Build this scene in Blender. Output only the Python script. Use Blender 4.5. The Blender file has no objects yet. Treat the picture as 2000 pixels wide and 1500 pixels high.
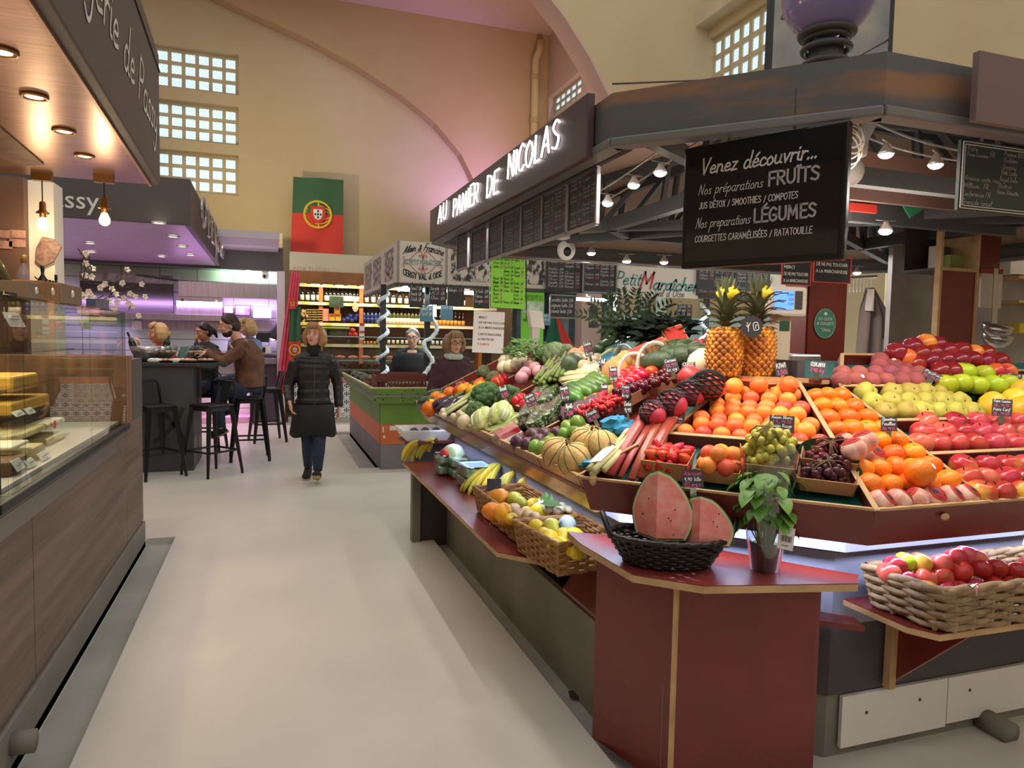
import bpy,bmesh,math,random
from mathutils import Vector as V,Matrix as MX,Euler,noise
RN=random.Random(11)
S=bpy.context.scene
COL=S.collection
PI=math.pi
FPX,CX,CY,HC=1387.0,1000.0,750.0,1.52
_d2=V((0.94609581,0.00174396,-0.32388219));_d1=V((-0.32327155,0.06669603,-0.94395293));_d3=V((0.01995544,0.99777182,0.0636646))
C0=V((0,0,HC))
def ray(x,y):
 c=V(((x-CX)/FPX,-(y-CY)/FPX,-1.0))
 return V((_d2 .dot(c),_d1 .dot(c),_d3 .dot(c)))
def at_pl(x,y,n,d):
 r=ray(x,y);n=V(n);return C0+r*((d-n.dot(C0))/n.dot(r))
def at_x(x,y,X):return at_pl(x,y,(1,0,0),X)
def at_y(x,y,Y):return at_pl(x,y,(0,1,0),Y)
def at_z(x,y,Z):return at_pl(x,y,(0,0,1),Z)
cam=bpy.data.cameras.new('camera');camo=bpy.data.objects.new('camera',cam);COL.objects.link(camo)
cam.sensor_fit='HORIZONTAL';cam.sensor_width=36.0;cam.lens=36.0*FPX/2000.0;cam.clip_end=200
cam.clip_start=0.02
camo.matrix_world=MX.Translation(C0)@MX((_d2,_d1,_d3)).to_4x4()
S.camera=camo
def lin(c):
 return tuple(((v/255.0)/12.92 if v<=10.3 else(((v/255.0)+.055)/1.055)**2.4)for v in c)
MATS={}
def mat(name,c,c2=None,rough=.5,metal=0.,scale=8.,bump=0.,bscale=None,emis=None,es=0.,sv=(1,1,1),lo=.35,hi=.65,spec=.5,coat=0.,rnd=0.,sss=0.,detail=3.,alpha=1.,wave=None):
 if name in MATS:return MATS[name]
 m=bpy.data.materials.new(name);m.use_nodes=True;MATS[name]=m
 nt=m.node_tree;N=nt.nodes;L=nt.links
 b=N['Principled BSDF']
 b.inputs['Roughness'].default_value=rough;b.inputs['Metallic'].default_value=metal
 b.inputs['Specular IOR Level'].default_value=spec;b.inputs['Coat Weight'].default_value=coat
 a=lin(c)+(1,)
 b.inputs['Base Color'].default_value=a
 if alpha<1:b.inputs['Alpha'].default_value=alpha
 if sss:b.inputs['Subsurface Weight'].default_value=sss;b.inputs['Subsurface Radius'].default_value=(.01,.004,.002)
 if c2 is not None or bump:
  tc=N.new('ShaderNodeTexCoord');mp=N.new('ShaderNodeMapping');L.new(tc.outputs['Object'],mp.inputs[0]);mp.inputs['Scale'].default_value=sv
 last=None
 if c2 is not None:
  if wave:
   nz=N.new('ShaderNodeTexWave');nz.bands_direction=wave;nz.inputs['Distortion'].default_value=2.5;nz.inputs['Detail'].default_value=2.
   nz.inputs['Detail Scale'].default_value=1.5
  else:
   nz=N.new('ShaderNodeTexNoise');nz.inputs['Detail'].default_value=detail
  nz.inputs['Scale'].default_value=scale
  L.new(mp.outputs[0],nz.inputs['Vector'])
  rp=N.new('ShaderNodeValToRGB');rp.color_ramp.elements[0].position=lo;rp.color_ramp.elements[1].position=hi
  rp.color_ramp.elements[0].color=a;rp.color_ramp.elements[1].color=lin(c2)+(1,)
  L.new(nz.outputs[1 if wave else 0],rp.inputs[0]);last=rp.outputs[0]
 if rnd:
  oi=N.new('ShaderNodeObjectInfo');hs=N.new('ShaderNodeHueSaturation')
  m1=N.new('ShaderNodeMapRange');m1 .inputs['To Min'].default_value=.5-rnd*.16;m1 .inputs['To Max'].default_value=.5+rnd*.16
  m2=N.new('ShaderNodeMapRange');m2 .inputs['To Min'].default_value=1-rnd;m2 .inputs['To Max'].default_value=1+rnd
  L.new(oi.outputs['Random'],m1 .inputs[0]);L.new(oi.outputs['Random'],m2 .inputs[0])
  L.new(m1 .outputs[0],hs.inputs['Hue']);L.new(m2 .outputs[0],hs.inputs['Value'])
  if last:L.new(last,hs.inputs['Color'])
  else:hs.inputs['Color'].default_value=a
  last=hs.outputs[0]
 if last:L.new(last,b.inputs['Base Color'])
 if bump:
  nb=N.new('ShaderNodeTexNoise');nb.inputs['Scale'].default_value=bscale or scale*4;nb.inputs['Detail'].default_value=2.
  L.new(mp.outputs[0],nb.inputs['Vector'])
  bp=N.new('ShaderNodeBump');bp.inputs['Strength'].default_value=bump;bp.inputs['Distance'].default_value=.01
  L.new(nb.outputs[0],bp.inputs['Height']);L.new(bp.outputs[0],b.inputs['Normal'])
 if emis is not None:
  b.inputs['Emission Color'].default_value=lin(emis)+(1,);b.inputs['Emission Strength'].default_value=es
 return m
def glassm(name,tint=(240,245,243),k=1.0,ior=1.5,rough=.02):
 if name in MATS:return MATS[name]
 m=bpy.data.materials.new(name);m.use_nodes=True;MATS[name]=m
 nt=m.node_tree;N=nt.nodes;L=nt.links;N.clear()
 o=N.new('ShaderNodeOutputMaterial');t=N.new('ShaderNodeBsdfTransparent');g=N.new('ShaderNodeBsdfGlossy');f=N.new('ShaderNodeFresnel');mx=N.new('ShaderNodeMixShader');ml=N.new('ShaderNodeMath')
 t.inputs[0].default_value=lin(tint)+(1,);g.inputs['Roughness'].default_value=rough;f.inputs[0].default_value=ior
 ml.operation='MULTIPLY';ml.inputs[1].default_value=k;ml.use_clamp=True
 ge=N.new('ShaderNodeNewGeometry');m2=N.new('ShaderNodeMath');m2 .operation='SUBTRACT';m2 .inputs[0].default_value=1;m3=N.new('ShaderNodeMath');m3 .operation='MULTIPLY'
 L.new(ge.outputs['Backfacing'],m2 .inputs[1]);L.new(f.outputs[0],ml.inputs[0]);L.new(ml.outputs[0],m3 .inputs[0]);L.new(m2 .outputs[0],m3 .inputs[1]);L.new(m3 .outputs[0],mx.inputs[0]);L.new(t.outputs[0],mx.inputs[1]);L.new(g.outputs[0],mx.inputs[2]);L.new(mx.outputs[0],o.inputs[0])
 return m
def rnodes(m):return m.node_tree.nodes,m.node_tree.links,m.node_tree.nodes['Principled BSDF']
class MB:
 def __init__(s):s.v=[];s.f=[]
 def add(s,vs,fs,M=None):
  n=len(s.v)
  s.v.extend([tuple(M@V(q))for q in vs]if M else[tuple(q)for q in vs])
  s.f.extend([tuple(i+n for i in f)for f in fs]);return s
 def box(s,a,b,M=None):
  x0,y0,z0=a;x1,y1,z1=b
  return s.add([(x0,y0,z0),(x1,y0,z0),(x1,y1,z0),(x0,y1,z0),(x0,y0,z1),(x1,y0,z1),(x1,y1,z1),(x0,y1,z1)],[(0,3,2,1),(4,5,6,7),(0,1,5,4),(1,2,6,5),(2,3,7,6),(3,0,4,7)],M)
 def cbox(s,c,d,M=None):
  return s.box((c[0]-d[0]/2,c[1]-d[1]/2,c[2]-d[2]/2),(c[0]+d[0]/2,c[1]+d[1]/2,c[2]+d[2]/2),M)
 def prism(s,pts,vec,M=None):
  n=len(pts);vec=V(vec);p=[V(q)for q in pts]
  return s.add(p+[q+vec for q in p],[tuple(range(n-1,-1,-1)),tuple(range(n,2*n))]+[(i,(i+1)%n,n+(i+1)%n,n+i)for i in range(n)],M)
 def quad(s,pts,M=None):return s.add(pts,[tuple(range(len(pts)))],M)
 def bar(s,p,q,w,h=None,up=(0,0,1)):
  p=V(p);q=V(q);h=h or w;d=(q-p).normalized();u=V(up)
  if abs(d.dot(u))>.98:u=V((1,0,0))
  sx=d.cross(u).normalized();uz=sx.cross(d).normalized()
  c=[p+sx*a*w/2+uz*b*h/2 for a,b in((-1,-1),(1,-1),(1,1),(-1,1))]
  return s.prism(c,q-p)
 def tube(s,pts,r,n=8,caps=True,ry=None,up=(0,0,1),M=None):
  pts=[V(p)for p in pts];k=len(pts);rr=r if isinstance(r,(list,tuple))else[r]*k
  ry=ry if isinstance(ry,(list,tuple))else([ry]*k if ry else rr)
  vs=[];fs=[];u0=V(up)
  for i,p in enumerate(pts):
   d=(pts[min(i+1,k-1)]-pts[max(i-1,0)])
   d=d.normalized()if d.length>1e-9 else V((0,0,1))
   u=u0-d*u0 .dot(d)
   if u.length<.15:u=V((1,0,0))-d*d.x
   if u.length<.15:u=V((0,1,0))-d*d.y
   u.normalize();w=d.cross(u);u0=u
   for j in range(n):
    a=2*PI*j/n;vs.append(p+w*math.cos(a)*rr[i]+u*math.sin(a)*ry[i])
  for i in range(k-1):
   for j in range(n):fs.append((i*n+j,i*n+(j+1)%n,(i+1)*n+(j+1)%n,(i+1)*n+j))
  if caps:fs.append(tuple(range(n-1,-1,-1)));fs.append(tuple(range((k-1)*n,k*n)))
  return s.add(vs,fs,M)
 def lathe(s,prof,n=16,M=None,fn=None):
  k=len(prof);vs=[];fs=[]
  for i,(r,z)in enumerate(prof):
   for j in range(n):
    a=2*PI*j/n;q=V((r*math.cos(a),r*math.sin(a),z));vs.append(fn(q,a,i)if fn else q)
  for i in range(k-1):
   for j in range(n):fs.append((i*n+j,i*n+(j+1)%n,(i+1)*n+(j+1)%n,(i+1)*n+j))
  fs.append(tuple(range(n-1,-1,-1)));fs.append(tuple(range((k-1)*n,k*n)))
  return s.add(vs,fs,M)
 def ball(s,c,r,n=12,m=8,M=None,fn=None):
  rx,ry,rz=r if isinstance(r,(tuple,list))else(r,r,r)
  vs=[(0,0,-1)];fs=[]
  for i in range(1,m):
   t=PI*i/m-PI/2
   for j in range(n):
    a=2*PI*j/n;vs.append((math.cos(t)*math.cos(a),math.cos(t)*math.sin(a),math.sin(t)))
  vs.append((0,0,1))
  if fn:vs=[fn(V(q))for q in vs]
  vs=[(c[0]+q[0]*rx,c[1]+q[1]*ry,c[2]+q[2]*rz)for q in vs]
  for j in range(n):fs.append((0,1+(j+1)%n,1+j))
  for i in range(m-2):
   for j in range(n):fs.append((1+i*n+j,1+i*n+(j+1)%n,1+(i+1)*n+(j+1)%n,1+(i+1)*n+j))
  t=len(vs)-1;o=1+(m-2)*n
  for j in range(n):fs.append((o+j,o+(j+1)%n,t))
  return s.add(vs,fs,M)
 def ring(s,c,R,r,n=24,k=6,M=None,ax=None,a0=0,a1=2*PI):
  full=abs(a1-a0-2*PI)<1e-6
  pts=[(c[0]+R*math.cos(a0+(a1-a0)*i/n),c[1]+R*math.sin(a0+(a1-a0)*i/n),c[2])for i in range(n+1)]
  return s.tube(pts,r,k,not full,M=M)
 def mesh(s,name,smooth=False):
  me=bpy.data.meshes.new(name);me.from_pydata(s.v,[],s.f);me.validate();me.update()
  if smooth:me.polygons.foreach_set('use_smooth',[True]*len(me.polygons))
  return me
WORLD={}
def tag(o,label=None,cat=None,group=None,kind=None):
 if label:o['label']=label
 if cat:o['category']=cat
 if group:o['group']=group
 if kind:o['kind']=kind
 return o
def link(o,parent=None):
 COL.objects.link(o)
 if parent:
  o.parent=parent
  o.matrix_parent_inverse=MX.Translation(-parent.location)if parent.type=='EMPTY' else MX.Identity(4)
 return o
def P(mb,name,m,parent=None,smooth=False,bev=0.,sub=0,label=None,sharp=None):
 me=mb if isinstance(mb,bpy.types.Mesh)else mb.mesh(name,smooth)
 if m:me.materials.append(m)
 o=bpy.data.objects.new(name,me);link(o,parent)
 if bev:
  b=o.modifiers.new('bevel','BEVEL');b.width=bev;b.segments=2;b.limit_method='ANGLE'
 if sub:
  b=o.modifiers.new('sub','SUBSURF');b.levels=sub;b.render_levels=sub
 if label:o['label']=label
 return o
def T(name,label,cat,loc=(0,0,0),group=None):
 o=bpy.data.objects.new(name,None);COL.objects.link(o);o.location=loc;o.empty_display_size=.05
 return tag(o,label,cat,group)
def ST(mb,name,m,smooth=False,bev=0.):
 return tag(P(mb,name,m,None,smooth,bev),kind='structure')
KIDS={}
def kids(o):
 if o.name not in KIDS:KIDS[o.name]=[c for c in o.children]
 return KIDS[o.name]
def dup(o,parent=None):
 c=o.copy();COL.objects.link(c)
 if parent:c.parent=parent;c.matrix_parent_inverse=o.matrix_parent_inverse.copy()
 for ch in kids(o):dup(ch,c)
 return c
USED=set()
def put(proto,loc,rot=(0,0,0),sc=1.0,label=None,group=None):
 """first call places the prototype itself, later calls a copy of it and its parts"""
 o=proto
 if proto.name in USED:o=dup(proto)
 else:kids(proto);USED.add(proto.name)
 q=rot if isinstance(rot,MX)else Euler(rot).to_matrix()
 o.rotation_euler=q.to_euler();o.location=loc;o.scale=(sc,sc,sc)if not isinstance(sc,(tuple,list))else sc
 if label:o['label']=label
 if group:o['group']=group
 return o
def frame(zdir,xdir=(1,0,0)):
 z=V(zdir).normalized();x=V(xdir);x=(x-z*x.dot(z)).normalized();y=z.cross(x)
 return MX((x,y,z)).transposed()
def rr(a,b):return RN.uniform(a,b)
ORD=['zeroth','first','second','third','fourth','fifth','sixth','seventh','eighth','ninth','tenth','eleventh','twelfth','thirteenth','fourteenth','fifteenth','sixteenth','seventeenth','eighteenth','nineteenth','twentieth','twenty-first','twenty-second','twenty-third','twenty-fourth','twenty-fifth','twenty-sixth','twenty-seventh','twenty-eighth']
def fuse(mb,vox,it=4,name='body'):
 """one continuous surface out of overlapping closed shapes"""
 o=P(mb,name,None)
 r=o.modifiers.new('r','REMESH');r.mode='VOXEL';r.voxel_size=vox;r.use_smooth_shade=True
 sm=o.modifiers.new('s','SMOOTH');sm.factor=.5;sm.iterations=it
 dg=bpy.context.evaluated_depsgraph_get()
 me=bpy.data.meshes.new_from_object(o.evaluated_get(dg));me.name=name
 old=o.data;bpy.data.objects.remove(o);bpy.data.meshes.remove(old)
 me.polygons.foreach_set('use_smooth',[True]*len(me.polygons))
 return me
TXT={}
def txt_mesh(s,shear=0.,off=0.,space=1.):
 k=(s,shear,off,space)
 if k not in TXT:
  c=bpy.data.curves.new('t','FONT');c.body=s;c.size=1;c.resolution_u=2;c.shear=shear;c.offset=off;c.space_character=space
  o=bpy.data.objects.new('t',c);COL.objects.link(o)
  dg=bpy.context.evaluated_depsgraph_get()
  me=bpy.data.meshes.new_from_object(o.evaluated_get(dg))
  vs=[v.co.copy()for v in me.vertices];fs=[tuple(p.vertices)for p in me.polygons]
  bpy.data.objects.remove(o);bpy.data.curves.remove(c);bpy.data.meshes.remove(me)
  w=max([v.x for v in vs]or[0]);TXT[k]=(vs,fs,w)
 return TXT[k]
G={'a':(1.05,'.8 .8,.45 1,.12 .7,.12 .25,.4 0,.75 .3,.82 1|.82 1,.8 .2,.95 0,1.1 .12'),'b':(.95,'.12 2,.12 .1,.45 0,.8 .4,.6 .95,.14 .7'),'c':(.85,'.75 .8,.45 1,.12 .6,.22 .1,.55 0,.85 .2'),'d':(1.05,'.8 .8,.4 1,.12 .6,.17 .1,.5 0,.82 .4|.86 2,.83 .2,1.05 .05'),'e':(.9,'.1 .5,.7 .6,.6 .95,.3 .95,.1 .5,.3 .05,.85 .2'),'f':(.7,'.75 1.8,.5 1.98,.32 1.5,.3 0,.2 -.6|.05 1,.65 1'),'g':(1.,'.8 .8,.45 1,.12 .7,.15 .25,.45 .1,.8 .5|.82 1,.8 -.5,.5 -.95,.12 -.7'),'h':(1.,'.12 2,.12 0|.12 .6,.45 1,.75 .7,.75 .15,1 .08'),'i':(.45,'.15 1,.15 .15,.4 .05|.16 1.42,.19 1.5'),'j':(.5,'.3 1,.28 -.6,-.05 -.85|.3 1.42,.33 1.5'),'k':(.9,'.12 2,.12 0|.7 1,.15 .45,.8 0'),'l':(.5,'.1 .3,.35 1.6,.25 2,.12 1.6,.15 .2,.45 .05'),'m':(1.4,'.1 1,.12 0|.12 .6,.4 1,.6 .7,.6 0|.6 .6,.9 1,1.15 .7,1.15 .15,1.4 .08'),'n':(1.0,'.1 1,.12 0|.12 .6,.45 1,.75 .7,.75 .15,1 .08'),'o':(.9,'.45 1,.1 .6,.25 .05,.6 .05,.8 .5,.45 1'),'p':(.95,'.1 1,.1 -.95|.12 .7,.5 1,.8 .6,.5 0,.12 .2'),'q':(1.,'.8 .8,.45 1,.12 .6,.3 .05,.8 .4|.85 1,.82 -.95'),'r':(.75,'.12 1,.14 0|.14 .6,.4 .95,.7 .9'),'s':(.8,'.7 .85,.4 1,.15 .75,.6 .35,.55 .05,.1 .1'),'t':(.65,'.3 1.6,.28 .2,.6 .05|.05 1.05,.6 1.05'),'u':(1.,'.1 1,.12 .3,.4 0,.75 .3,.8 1|.8 1,.8 .15,1 .05'),'v':(.85,'.08 1,.4 0|.4 0,.75 1'),'w':(1.3,'.08 1,.35 0|.35 0,.62 .9|.62 .9,.9 0|.9 0,1.2 1'),'x':(.85,'.1 1,.75 0|.75 1,.1 0'),'y':(.95,'.1 1,.15 .3,.5 .1,.8 .5|.82 1,.75 -.5,.4 -.95,.1 -.7'),'z':(.8,'.1 1,.7 1|.7 1,.1 0|.1 0,.75 .05'),'A':(1.3,'.05 0,.6 2|.6 2,1.1 0|.25 .7,.95 .7'),'B':(1.1,'.15 0,.15 2|.15 2,.8 1.8,.75 1.2,.15 1.05|.15 1.05,.95 .8,.85 .1,.15 0'),'C':(1.15,'1 1.7,.6 2,.12 1.3,.2 .3,.65 0,1.05 .3'),'D':(1.2,'.15 0,.15 2|.15 2,.85 1.7,1.05 .9,.7 .15,.15 0'),'E':(1.05,'.15 0,.15 2|.15 2,.95 2|.15 1.05,.8 1.05|.15 0,.95 0'),'F':(1.,'.15 0,.15 2|.15 2,.95 2|.15 1.05,.8 1.05'),'G':(1.25,'1 1.7,.6 2,.12 1.3,.2 .3,.65 0,1.05 .3,1.05 .85|1.05 .85,.65 .85'),'H':(1.2,'.15 0,.15 2|1 0,1 2|.15 1.05,1 1.05'),'I':(.45,'.2 0,.2 2'),'J':(.9,'.7 2,.7 .4,.4 0,.05 .3'),'K':(1.1,'.15 0,.15 2|.95 2,.15 .9|.4 1.2,1 0'),'L':(1.,'.15 2,.15 0|.15 0,.9 0'),'M':(1.5,'.12 0,.2 2|.2 2,.7 .6|.7 .6,1.2 2|1.2 2,1.3 0'),'N':(1.3,'.15 0,.15 2|.15 2,1.05 0|1.05 0,1.05 2'),'O':(1.3,'.62 2,.12 1.4,.15 .5,.62 0,1.1 .5,1.12 1.4,.62 2'),'P':(1.1,'.15 0,.15 2|.15 2,.9 1.8,.85 1.1,.15 .95'),'Q':(1.3,'.62 2,.12 1.4,.15 .5,.62 0,1.1 .5,1.12 1.4,.62 2|.75 .4,1.2 -.15'),'R':(1.15,'.15 0,.15 2|.15 2,.9 1.8,.85 1.1,.15 .95|.45 .95,1 0'),'S':(1.1,'.95 1.7,.55 2,.15 1.6,.5 1.1,.95 .7,.7 .05,.12 .25'),'T':(1.1,'.05 2,1.05 2|.55 2,.55 0'),'U':(1.2,'.15 2,.15 .5,.55 0,1 .5,1 2'),'V':(1.2,'.05 2,.55 0|.55 0,1.1 2'),'W':(1.6,'.05 2,.4 0|.4 0,.8 1.6|.8 1.6,1.2 0|1.2 0,1.55 2'),'X':(1.1,'.1 0,1 2|.1 2,1 0'),'Y':(1.1,'.05 2,.55 1|1.05 2,.55 1|.55 1,.55 0'),'Z':(1.1,'.1 2,1 2|1 2,.1 0|.1 0,1 0'),'0':(1.,'.5 1.6,.12 1.1,.15 .4,.5 0,.85 .4,.87 1.1,.5 1.6'),'1':(.6,'.1 1.2,.4 1.6|.4 1.6,.4 0'),'2':(.95,'.12 1.2,.45 1.6,.8 1.2,.12 0|.12 0,.85 0'),'3':(.9,'.12 1.5,.6 1.55,.65 .95,.3 .85,.8 .5,.55 0,.1 .15'),'4':(.95,'.6 0,.6 1.6|.6 1.6,.08 .5|.08 .5,.85 .5'),'5':(.95,'.8 1.6,.2 1.6|.2 1.6,.15 .9,.6 1,.8 .5,.5 0,.1 .1'),'6':(.95,'.7 1.6,.2 .9,.2 .2,.6 0,.8 .5,.5 .85,.2 .6'),'7':(.9,'.1 1.6,.85 1.6|.85 1.6,.35 0'),'8':(.95,'.5 .85,.15 1.2,.5 1.6,.8 1.2,.5 .85,.12 .4,.5 0,.85 .4,.5 .85'),'9':(.95,'.8 1.1,.5 1.6,.15 1.2,.4 .75,.8 1.1,.7 .1'),',':(.35,'.15 .1,.08 -.3'),'.':(.4,'.12 0,.18 .12'),'/':(.8,'.1 -.2,.7 1.8'),'-':(.7,'.1 .8,.6 .8'),'&':(1.2,'1 .8,.6 0,.15 .3,.65 1.2,.45 1.6,.25 1.3,1.1 0'),"'":(.35,'.15 1.9,.12 1.5'),':':(.4,'.15 .1,.18 .2|.15 .9,.18 1'),'!':(.4,'.15 2,.15 .5|.15 0,.17 .1'),'*':(.7,'.1 .6,.6 1|.1 1,.6 .6')}
ACC={'é':('e','.35 1.3,.65 1.65'),'É':('E','.4 2.25,.75 2.6'),'î':('i','-.1 1.3,.15 1.65|.15 1.65,.4 1.3'),'Î':('I','-.1 2.25,.2 2.6|.2 2.6,.5 2.25'),'À':('A','.4 2.6,.75 2.25'),'à':('a','.3 1.65,.6 1.3'),'ê':('e','.2 1.3,.45 1.6|.45 1.6,.7 1.3'),'Ï':('I','0 2.3,.05 2.4|.35 2.3,.4 2.4'),'È':('E','.35 2.6,.7 2.25')}
def glyph(ch):
 if ch in ACC:
  b,x=ACC[ch];w,g=G[b];return w,g+'|'+x
 return G.get(ch,(.7,''))
def crom(p,n):
 if len(p)<3:return p
 q=[p[0]]+p+[p[-1]];out=[]
 for i in range(1,len(q)-2):
  a,b,c,d=q[i-1],q[i],q[i+1],q[i+2]
  for k in range(n):
   t=k/n;out.append(tuple(.5*((2*b[j])+(-a[j]+c[j])*t+(2*a[j]-5*b[j]+4*c[j]-d[j])*t*t+(-a[j]+3*b[j]-3*c[j]+d[j])*t**3)for j in range(2)))
 return out+[p[-1]]
def strokes(s,jig=0.):
 x=0;out=[]
 for ch in s:
  if ch==' ':x+=.8;continue
  w,g=glyph(ch);jy=RN.uniform(-jig,jig);sc=1+RN.uniform(-jig,jig)
  for st in g.split('|'):
   if not st:continue
   pt=[tuple(float(t)for t in q.split())for q in st.split(',')]
   out.append([(x+a*sc,b*sc+jy)for a,b in pt])
  x+=w*1.08
 return out,x
def ribbon(mb,pts,wd,org,xd,yd,lift=0.):
 """a flat pen stroke on the plane org + x*xd + y*yd"""
 n=xd.cross(yd).normalized()*lift;vs=[]
 for i,(x,y)in enumerate(pts):
  a=pts[max(i-1,0)];b=pts[min(i+1,len(pts)-1)];dx,dy=b[0]-a[0],b[1]-a[1];l=math.hypot(dx,dy)or 1
  ex=wd/2 if i in(0,len(pts)-1)else 0
  px,py=x+(dx/l*ex if i==len(pts)-1 else-dx/l*ex if i==0 else 0),y+(dy/l*ex if i==len(pts)-1 else-dy/l*ex if i==0 else 0)
  for sg in(1,-1):vs.append(org+xd*(px-sg*dy/l*wd/2)+yd*(py+sg*dx/l*wd/2)+n)
 mb.add(vs,[(2*i,2*i+1,2*i+3,2*i+2)for i in range(len(pts)-1)])
def hand(mb,s,org,xd,yd,h,w=None,pen=.16,shear=0.,jig=.03,n=3,anchor='l',lift=.0015,curve=0.):
 """hand-written line; h = x-height in metres; w = fitted width"""
 st,L=strokes(s,jig);kx=(w/L)if w else h*.9
 xd=V(xd).normalized();yd=V(yd).normalized();org=V(org)
 x0={'l':0,'c':-L*kx/2,'r':-L*kx}[anchor]
 for p in st:
  q=[((x*kx+x0)+(y*h*shear),y*h+curve*(((x*kx+x0))**2))for x,y in crom(p,n)]
  ribbon(mb,q,pen*h,org,xd,yd,lift)
def tub_hand(mb,s,org,xd,yd,h,w,r,shear=0.):
 st,L=strokes(s,.05);kx=w/L;xd=V(xd).normalized();yd=V(yd).normalized();org=V(org)
 for p in st:mb.tube([org+xd*(x*kx+y*h*shear)+yd*(y*h)for x,y in crom(p,4)],r,6)
def printed(mb,s,org,xd,yd,size,w=None,shear=0.,off=0.,anchor='l',lift=.0015,space=1.):
 vs,fs,W=txt_mesh(s,shear,off,space);kx=(w/W)if w else size
 xd=V(xd).normalized();yd=V(yd).normalized();n=xd.cross(yd).normalized()*lift;org=V(org)
 x0={'l':0,'c':-W*kx/2,'r':-W*kx}[anchor]
 mb.add([org+xd*(v.x*kx+x0)+yd*(v.y*size)+n for v in vs],fs)
M_floor=mat('floor_resin',(216,210,199),(202,197,188),rough=.38,scale=.9,bump=.03,bscale=60)
M_gut=mat('floor_gutter',(176,176,168),(160,160,152),rough=.5,scale=2)
M_wall=mat('wall_cream',(206,188,152),(198,178,140),rough=.85,scale=.5,bump=.05,bscale=6)
M_wall2=mat('wall_ochre',(196,168,130),(188,158,120),rough=.85,scale=.5)
M_ceil=mat('ceiling_rose',(206,176,168),rough=.9)
M_conc=mat('concrete_frame',(206,190,158),(195,178,148),rough=.85,scale=3)
M_white=mat('white_paint',(232,230,224),rough=.5)
M_black=mat('black_paint',(28,28,30),rough=.45)
M_dgrey=mat('dark_grey_panel',(70,68,68),rough=.5)
M_pane=mat('glass_block',(196,224,235),rough=.3,emis=(205,232,245),es=.95)
n_,l_,b_=rnodes(M_pane)
tc=n_.new('ShaderNodeTexCoord');wv=n_.new('ShaderNodeTexChecker');wv.inputs['Scale'].default_value=34
rp=n_.new('ShaderNodeMixRGB');rp.inputs[1].default_value=lin((158,202,224))+(1,);rp.inputs[2].default_value=lin((226,240,246))+(1,)
l_.new(tc.outputs['Object'],wv.inputs['Vector']);l_.new(wv.outputs[1],rp.inputs[0]);l_.new(rp.outputs[0],b_.inputs['Emission Color'])
def rects(x0,x1,y0,y1,holes):
 xs=sorted({x0,x1}|{v for h in holes for v in h[:2]if x0<v<x1});ys=sorted({y0,y1}|{v for h in holes for v in h[2:]if y0<v<y1})
 for i in range(len(xs)-1):
  for j in range(len(ys)-1):
   cx,cy=(xs[i]+xs[i+1])/2,(ys[j]+ys[j+1])/2
   if not any(h[0]<cx<h[1]and h[2]<cy<h[3]for h in holes):yield xs[i],xs[i+1],ys[j],ys[j+1]
chan=[(-.85,-.66,.3,5.72),(1.17,1.4,2.0,5.35),(.98,1.2,8.2,11.4)]
mb=MB()
for a,b,c,d in rects(-8,16,-6,26,chan):mb.box((a,c,-.2),(b,d,0))
ST(mb,'floor',M_floor)
mb=MB()
for a,b,c,d in chan:mb.box((a,c,-.19),(b,d,-.045))
tag(P(mb,'floor_gutter',M_gut),kind='structure')
YB=14.0
wb=[]
for(ya,yb)in((97,186),(199,284),(294,382)):
 p=at_y(466,ya+10,YB+.3);q=at_y(464,yb,YB+.3);wb.append((-3.3,p.x,q.z,p.z))
mb=MB()
for a,b,c,d in rects(-7,5.6,3.0,9.2,wb):mb.box((a,YB+.3,c),(b,YB+.7,d))
mb.box((-7,YB+.3,0),(5.6,YB+.7,3.0))
ST(mb,'wall_back',M_wall)
def window(n,ax,pos,a0,a1,z0,z1,nc,nr,dep=.14,out=1):
 """glass blocks in a concrete grid; ax 'y' lies in a plane y=pos, 'x' in x=pos"""
 g=MB();pn=MB();t=(z1-z0)*.085;w=(a1-a0);h=z1-z0;cw=(w-t)/nc;ch=(h-t)/nr;y0=pos+dep*out;y1=pos+(dep+.1)*out
 def bx(m,u0,u1,v0,v1,p,q):
  p,q=min(p,q),max(p,q)
  m.box((u0,p,v0),(u1,q,v1))if ax=='y' else m.box((p,u0,v0),(q,u1,v1))
 for i in range(nc+1):bx(g,a0+i*cw,a0+i*cw+t,z0,z1,y0,y1)
 for j in range(nr+1):bx(g,a0,a1,z0+j*ch,z0+j*ch+t,y0-.006*out,y1)
 for i in range(nc):
  for j in range(nr):
   bx(pn,a0+i*cw+t,a0+(i+1)*cw,z0+j*ch+t,z0+(j+1)*ch,y0+.03*out,y0+.06*out)
 f=ST(g,'window_%d'%n,M_conc);P(pn,'glass_blocks',M_pane,f);return f
for i,h in enumerate(wb):window(i+1,'y',YB+.3,h[0],h[1],h[2],h[3],12,3)
arc=[(-3.2,8.0),(-1.6,7.68)]+[(lambda p:(p.x,p.z))(at_y(x,y,YB))for x,y in((500,30),(600,75),(700,130),(790,190),(850,240),(900,300),(925,350))]
q=at_y(948,440,YB);arc+=[(q.x,q.z),(q.x+.12,3.0),(q.x+.15,0)]
poly=[V((x,YB,z))for x,z in arc]+[V((5.45,YB,0)),V((5.45,YB,9.2)),V((-3.2,YB,9.2))]
mb=MB();mb.prism(poly,(0,.29,0));ST(mb,'wall_arch',M_wall2)
mb=MB();mb.box((-7,12.4,7.74),(5.45,YB+.4,7.95));ST(mb,'ceiling',M_ceil)
XS=5.45
p=at_x(1072,205,XS);q=at_x(1128,150,XS);hz=(12.3,at_x(1072,180,XS).y,at_x(1072,234,XS).z,at_x(1072,190,XS).z)
mb=MB()
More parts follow.
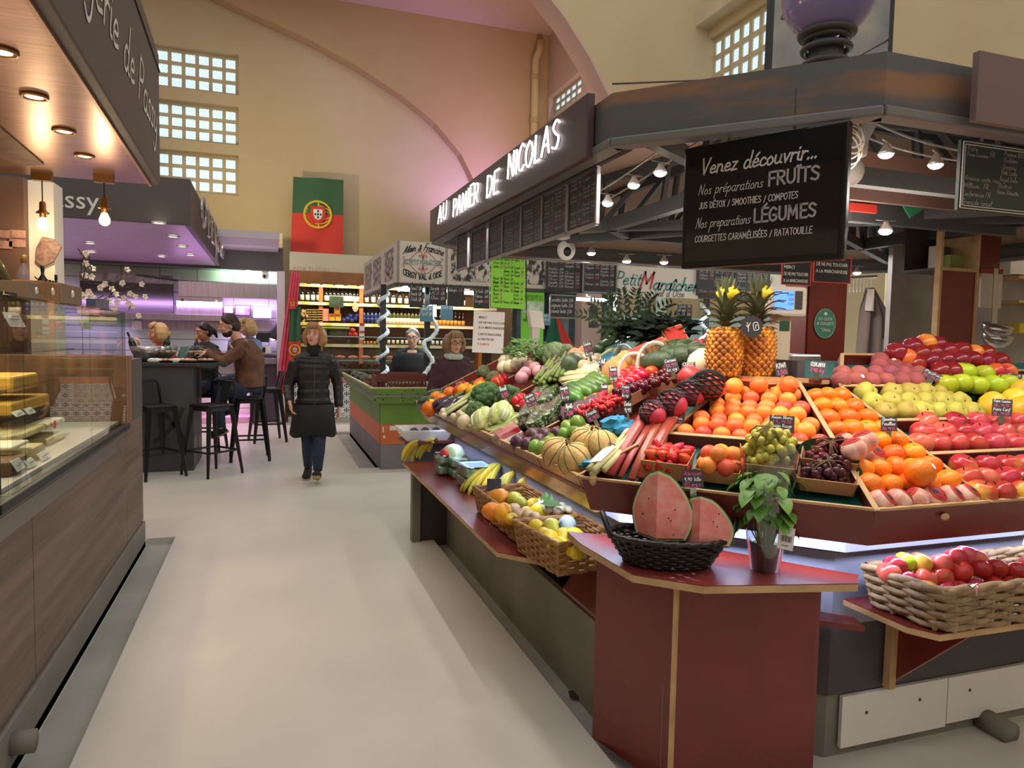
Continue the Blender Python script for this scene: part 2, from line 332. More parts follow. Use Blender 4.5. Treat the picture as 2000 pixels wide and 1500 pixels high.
for a,b,c,d in rects(12.0,YB+.4,0,9,[hz]):mb.box((XS,a,c),(XS+.4,b,d))
ST(mb,'wall_bay',M_ceil)
window(4,'x',XS,hz[0],hz[1],hz[2],hz[3],6,3)
a2=[(lambda p:(p.x,p.z))(at_y(x,y,12.0))for x,y in((1040,0),(1085,58),(1130,130),(1165,200),(1190,270),(1205,330))]
a2=[(1.6,9.0),(3.1,8.3)]+a2+[(6.2,3.4),(6.2,0)]
XR=7.6
mb=MB();mb.prism([V((x,11.5,z))for x,z in a2]+[V((XR+.2,11.5,0)),V((XR+.2,11.5,9.6)),V((1.6,11.5,9.6))],(0,.5,0));ST(mb,'wall_cross',M_wall)
mb=MB()
for i in range(len(a2)-1):
 (x0,z0),(x1,z1)=a2[i],a2[i+1]
 mb.prism([V((x0,11.49,z0)),V((x1,11.49,z1)),V((x1-.02,11.49,z1-.03)),V((x0-.02,11.49,z0-.03))],(0,.53,0))
ST(mb,'trim_1',M_ceil)
def zx(x,y):return at_x(x,y,XR)
wl=[]
def rng(x0,x1):a,b=zx(x0,100).y,zx(x1,100).y;return min(a,b),max(a,b)
zt,zb=zx(1400,68).z,zx(1400,163).z
wl.append((*rng(1363,1560),zb-.12,zt+.05,10,3));wl.append((*rng(1363,1500),zt+.75,zt+1.9,8,3))
wl.append((*rng(1678,1742),zb-.12,zt+.75,3,4));wl.append((*rng(1772,1893),zb-.12,zt+1.0,3,5))
mb=MB()
DW=(6.35,7.25,.1,2.5)
for a,b,c,d in rects(-4,11.5,0,9.6,[w[:4]for w in wl]+[DW,(6.3,7.3,2.75,3.5)]):mb.box((XR,a,c),(XR+.4,b,d))
ST(mb,'wall_right',M_wall)
for i,w in enumerate(wl):window(5+i,'x',XR,*w)
mb=MB();mb.box((XR-.28,rng(1345,1560)[0],zt+.2),(XR,rng(1345,1560)[1],zt+.62));ST(mb,'trim_2',M_conc)
mb=MB();mb.box((-7.2,-6,0),(-7,15,9));ST(mb,'wall_left',M_wall)
mb=MB();mb.box((-7.2,-6.2,0),(16,-6,5.0));ST(mb,'wall_front',M_wall)
mb=MB();a=at_y(1057,80,YB-.1);b=at_y(1053,105,YB-.1);c=at_y(1046,118,YB-.1)
mb.tube([a,b+V((0,0,.05)),c,c+V((0,0,-.6)),V((c.x,c.y,0))],.075,10)
t=P(mb,'drain_pipe',mat('pipe_cream',(214,190,150),rough=.6),smooth=True)
tag(t,'cream drain pipe running down the corner beside the big arch','pipe')
for dz in(0.35,1.2):mb=MB();mb.lathe([(.09,-.05),(.09,.05)],12,MX.Translation((c.x,c.y,c.z-dz)));P(mb,'pipe_collar',M_wall2,t)
p=[at_y(*q,YB-.12)for q in((573,345),(671,351),(669,515),(567,512))]
def flagpt(u,v):
 a=p[0].lerp(p[1],u);b=p[3].lerp(p[2],u);q=a.lerp(b,v);q.y+=.02*math.sin(u*9+v*3);return q
def cloth(u0,u1,v0,v1,off=0.,n=12,fn=flagpt):
 mb=MB();vs=[]
 for j in range(n+1):
  for i in range(n+1):
   q=fn(u0+(u1-u0)*i/n,v0+(v1-v0)*j/n);vs.append(q+V((0,off,0)))
 return mb.add(vs,[(j*(n+1)+i,j*(n+1)+i+1,(j+1)*(n+1)+i+1,(j+1)*(n+1)+i)for j in range(n)for i in range(n)])
MR=mat('flag_red',(205,62,52),rough=.8);MG=mat('flag_green',(58,98,66),rough=.8);MY=mat('flag_yellow',(222,196,66),rough=.7)
fl=T('flag','green and red Portuguese flag hanging high on the back wall','flag',flagpt(.5,1))
P(cloth(0,1,0,.42),'green_field',MG,fl,True);P(cloth(0,1,.42,1),'red_field',MR,fl,True)
def emblem(parent,c,r,xd,zd,nrm):
 F=MX((xd,zd,nrm)).transposed().to_4x4();F.translation=c
 mb=MB();mb.ring((0,0,.01),r,r*.09,24,5,F);
 for k in range(3):mb.ring((0,0,.01),r*.98,r*.05,18,4,F@Euler((0,PI/2,0)).to_matrix().to_4x4()@Euler((0,.0,0)).to_matrix().to_4x4()@MX.Diagonal((.02/r,1,1,1))if k==0 else F@MX.Diagonal((1,.35*k,.1,1)))
 P(mb,'armillary_ring',MY,parent)
 sh=[(-.55,.62),(.55,.62),(.55,-.1),(.35,-.5),(0,-.66),(-.35,-.5),(-.55,-.1)]
 mb=MB();mb.prism([(x*r,y*r,.012)for x,y in sh],(0,0,.01),F);P(mb,'shield',MR,parent)
 mb=MB();mb.prism([(x*r*.6,y*r*.62,.023)for x,y in sh],(0,0,.006),F);P(mb,'escutcheon',M_white,parent)
 mb=MB()
 for x,y in((0,0),(-.2,0),(.2,0),(0,.24),(0,-.22)):mb.prism([(r*(x+a),r*(y+b),.03)for a,b in((-.07,.08),(.07,.08),(.07,-.04),(0,-.1),(-.07,-.04))],(0,0,.004),F)
 P(mb,'blue_shields',mat('flag_blue',(40,50,110)),parent)
emblem(fl,flagpt(.5,.43),(p[1].x-p[0].x)*.27,V((1,0,0)),V((0,0,1)),V((0,-1,0)))
M_oak=mat('dark_oak',(121,100,86),(92,74,64),rough=.5,scale=2.2,sv=(6,.5,9),bump=.15,bscale=8)
M_oak2=mat('warm_oak',(150,108,78),(120,84,60),rough=.55,scale=3,sv=(6,6,.6))
M_plinth=mat('grey_plinth',(132,124,114),(118,112,104),rough=.6,scale=3)
M_copper=mat('brushed_copper',(176,140,122),(150,116,100),rough=.32,metal=.85,scale=3,sv=(1,30,1))
M_slate=mat('fascia_slate',(92,86,84),rough=.55)
M_steel=mat('steel',(190,188,190),rough=.28,metal=.9)
M_chrome=mat('chrome',(210,210,210),rough=.12,metal=1.)
M_glass=glassm('case_glass',k=1.3)
M_lamp=mat('lamp_lit',(255,240,220),emis=(255,240,220),es=6.)
M_gold=mat('brass',(170,130,80),rough=.3,metal=.9)
M_paper=mat('white_card',(238,234,228),rough=.7)
M_ink=mat('black_ink',(40,38,40),rough=.7)
XF=-.85
yA,yB,yC=2.86,5.03,5.66
case=T('display_case','long glass cheese display case with dark oak front, left of the aisle','display case',(XF-.4,4.1,0))
mb=MB();mb.box((-2.0,2.3,-.045),(XF,yC,.15));P(mb,'plinth',M_plinth,case,bev=.006)
ys=[2.3,3.14,5.05,yC]
for i in range(3):
 mb=MB();mb.box((-1.0,ys[i]+.003,.16),(XF-.012,ys[i+1]-.003,.86 if i<2 else.93));P(mb,'front_panel',M_oak,case,bev=.002)
mb=MB();mb.box((-2.0,2.3,.86),(XF-.01,yB,.9));mb.box((-.9,2.3,.8),(XF-.008,yB-.3,.88));P(mb,'steel_band',mat('band_grey',(120,112,106),rough=.4,metal=.3),case)
mb=MB();mb.box((-.9,2.74,.9),(XF+.012,yB+.02,.935));P(mb,'black_rail',M_black,case,bev=.004)
mb=MB();mb.box((-1.9,yA+.03,.93),(-.9,yB,.95));P(mb,'deck',mat('deck_white',(222,214,204),rough=.3),case)
mb=MB();mb.prism([(-1.25,yA+.05,.95),(-1.9,yA+.05,.95),(-1.9,yA+.05,1.16),(-1.5,yA+.05,1.16),(-1.5,yA+.05,1.05),(-1.25,yA+.05,1.05)],(0,yB-yA-.1,0));P(mb,'step_riser',mat('riser_dark',(48,40,36),rough=.4),case)
mb=MB();mb.box((-2.0,yA,.9),(-1.92,yB,1.5));P(mb,'back_panel',mat('case_back',(84,64,50),(66,50,40),rough=.6,scale=3,sv=(1,1,6)),case)
cuts=[2.9,at_x(53,800,XF).y,at_x(182,800,XF).y,yB]
for i in range(3):
 mb=MB();mb.box((XF-.012,cuts[i]+.003,.935),(XF-.004,cuts[i+1]-.003,1.63));P(mb,'glass_pane',M_glass,case)
mb=MB();mb.box((-1.9,yA+.02,.935),(XF-.01,yA+.03,1.66));P(mb,'end_glass',M_glass,case)
mb=MB();mb.box((-2.0,yA-.02,1.63),(XF,yB,1.638));P(mb,'top_glass',M_glass,case)
for z,x in((1.24,-1.6),(1.4,-1.6)):
 mb=MB();mb.box((x,3.6,z),(-1.12,yB-.06,z+.008));P(mb,'glass_shelf',M_glass,case)
mb=MB();mb.box((-.93,yA+.01,.94),(-.89,yA+.05,1.5));P(mb,'corner_post',M_black,case)
for y in(yA+.06,3.16):
 mb=MB();mb.lathe([(.012,0),(.02,.01),(.02,.05),(.012,.06)],10,MX.Translation((-1.0,y,1.42)));P(mb,'clamp',M_chrome,case,True)
mb=MB();mb.box((-2.0,yB+.01,.93),(XF-.01,yB+.12,1.36));mb.box((-2.0,yB+.13,.93),(XF-.01,yB+.25,1.36));P(mb,'end_cladding',M_oak2,case,bev=.002)
mb=MB();mb.box((-2.0,yB+.26,.93),(XF-.01,yC,1.33));P(mb,'end_panel',M_slate,case)
mb=MB();mb.tube([(XF-.02,2.82,.075),(XF+.07,2.82,.075)],.04,12);P(mb,'drain_stub',M_plinth,case,True)
t=T('display_case','edge of the next glass counter, cut off at the left of the aisle','display case',(-1.4,2.2,0))
mb=MB();mb.box((-1.9,1.7,.2),(-.87,2.28,.82));P(mb,'front_panel',M_oak,t)
mb=MB();mb.box((-1.9,1.7,.82),(-.86,2.68,.98));P(mb,'corner_cap',mat('dark_maroon',(58,36,34),rough=.3),t,bev=.03)
def cheese(name,label,x0,y0,x1,y1,X,dep,m,rind=None,cat='cheese',cut=.0):
 a=at_x(x0,y1,X);b=at_x(x1,y0,X);zb=a.z;zt=b.z
 t=T(name,label,cat,((X-dep/2),(a.y+b.y)/2,zb),'cheeses in the glass case')
 h=zt-zb
 mb=MB();mb.prism([(X,a.y,zb),(X,b.y,zb),(X,b.y-cut,zt),(X,a.y+cut*.3,zt)],(-dep,0,0));P(mb,'paste',m,t,bev=.012)
 if rind:
  mb=MB();mb.box((X-dep-.008,a.y-.006,zb-.004),(X-dep*.15,b.y+.006,zb+.012));mb.box((X-dep-.01,a.y-.006,zb),(X-dep+.004,b.y+.006,zt));P(mb,'rind',rind,t,bev=.004)
 return t
M_chy=mat('cheese_yellow',(226,170,72),(216,156,60),rough=.45,scale=6)
M_chp=mat('cheese_pale',(232,214,170),(220,200,152),rough=.55,scale=9)
M_chb=mat('cheese_blue',(214,196,150),(120,110,92),rough=.6,scale=30,lo=.55,hi=.75)
M_rind=mat('rind_brown',(140,100,60),(110,78,48),rough=.7,scale=12)
M_chw=mat('cheese_white',(240,230,208),rough=.6)
cheese('cheese_block','orange-yellow hard cheese wedge standing on the bigger yellow block',27,727,76,767,-1.15,.2,M_chy,M_rind,cut=.01)
cheese('cheese_block','largest yellow cheese block, lying under the orange-yellow wedge',24,768,97,812,-1.13,.22,M_chy,None)
cheese('cheese_block','pale half wheel with a dark ash line through its middle',34,827,94,864,-1.05,.2,M_chb,M_rind)
cheese('cheese_block','crumbly white cheese at the left end of the case',24,858,58,882,-.98,.14,M_chw)
cheese('cheese_block','pale soft cheese square behind the tilted brown-rinded wedge',96,842,128,872,-1.02,.14,M_chp)
cheese('cheese_block','brown-rinded wedge leaning beside a white price card',66,862,92,903,-.96,.1,M_chp,M_rind,cut=.03)
cheese('cheese_block','dark crusty cheese round in the left front corner of case',20,886,54,934,-.94,.12,M_rind)
cheese('cheese_block','cream cheese slab between crumbly white cheese and brown wedge',46,872,66,894,-.98,.12,M_chp)
cheese('cheese_block','thin upright sliver of cheese near the middle of case',156,771,166,818,-1.25,.05,M_chp)
cheese('cheese_block','low tan cheese piece behind the white cards at mid case',156,820,182,842,-1.1,.12,M_chp)
t=cheese('cheese_bag','patterned white cheese bag with a round red logo',94,814,128,840,-1.05,.1,mat('bag_print',(236,228,210),(196,150,128),rough=.6,scale=40,lo=.5,hi=.6),cat='bag')
q=at_x(106,829,-1.04);mb=MB();mb.lathe([(.022,0),(.022,.004)],16,MX.Translation(q)@Euler((0,PI/2,0)).to_matrix().to_4x4());P(mb,'red_logo',MR,t)
for i,(x,y,w,h,X,wd)in enumerate(((42,807,18,15,-1.1,'under the largest yellow block'),(64,802,14,16,-1.1,'leaning on the largest yellow block'),(43,907,16,30,-.92,'against the dark crusty round'),(66,903,15,22,-.92,'left of the brown-rinded wedge'),(92,889,17,22,-.92,'right of the brown-rinded wedge'),(124,887,26,7,-.95,'lying flat right of the brown wedge'),(180,842,14,20,-.96,'in the middle of the case floor'),(192,834,10,14,-.98,'rightmost on the case floor'),(35,625,30,26,-.9,'under the case top at its left end'),(172,634,18,18,-.9,'under the case top near its right end'))):
 a=at_x(x-w/2,y+h/2,X);b=at_x(x+w/2,y-h/2,X);mb=MB()
 mb.prism([(X,a.y,a.z),(X,b.y,a.z),(X-.02,b.y-.01,b.z),(X-.02,a.y-.01,b.z)],(-.003,0,0))
 o=P(mb,'price_card',M_paper);tag(o,'small white price card '+wd,'price card','cheese price cards')
 lm=MB()
 for k in range(3):lm.box((X-.002-.005*k,a.y+(b.y-a.y)*.15,b.z-(b.z-a.z)*(.3+.2*k)),(X+.001-.005*k,a.y+(b.y-a.y)*(.8-.15*k),b.z-(b.z-a.z)*(.25+.2*k)))
 P(lm,'writing',mat('card_ink',(120,110,112)),o)
a=at_x(85,797,-1.5);b=at_x(127,699,-1.5)
mb=MB();y0,y1,z0,z1=a.y,b.y,a.z,b.z;pts=[]
for k in range(9):pts.append((-1.5,(y0+y1)/2+(y1-y0)/2*math.cos(PI*k/8),z1-.07+.07*math.sin(PI*k/8)))
for k in range(9):pts.append((-1.5,(y0+y1)/2-(y1-y0)/2*math.cos(PI*k/8),z0+.07-.07*math.sin(PI*k/8)))
mb.prism(pts,(-.025,0,0));tag(P(mb,'cutting_board',mat('board_wood',(128,92,58),(106,74,46),rough=.5,scale=4,sv=(1,1,8)),bev=.004),'tall rounded wooden cutting board standing at the back of the case','cutting board')
ZT=1.64
def carton(x0,y0,x1,y1,X,d,m,label,logo=True,name='carton',cat='box',grp=None):
 a=at_x(x0,y1,X);b=at_x(x1,y0,X);h=b.z-a.z
 zb=max(ZT,a.z);mb=MB();mb.box((X-d,a.y,zb),(X,b.y,zb+h));o=P(mb,name,m,bev=.002);tag(o,label,cat,grp)
 if logo:
  lm=MB();F=MX.Translation((X+.001,(a.y+b.y)/2,zb+h*.6))@Euler((0,PI/2,0)).to_matrix().to_4x4();lm.ring((0,0,0),h*.14,h*.05,14,4,F);P(lm,'logo',M_white,o)
 return o
M_kraft=mat('kraft_grey',(140,118,98),rough=.7);M_krafto=mat('kraft_orange',(172,122,74),(140,96,60),rough=.7,scale=14)
carton(57,569,84,604,-1.0,.14,M_kraft,'grey-brown carton with white ring logo, left one on the case')
carton(84,571,120,608,-.99,.14,M_krafto,'orange-brown carton with white ring logo, middle one on the case')
carton(121,574,160,610,-.98,.14,M_kraft,'grey-brown carton with white ring logo, right one on the case')
carton(187,586,200,604,-.97,.05,mat('tin_blue',(70,84,110),rough=.4),'dark blue tin right of the cartons, left of its pair',False,'tin','tin')
carton(201,586,213,604,-.97,.05,mat('tin_blue',(70,84,110)),'dark blue tin right of the cartons, right of its pair',False,'tin','tin')
carton(16,590,34,602,-1.0,.08,M_ink,'small black box at the left end of the case top',False)
M_bott=mat('bottle_green',(26,34,24),rough=.12,spec=.6);M_bott2=mat('bottle_brown',(40,26,18),rough=.12)
M_blue=mat('bottle_blue',(36,52,110),rough=.2);M_lab=mat('label_cream',(236,228,206),rough=.6);M_labw=mat('label_white',(238,238,236),rough=.6)
M_foil=mat('foil_gold',(196,160,96),rough=.35,metal=.5);M_foilr=mat('foil_red',(150,40,40),rough=.35)
def bottle_proto(name,mglass,mlabel,mcap,h=.3,r=.038,slim=.3,lab=(.12,.45)):
 t=T(name,'bottle','bottle')
 mb=MB();pr=[(r*.9,0),(r,.01),(r,h*.58),(r*.85,h*.66),(r*slim,h*.78),(r*slim*.95,h*.93)]
 mb.lathe(pr,12);P(mb,'glass_body',mglass,t,True)
 mb=MB();mb.lathe([(r*1.02,h*lab[0]),(r*1.02,h*lab[1])],12);P(mb,'label',mlabel,t,True)
 mb=MB();mb.lathe([(r*slim*1.12,h*.86),(r*slim*1.12,h),(r*slim*.9,h*1.005)],10);P(mb,'cap',mcap,t,True)
 return t
bp=bottle_proto('champagne_bottle',M_bott,M_ink,M_bott,.36,.046)
p=at_x(84,572,-1.16);put(bp,(p.x,p.y,ZT),sc=.62,label='dark champagne bottle with long neck on the case, beside the white column')
p=at_x(110,572,-1.16);put(bp,(p.x,p.y,ZT),sc=.54,label='dark green bottle right of the wooden crest on the white column')
for i in range(3):
 p=at_x(92+i*6,572,-1.2);put(bp,(p.x,p.y,ZT),sc=.46,label='small dark bottle, %s of three between the two tall dark bottles'%('left','middle','right')[i])
bm=bottle_proto('mini_bottle',M_bott2,M_labw,M_ink,.16,.026,.35,(.3,.6))
for i in range(5):
 p=at_x(122+i*6.5,574,-1.15);put(bm,(p.x,p.y,ZT),sc=.7,label='little dark bottle with slanted white tag, %s of five in the row'%ORD[i+1],group='row of little dark bottles')
bw=bottle_proto('rose_bottle',mat('bottle_clear',(150,130,140),rough=.1),M_labw,M_foil,.34,.042,.42,(.15,.4))
p=at_x(42,590,-1.12);put(bw,(p.x,p.y,ZT),(0,.06,0),.68,label='clear bottle with broad gold cap on the left of the case')
mb=MB();p=at_x(6,560,-1.15);F=MX.Translation((p.x,p.y-.02,p.z+.02))@Euler((0,1.15,.3)).to_matrix().to_4x4()
mb.lathe([(.02,.0),(.1,.012),(.13,.035),(.125,.036),(.09,.018)],24,F);tag(P(mb,'glazed_plate',mat('olive_glaze',(124,122,76),(98,96,60),rough=.2,scale=6),smooth=True),'olive glazed plate tilted up at the left end of the case','plate')
t=T('blossom_branch','dark twigs with white blossoms arching over the case top','flowers',at_x(160,640,-1.15)*1.0)
mb=MB()
def BX(a):return-1.15+.3*(a-120)/163
tw=[[(128,590),(150,578),(190,586),(225,578),(262,566),(278,570)],[(225,578),(256,590),(250,606)],[(152,486),(164,506),(161,540),(160,580)],[(172,498),(176,518),(172,545)],[(245,526),(236,540),(225,553),(214,580)],[(70,540),(84,552),(104,570),(130,590)],[(190,586),(206,570),(240,562),(268,560)],[(160,552),(200,556),(230,560)]]
for s in tw:
 pts=crom([(float(a),float(b))for a,b in s],4);mb.tube([at_x(a,b,BX(a))+V((RN.uniform(-.01,.01),0,0))for a,b in pts],.0035,5)
P(mb,'twig',mat('twig_dark',(52,38,30),rough=.8),t)
M_pet=mat('petal_white',(246,236,224),rough=.6)
fl_pts=[(166,496),(167,515),(180,525),(165,538),(178,541),(248,527),(238,553),(204,555),(80,545),(112,566),(130,566),(172,570),(165,580),(180,580),(195,562),(218,565),(226,575),(212,588),(228,590),(240,582),(253,573),(264,580),(250,592),(258,598),(276,555),(283,580),(270,617),(156,575),(120,574),(96,560),(202,596),(222,602)]
for k,(x,y)in enumerate(fl_pts):
 c=at_x(x,y,BX(x));mb=MB();n=V((.6,-.75,rr(-.3,.4))).normalized();F=frame(n).to_4x4();F.translation=c
 for j in range(5):
  a=2*PI*j/5+k;mb.ball((0,0,0),(.013,.010,.003),6,4,F@MX.Rotation(a,4,'Z')@MX.Translation((.012,0,.002))@MX.Rotation(-.5,4,'Y'))
 P(mb,'blossom',M_pet,t,True)
mb=MB();a=at_y(56,560,6.1);b=at_y(108,560,6.1);mb.box((a.x,6.1,0),(b.x,6.35,2.6));tag(P(mb,'white_column',M_white),kind='structure')
mb=MB();c=at_y(92,493,6.08);F=MX.Translation(c)@Euler((PI/2,.45,0)).to_matrix().to_4x4()
mb.prism([(x*.07,y*.1,0)for x,y in((-1,.9),(0,1.1),(1,.8),(1,-.4),(.3,-1.1),(-.5,-.9),(-1,0))],(0,0,.02),F)
t=P(mb,'crest',mat('crest_wood',(150,122,112),(110,82,76),rough=.5,scale=30),bev=.004);tag(t,'carved wooden crest hanging tilted on the white column','wall ornament')
mb=MB();a=at_y(2,560,6.0);mb.box((-3.4,6.0,0),(at_y(50,560,6).x,6.1,2.6));tag(P(mb,'cabinet_back',mat('cab_dark',(104,78,68),rough=.6)),kind='structure')
for i,(x,y)in enumerate(((8,457),(34,457),(8,478),(34,475))):
 c=at_y(x,y,5.99);mb=MB();mb.cbox(c,(.1,.006,.055));tag(P(mb,'postcard',mat('card_rose',(176,140,132),(150,112,104),rough=.7,scale=20)),'pinkish postcard on the dark back wall, %s'%('upper left','upper right','lower left','lower right')[i],'postcard','postcards')
fa=at_x(313,362,-.75);zf=fa.z;fb=at_z(98,0,zf);dr=(fa-fb).normalized();near=fa-dr*6.5
ztop=at_x(316,122,-.75).z
can=T('market_canopy','dark grey canopy with copper soffit over the cheese stall','canopy',(fa.x-1,fa.y-2,zf))
nrm=V((dr.y,-dr.x,0))
mb=MB();mb.prism([near,fa,fa+V((0,0,ztop-zf)),near+V((0,0,ztop-zf))],-nrm*.06);P(mb,'fascia',M_slate,can,bev=.008)
mb=MB();o=V((0,0,ztop-zf-.12));mb.bar(near+o+nrm*.004,fa+o+nrm*.004,.008,.012);P(mb,'groove',M_black,can)
mb=MB();mb.prism([near-nrm*.07,fa-nrm*.07,V((-3.4,fa.y,zf)),V((-3.4,near.y,zf))],(0,0,.05));P(mb,'soffit',M_copper,can)
mb=MB();mb.bar(near-nrm*.065+V((0,0,-.004)),fa-nrm*.065+V((0,0,-.004)),.016,.02);P(mb,'soffit_edge',mat('copper_edge',(190,150,126),rough=.4,metal=.6),can)
mb=MB()
def onf(y,z):
 return fa-dr*y+V((0,0,z-zf))
L1=at_x(150,0,fa.x-.0);hand(mb,'Fromagerie de Passy',onf(3.55,zf+.30),dr,(0,0,1),.135,3.35,.17,.35,0,4,lift=.004)
P(mb,'lettering',M_white,can)
mb=MB();hand(mb,"Alain Michel et Affineur.",onf(3.3,zf+.72),dr,(0,0,1),.04,1.25,.2,.2,0,lift=.004);P(mb,'small_lettering',M_white,can)
def downlight(px,py,z,label,grp,ring=M_gold,r=.05):
 c=at_z(px,py,z);t=T('downlight',label,'ceiling light',(c.x,c.y,z-.004),grp)
 mb=MB();mb.ring((c.x,c.y,z-.006),r,.009,20,6);P(mb,'trim_ring',ring,t,True)
 mb=MB();mb.lathe([(r*.75,z-.008),(r*.3,z-.004)],14,MX.Translation((c.x,c.y,0)));P(mb,'lens',M_lamp,t,True);return c
DL=[downlight(x,y,zf,'recessed brass downlight in the copper soffit, %s from the aisle corner'%w,'copper soffit downlights')for x,y,w in((165,303,'first'),(125,254,'second'),(67,186,'third'),(3,98,'fourth'))]
mb=MB();q=[at_z(x,y,zf-.012)for x,y in((-40,215),(-40,330),(86,322))];mb.prism(q,(0,0,.01));t=P(mb,'soffit_hole_plate',mat('hole_maroon',(70,40,34),(110,74,40),rough=.6,scale=5));tag(t,'dark maroon plate standing in for an opening in the copper soffit','poster')  # dark plate added where the soffit has an opening
for i,(x,y,xb,yb,w)in enumerate(((97,350,96,440,'left'),(203,343,202,430,'right'))):
 c=at_z(x,y,zf);c.y=min(c.y,fa.y-.08);t=T('pendant_lamp','bare filament bulb on a brass pendant, %s of the pair by the soffit edge'%w,'lamp',c,'filament bulb pendants')
 zb=at_y(xb,yb,c.y).z
 mb=MB();mb.box((c.x-.06,c.y-.03,zf-.05),(c.x+.06,c.y+.03,zf));P(mb,'ceiling_box',M_gold,t)
 mb=MB();mb.tube([(c.x,c.y,zf-.05),(c.x,c.y,zb+.15)],.004,6);P(mb,'cord',M_black,t)
 mb=MB();mb.lathe([(.012,.16),(.02,.15),(.022,.1),(.04,.085),(.042,.078),(.02,.075),(.02,.05)],14,MX.Translation((c.x,c.y,zb)));P(mb,'socket',M_gold,t,True)
 mb=MB();mb.lathe([(.012,.06),(.022,.04),(.036,.005),(.033,-.018),(.018,-.034),(.003,-.038)],14,MX.Translation((c.x,c.y,zb)));P(mb,'bulb',mat('bulb_warm',(255,214,150),emis=(255,206,140),es=7),t,True)
 DL.append(V((c.x,c.y,zb)))
YC2=8.05
c0=at_y(372,440,YC2);c1=at_y(375,350,YC2);z2=c0 .z;z2t=c1 .z;xc=c0 .x
ce=at_x(435,522,xc);yE=min(ce.y,13.2)
c2=T('market_canopy','slate canopy with pink-lit metal soffit over the oyster bar','canopy',(xc-1.2,YC2+2,z2))
mb=MB();mb.box((-4.6,YC2,z2),(xc,YC2+.06,z2t));mb.box((xc-.06,YC2+.061,z2),(xc,yE,z2t));mb.box((-4.6,yE-.06,z2),(xc-.061,yE,z2+.3));P(mb,'fascia',mat('fascia_grey',(84,76,76),rough=.5),c2,bev=.005)
mb=MB();mb.box((-4.6,YC2+.05,z2+.005),(xc-.05,yE,z2+.05));P(mb,'soffit',mat('soffit_pink_lit',(198,172,182),(180,152,164),rough=.35,metal=.5,scale=3,sv=(1,12,1)),c2)  # pink of the bar lighting is put into the soffit metal's colour
mb=MB();a=at_y(0,385,YC2);b=at_y(194,395,YC2)
printed(mb,'gerie de Passy',(b.x,YC2-.004,b.z-.075),(1,0,0),(0,0,1),.25,None,0,.004,'r');P(mb,'lettering',M_white,c2)
mb=MB();hand(mb,"O'BERGOK",(xc+.05,YC2+.55,z2+.16),(0,1,0),(0,0,1),.13,yE-YC2-.75,.1,0,0,lift=.0)
q=MB();tub_hand(q,"O'BERGOX",V((xc+.06,YC2+.55,z2+.1)),(0,1,0),(0,0,1),.16,yE-YC2-.8,.016);P(q,'raised_letters',M_steel,c2)
for i,(x,y)in enumerate(((338,461),(356,480),(372,497),(316,500),(176,474),(178,491),(112,438),(310,434))):
 DL.append(downlight(x,y,z2,'round white downlight in the pink-lit soffit, %s one counted from the aisle end'%ORD[i+1],'rosy soffit downlights',M_white,.06))
M_ban=mat('bar_slate',(78,80,84),(66,68,72),rough=.45,scale=2)
f0=at_z(379,919,0);xb,yb=f0 .x,f0 .y;zt=at_y(379,709,yb).z;BZ=zt
bar=T('oyster_bar','long dark slate-grey bar counter with painted brush strokes, diners around it','bar counter',(xb-.8,yb+1,0))
mb=MB();mb.box((-2.6,yb,0),(xb,yb+.55,zt-.04));mb.box((xb-.12,yb+.5,0),(xb,yb+1.0,zt-.04));P(mb,'body',M_ban,bar,bev=.004)
mb=MB();mb.prism([(-2.6,yb-.05,zt-.04),(xb+.05,yb-.05,zt-.04),(xb+.34,yb+.3,zt-.04),(xb+.34,yb+.95,zt-.04),(xb,yb+1.05,zt-.04),(xb-.2,yb+.72,zt-.04),(-2.6,yb+.72,zt-.04)],(0,0,.04));P(mb,'worktop',mat('bar_top',(58,54,54),rough=.3),bar,bev=.004)
mb=MB()
for st in([(300,800),(322,808),(345,835),(360,860)],[(356,800),(345,822),(322,848),(302,862)]):
 pts=[at_y(a,b,yb-.004)for a,b in crom([(float(a),float(b))for a,b in st],5)]
 ribbon(mb,[(p.x,p.z)for p in pts],.045,V((0,yb-.004,0)),V((1,0,0)),V((0,0,1)))
P(mb,'brush_stroke',mat('stroke',(44,38,38),rough=.6),bar)
M_stool=mat('stool_black',(34,33,34),rough=.38,metal=.3)
def stool_proto():
 t=T('bar_stool','stool','bar stool');h=.76;a=.15;b=.215
 mb=MB();mb.box((-a-.01,-a-.01,h-.03),(a+.01,a+.01,h));P(mb,'seat',M_stool,t,bev=.012)
 mb=MB();mb.box((-a+.005,-a+.005,h-.07),(a-.005,a-.005,h-.03));P(mb,'seat_frame',M_stool,t)
 for sx in(-1,1):
  for sy in(-1,1):
   mb=MB();p=V((sx*a*.92,sy*a*.92,h-.03));q=V((sx*b,sy*b,0))
   mb.tube([p,p.lerp(q,.5),q+V((0,0,.03)),q],[.034,.027,.018,.018],4);P(mb,'leg',M_stool,t)
 mb=MB();k=.26;c=a*.92+(b-a*.92)*(1-k/h)
 for u,v_ in(((-c,-c),(c,-c)),((c,-c),(c,c)),((c,c),(-c,c)),((-c,c),(-c,-c))):mb.bar((*u,k),(*v_,k),.012,.02)
 P(mb,'foot_rail',M_stool,t)
 mb=MB();mb.tube([(a,-a,h-.02),(a+.045,-a+.005,h+.2),(a+.05,-a+.03,h+.235),(a+.05,a-.03,h+.235),(a+.045,a-.005,h+.2),(a,a,h-.02)],.011,8);P(mb,'back_hoop',M_stool,t,True)
 mb=MB();mb.prism([(a-.01,-.06,h),(a-.01,.06,h),(a+.045,.075,h+.23),(a+.045,-.075,h+.23)],(.008,0,0));P(mb,'back_splat',M_stool,t)
 return t
sp=stool_proto()
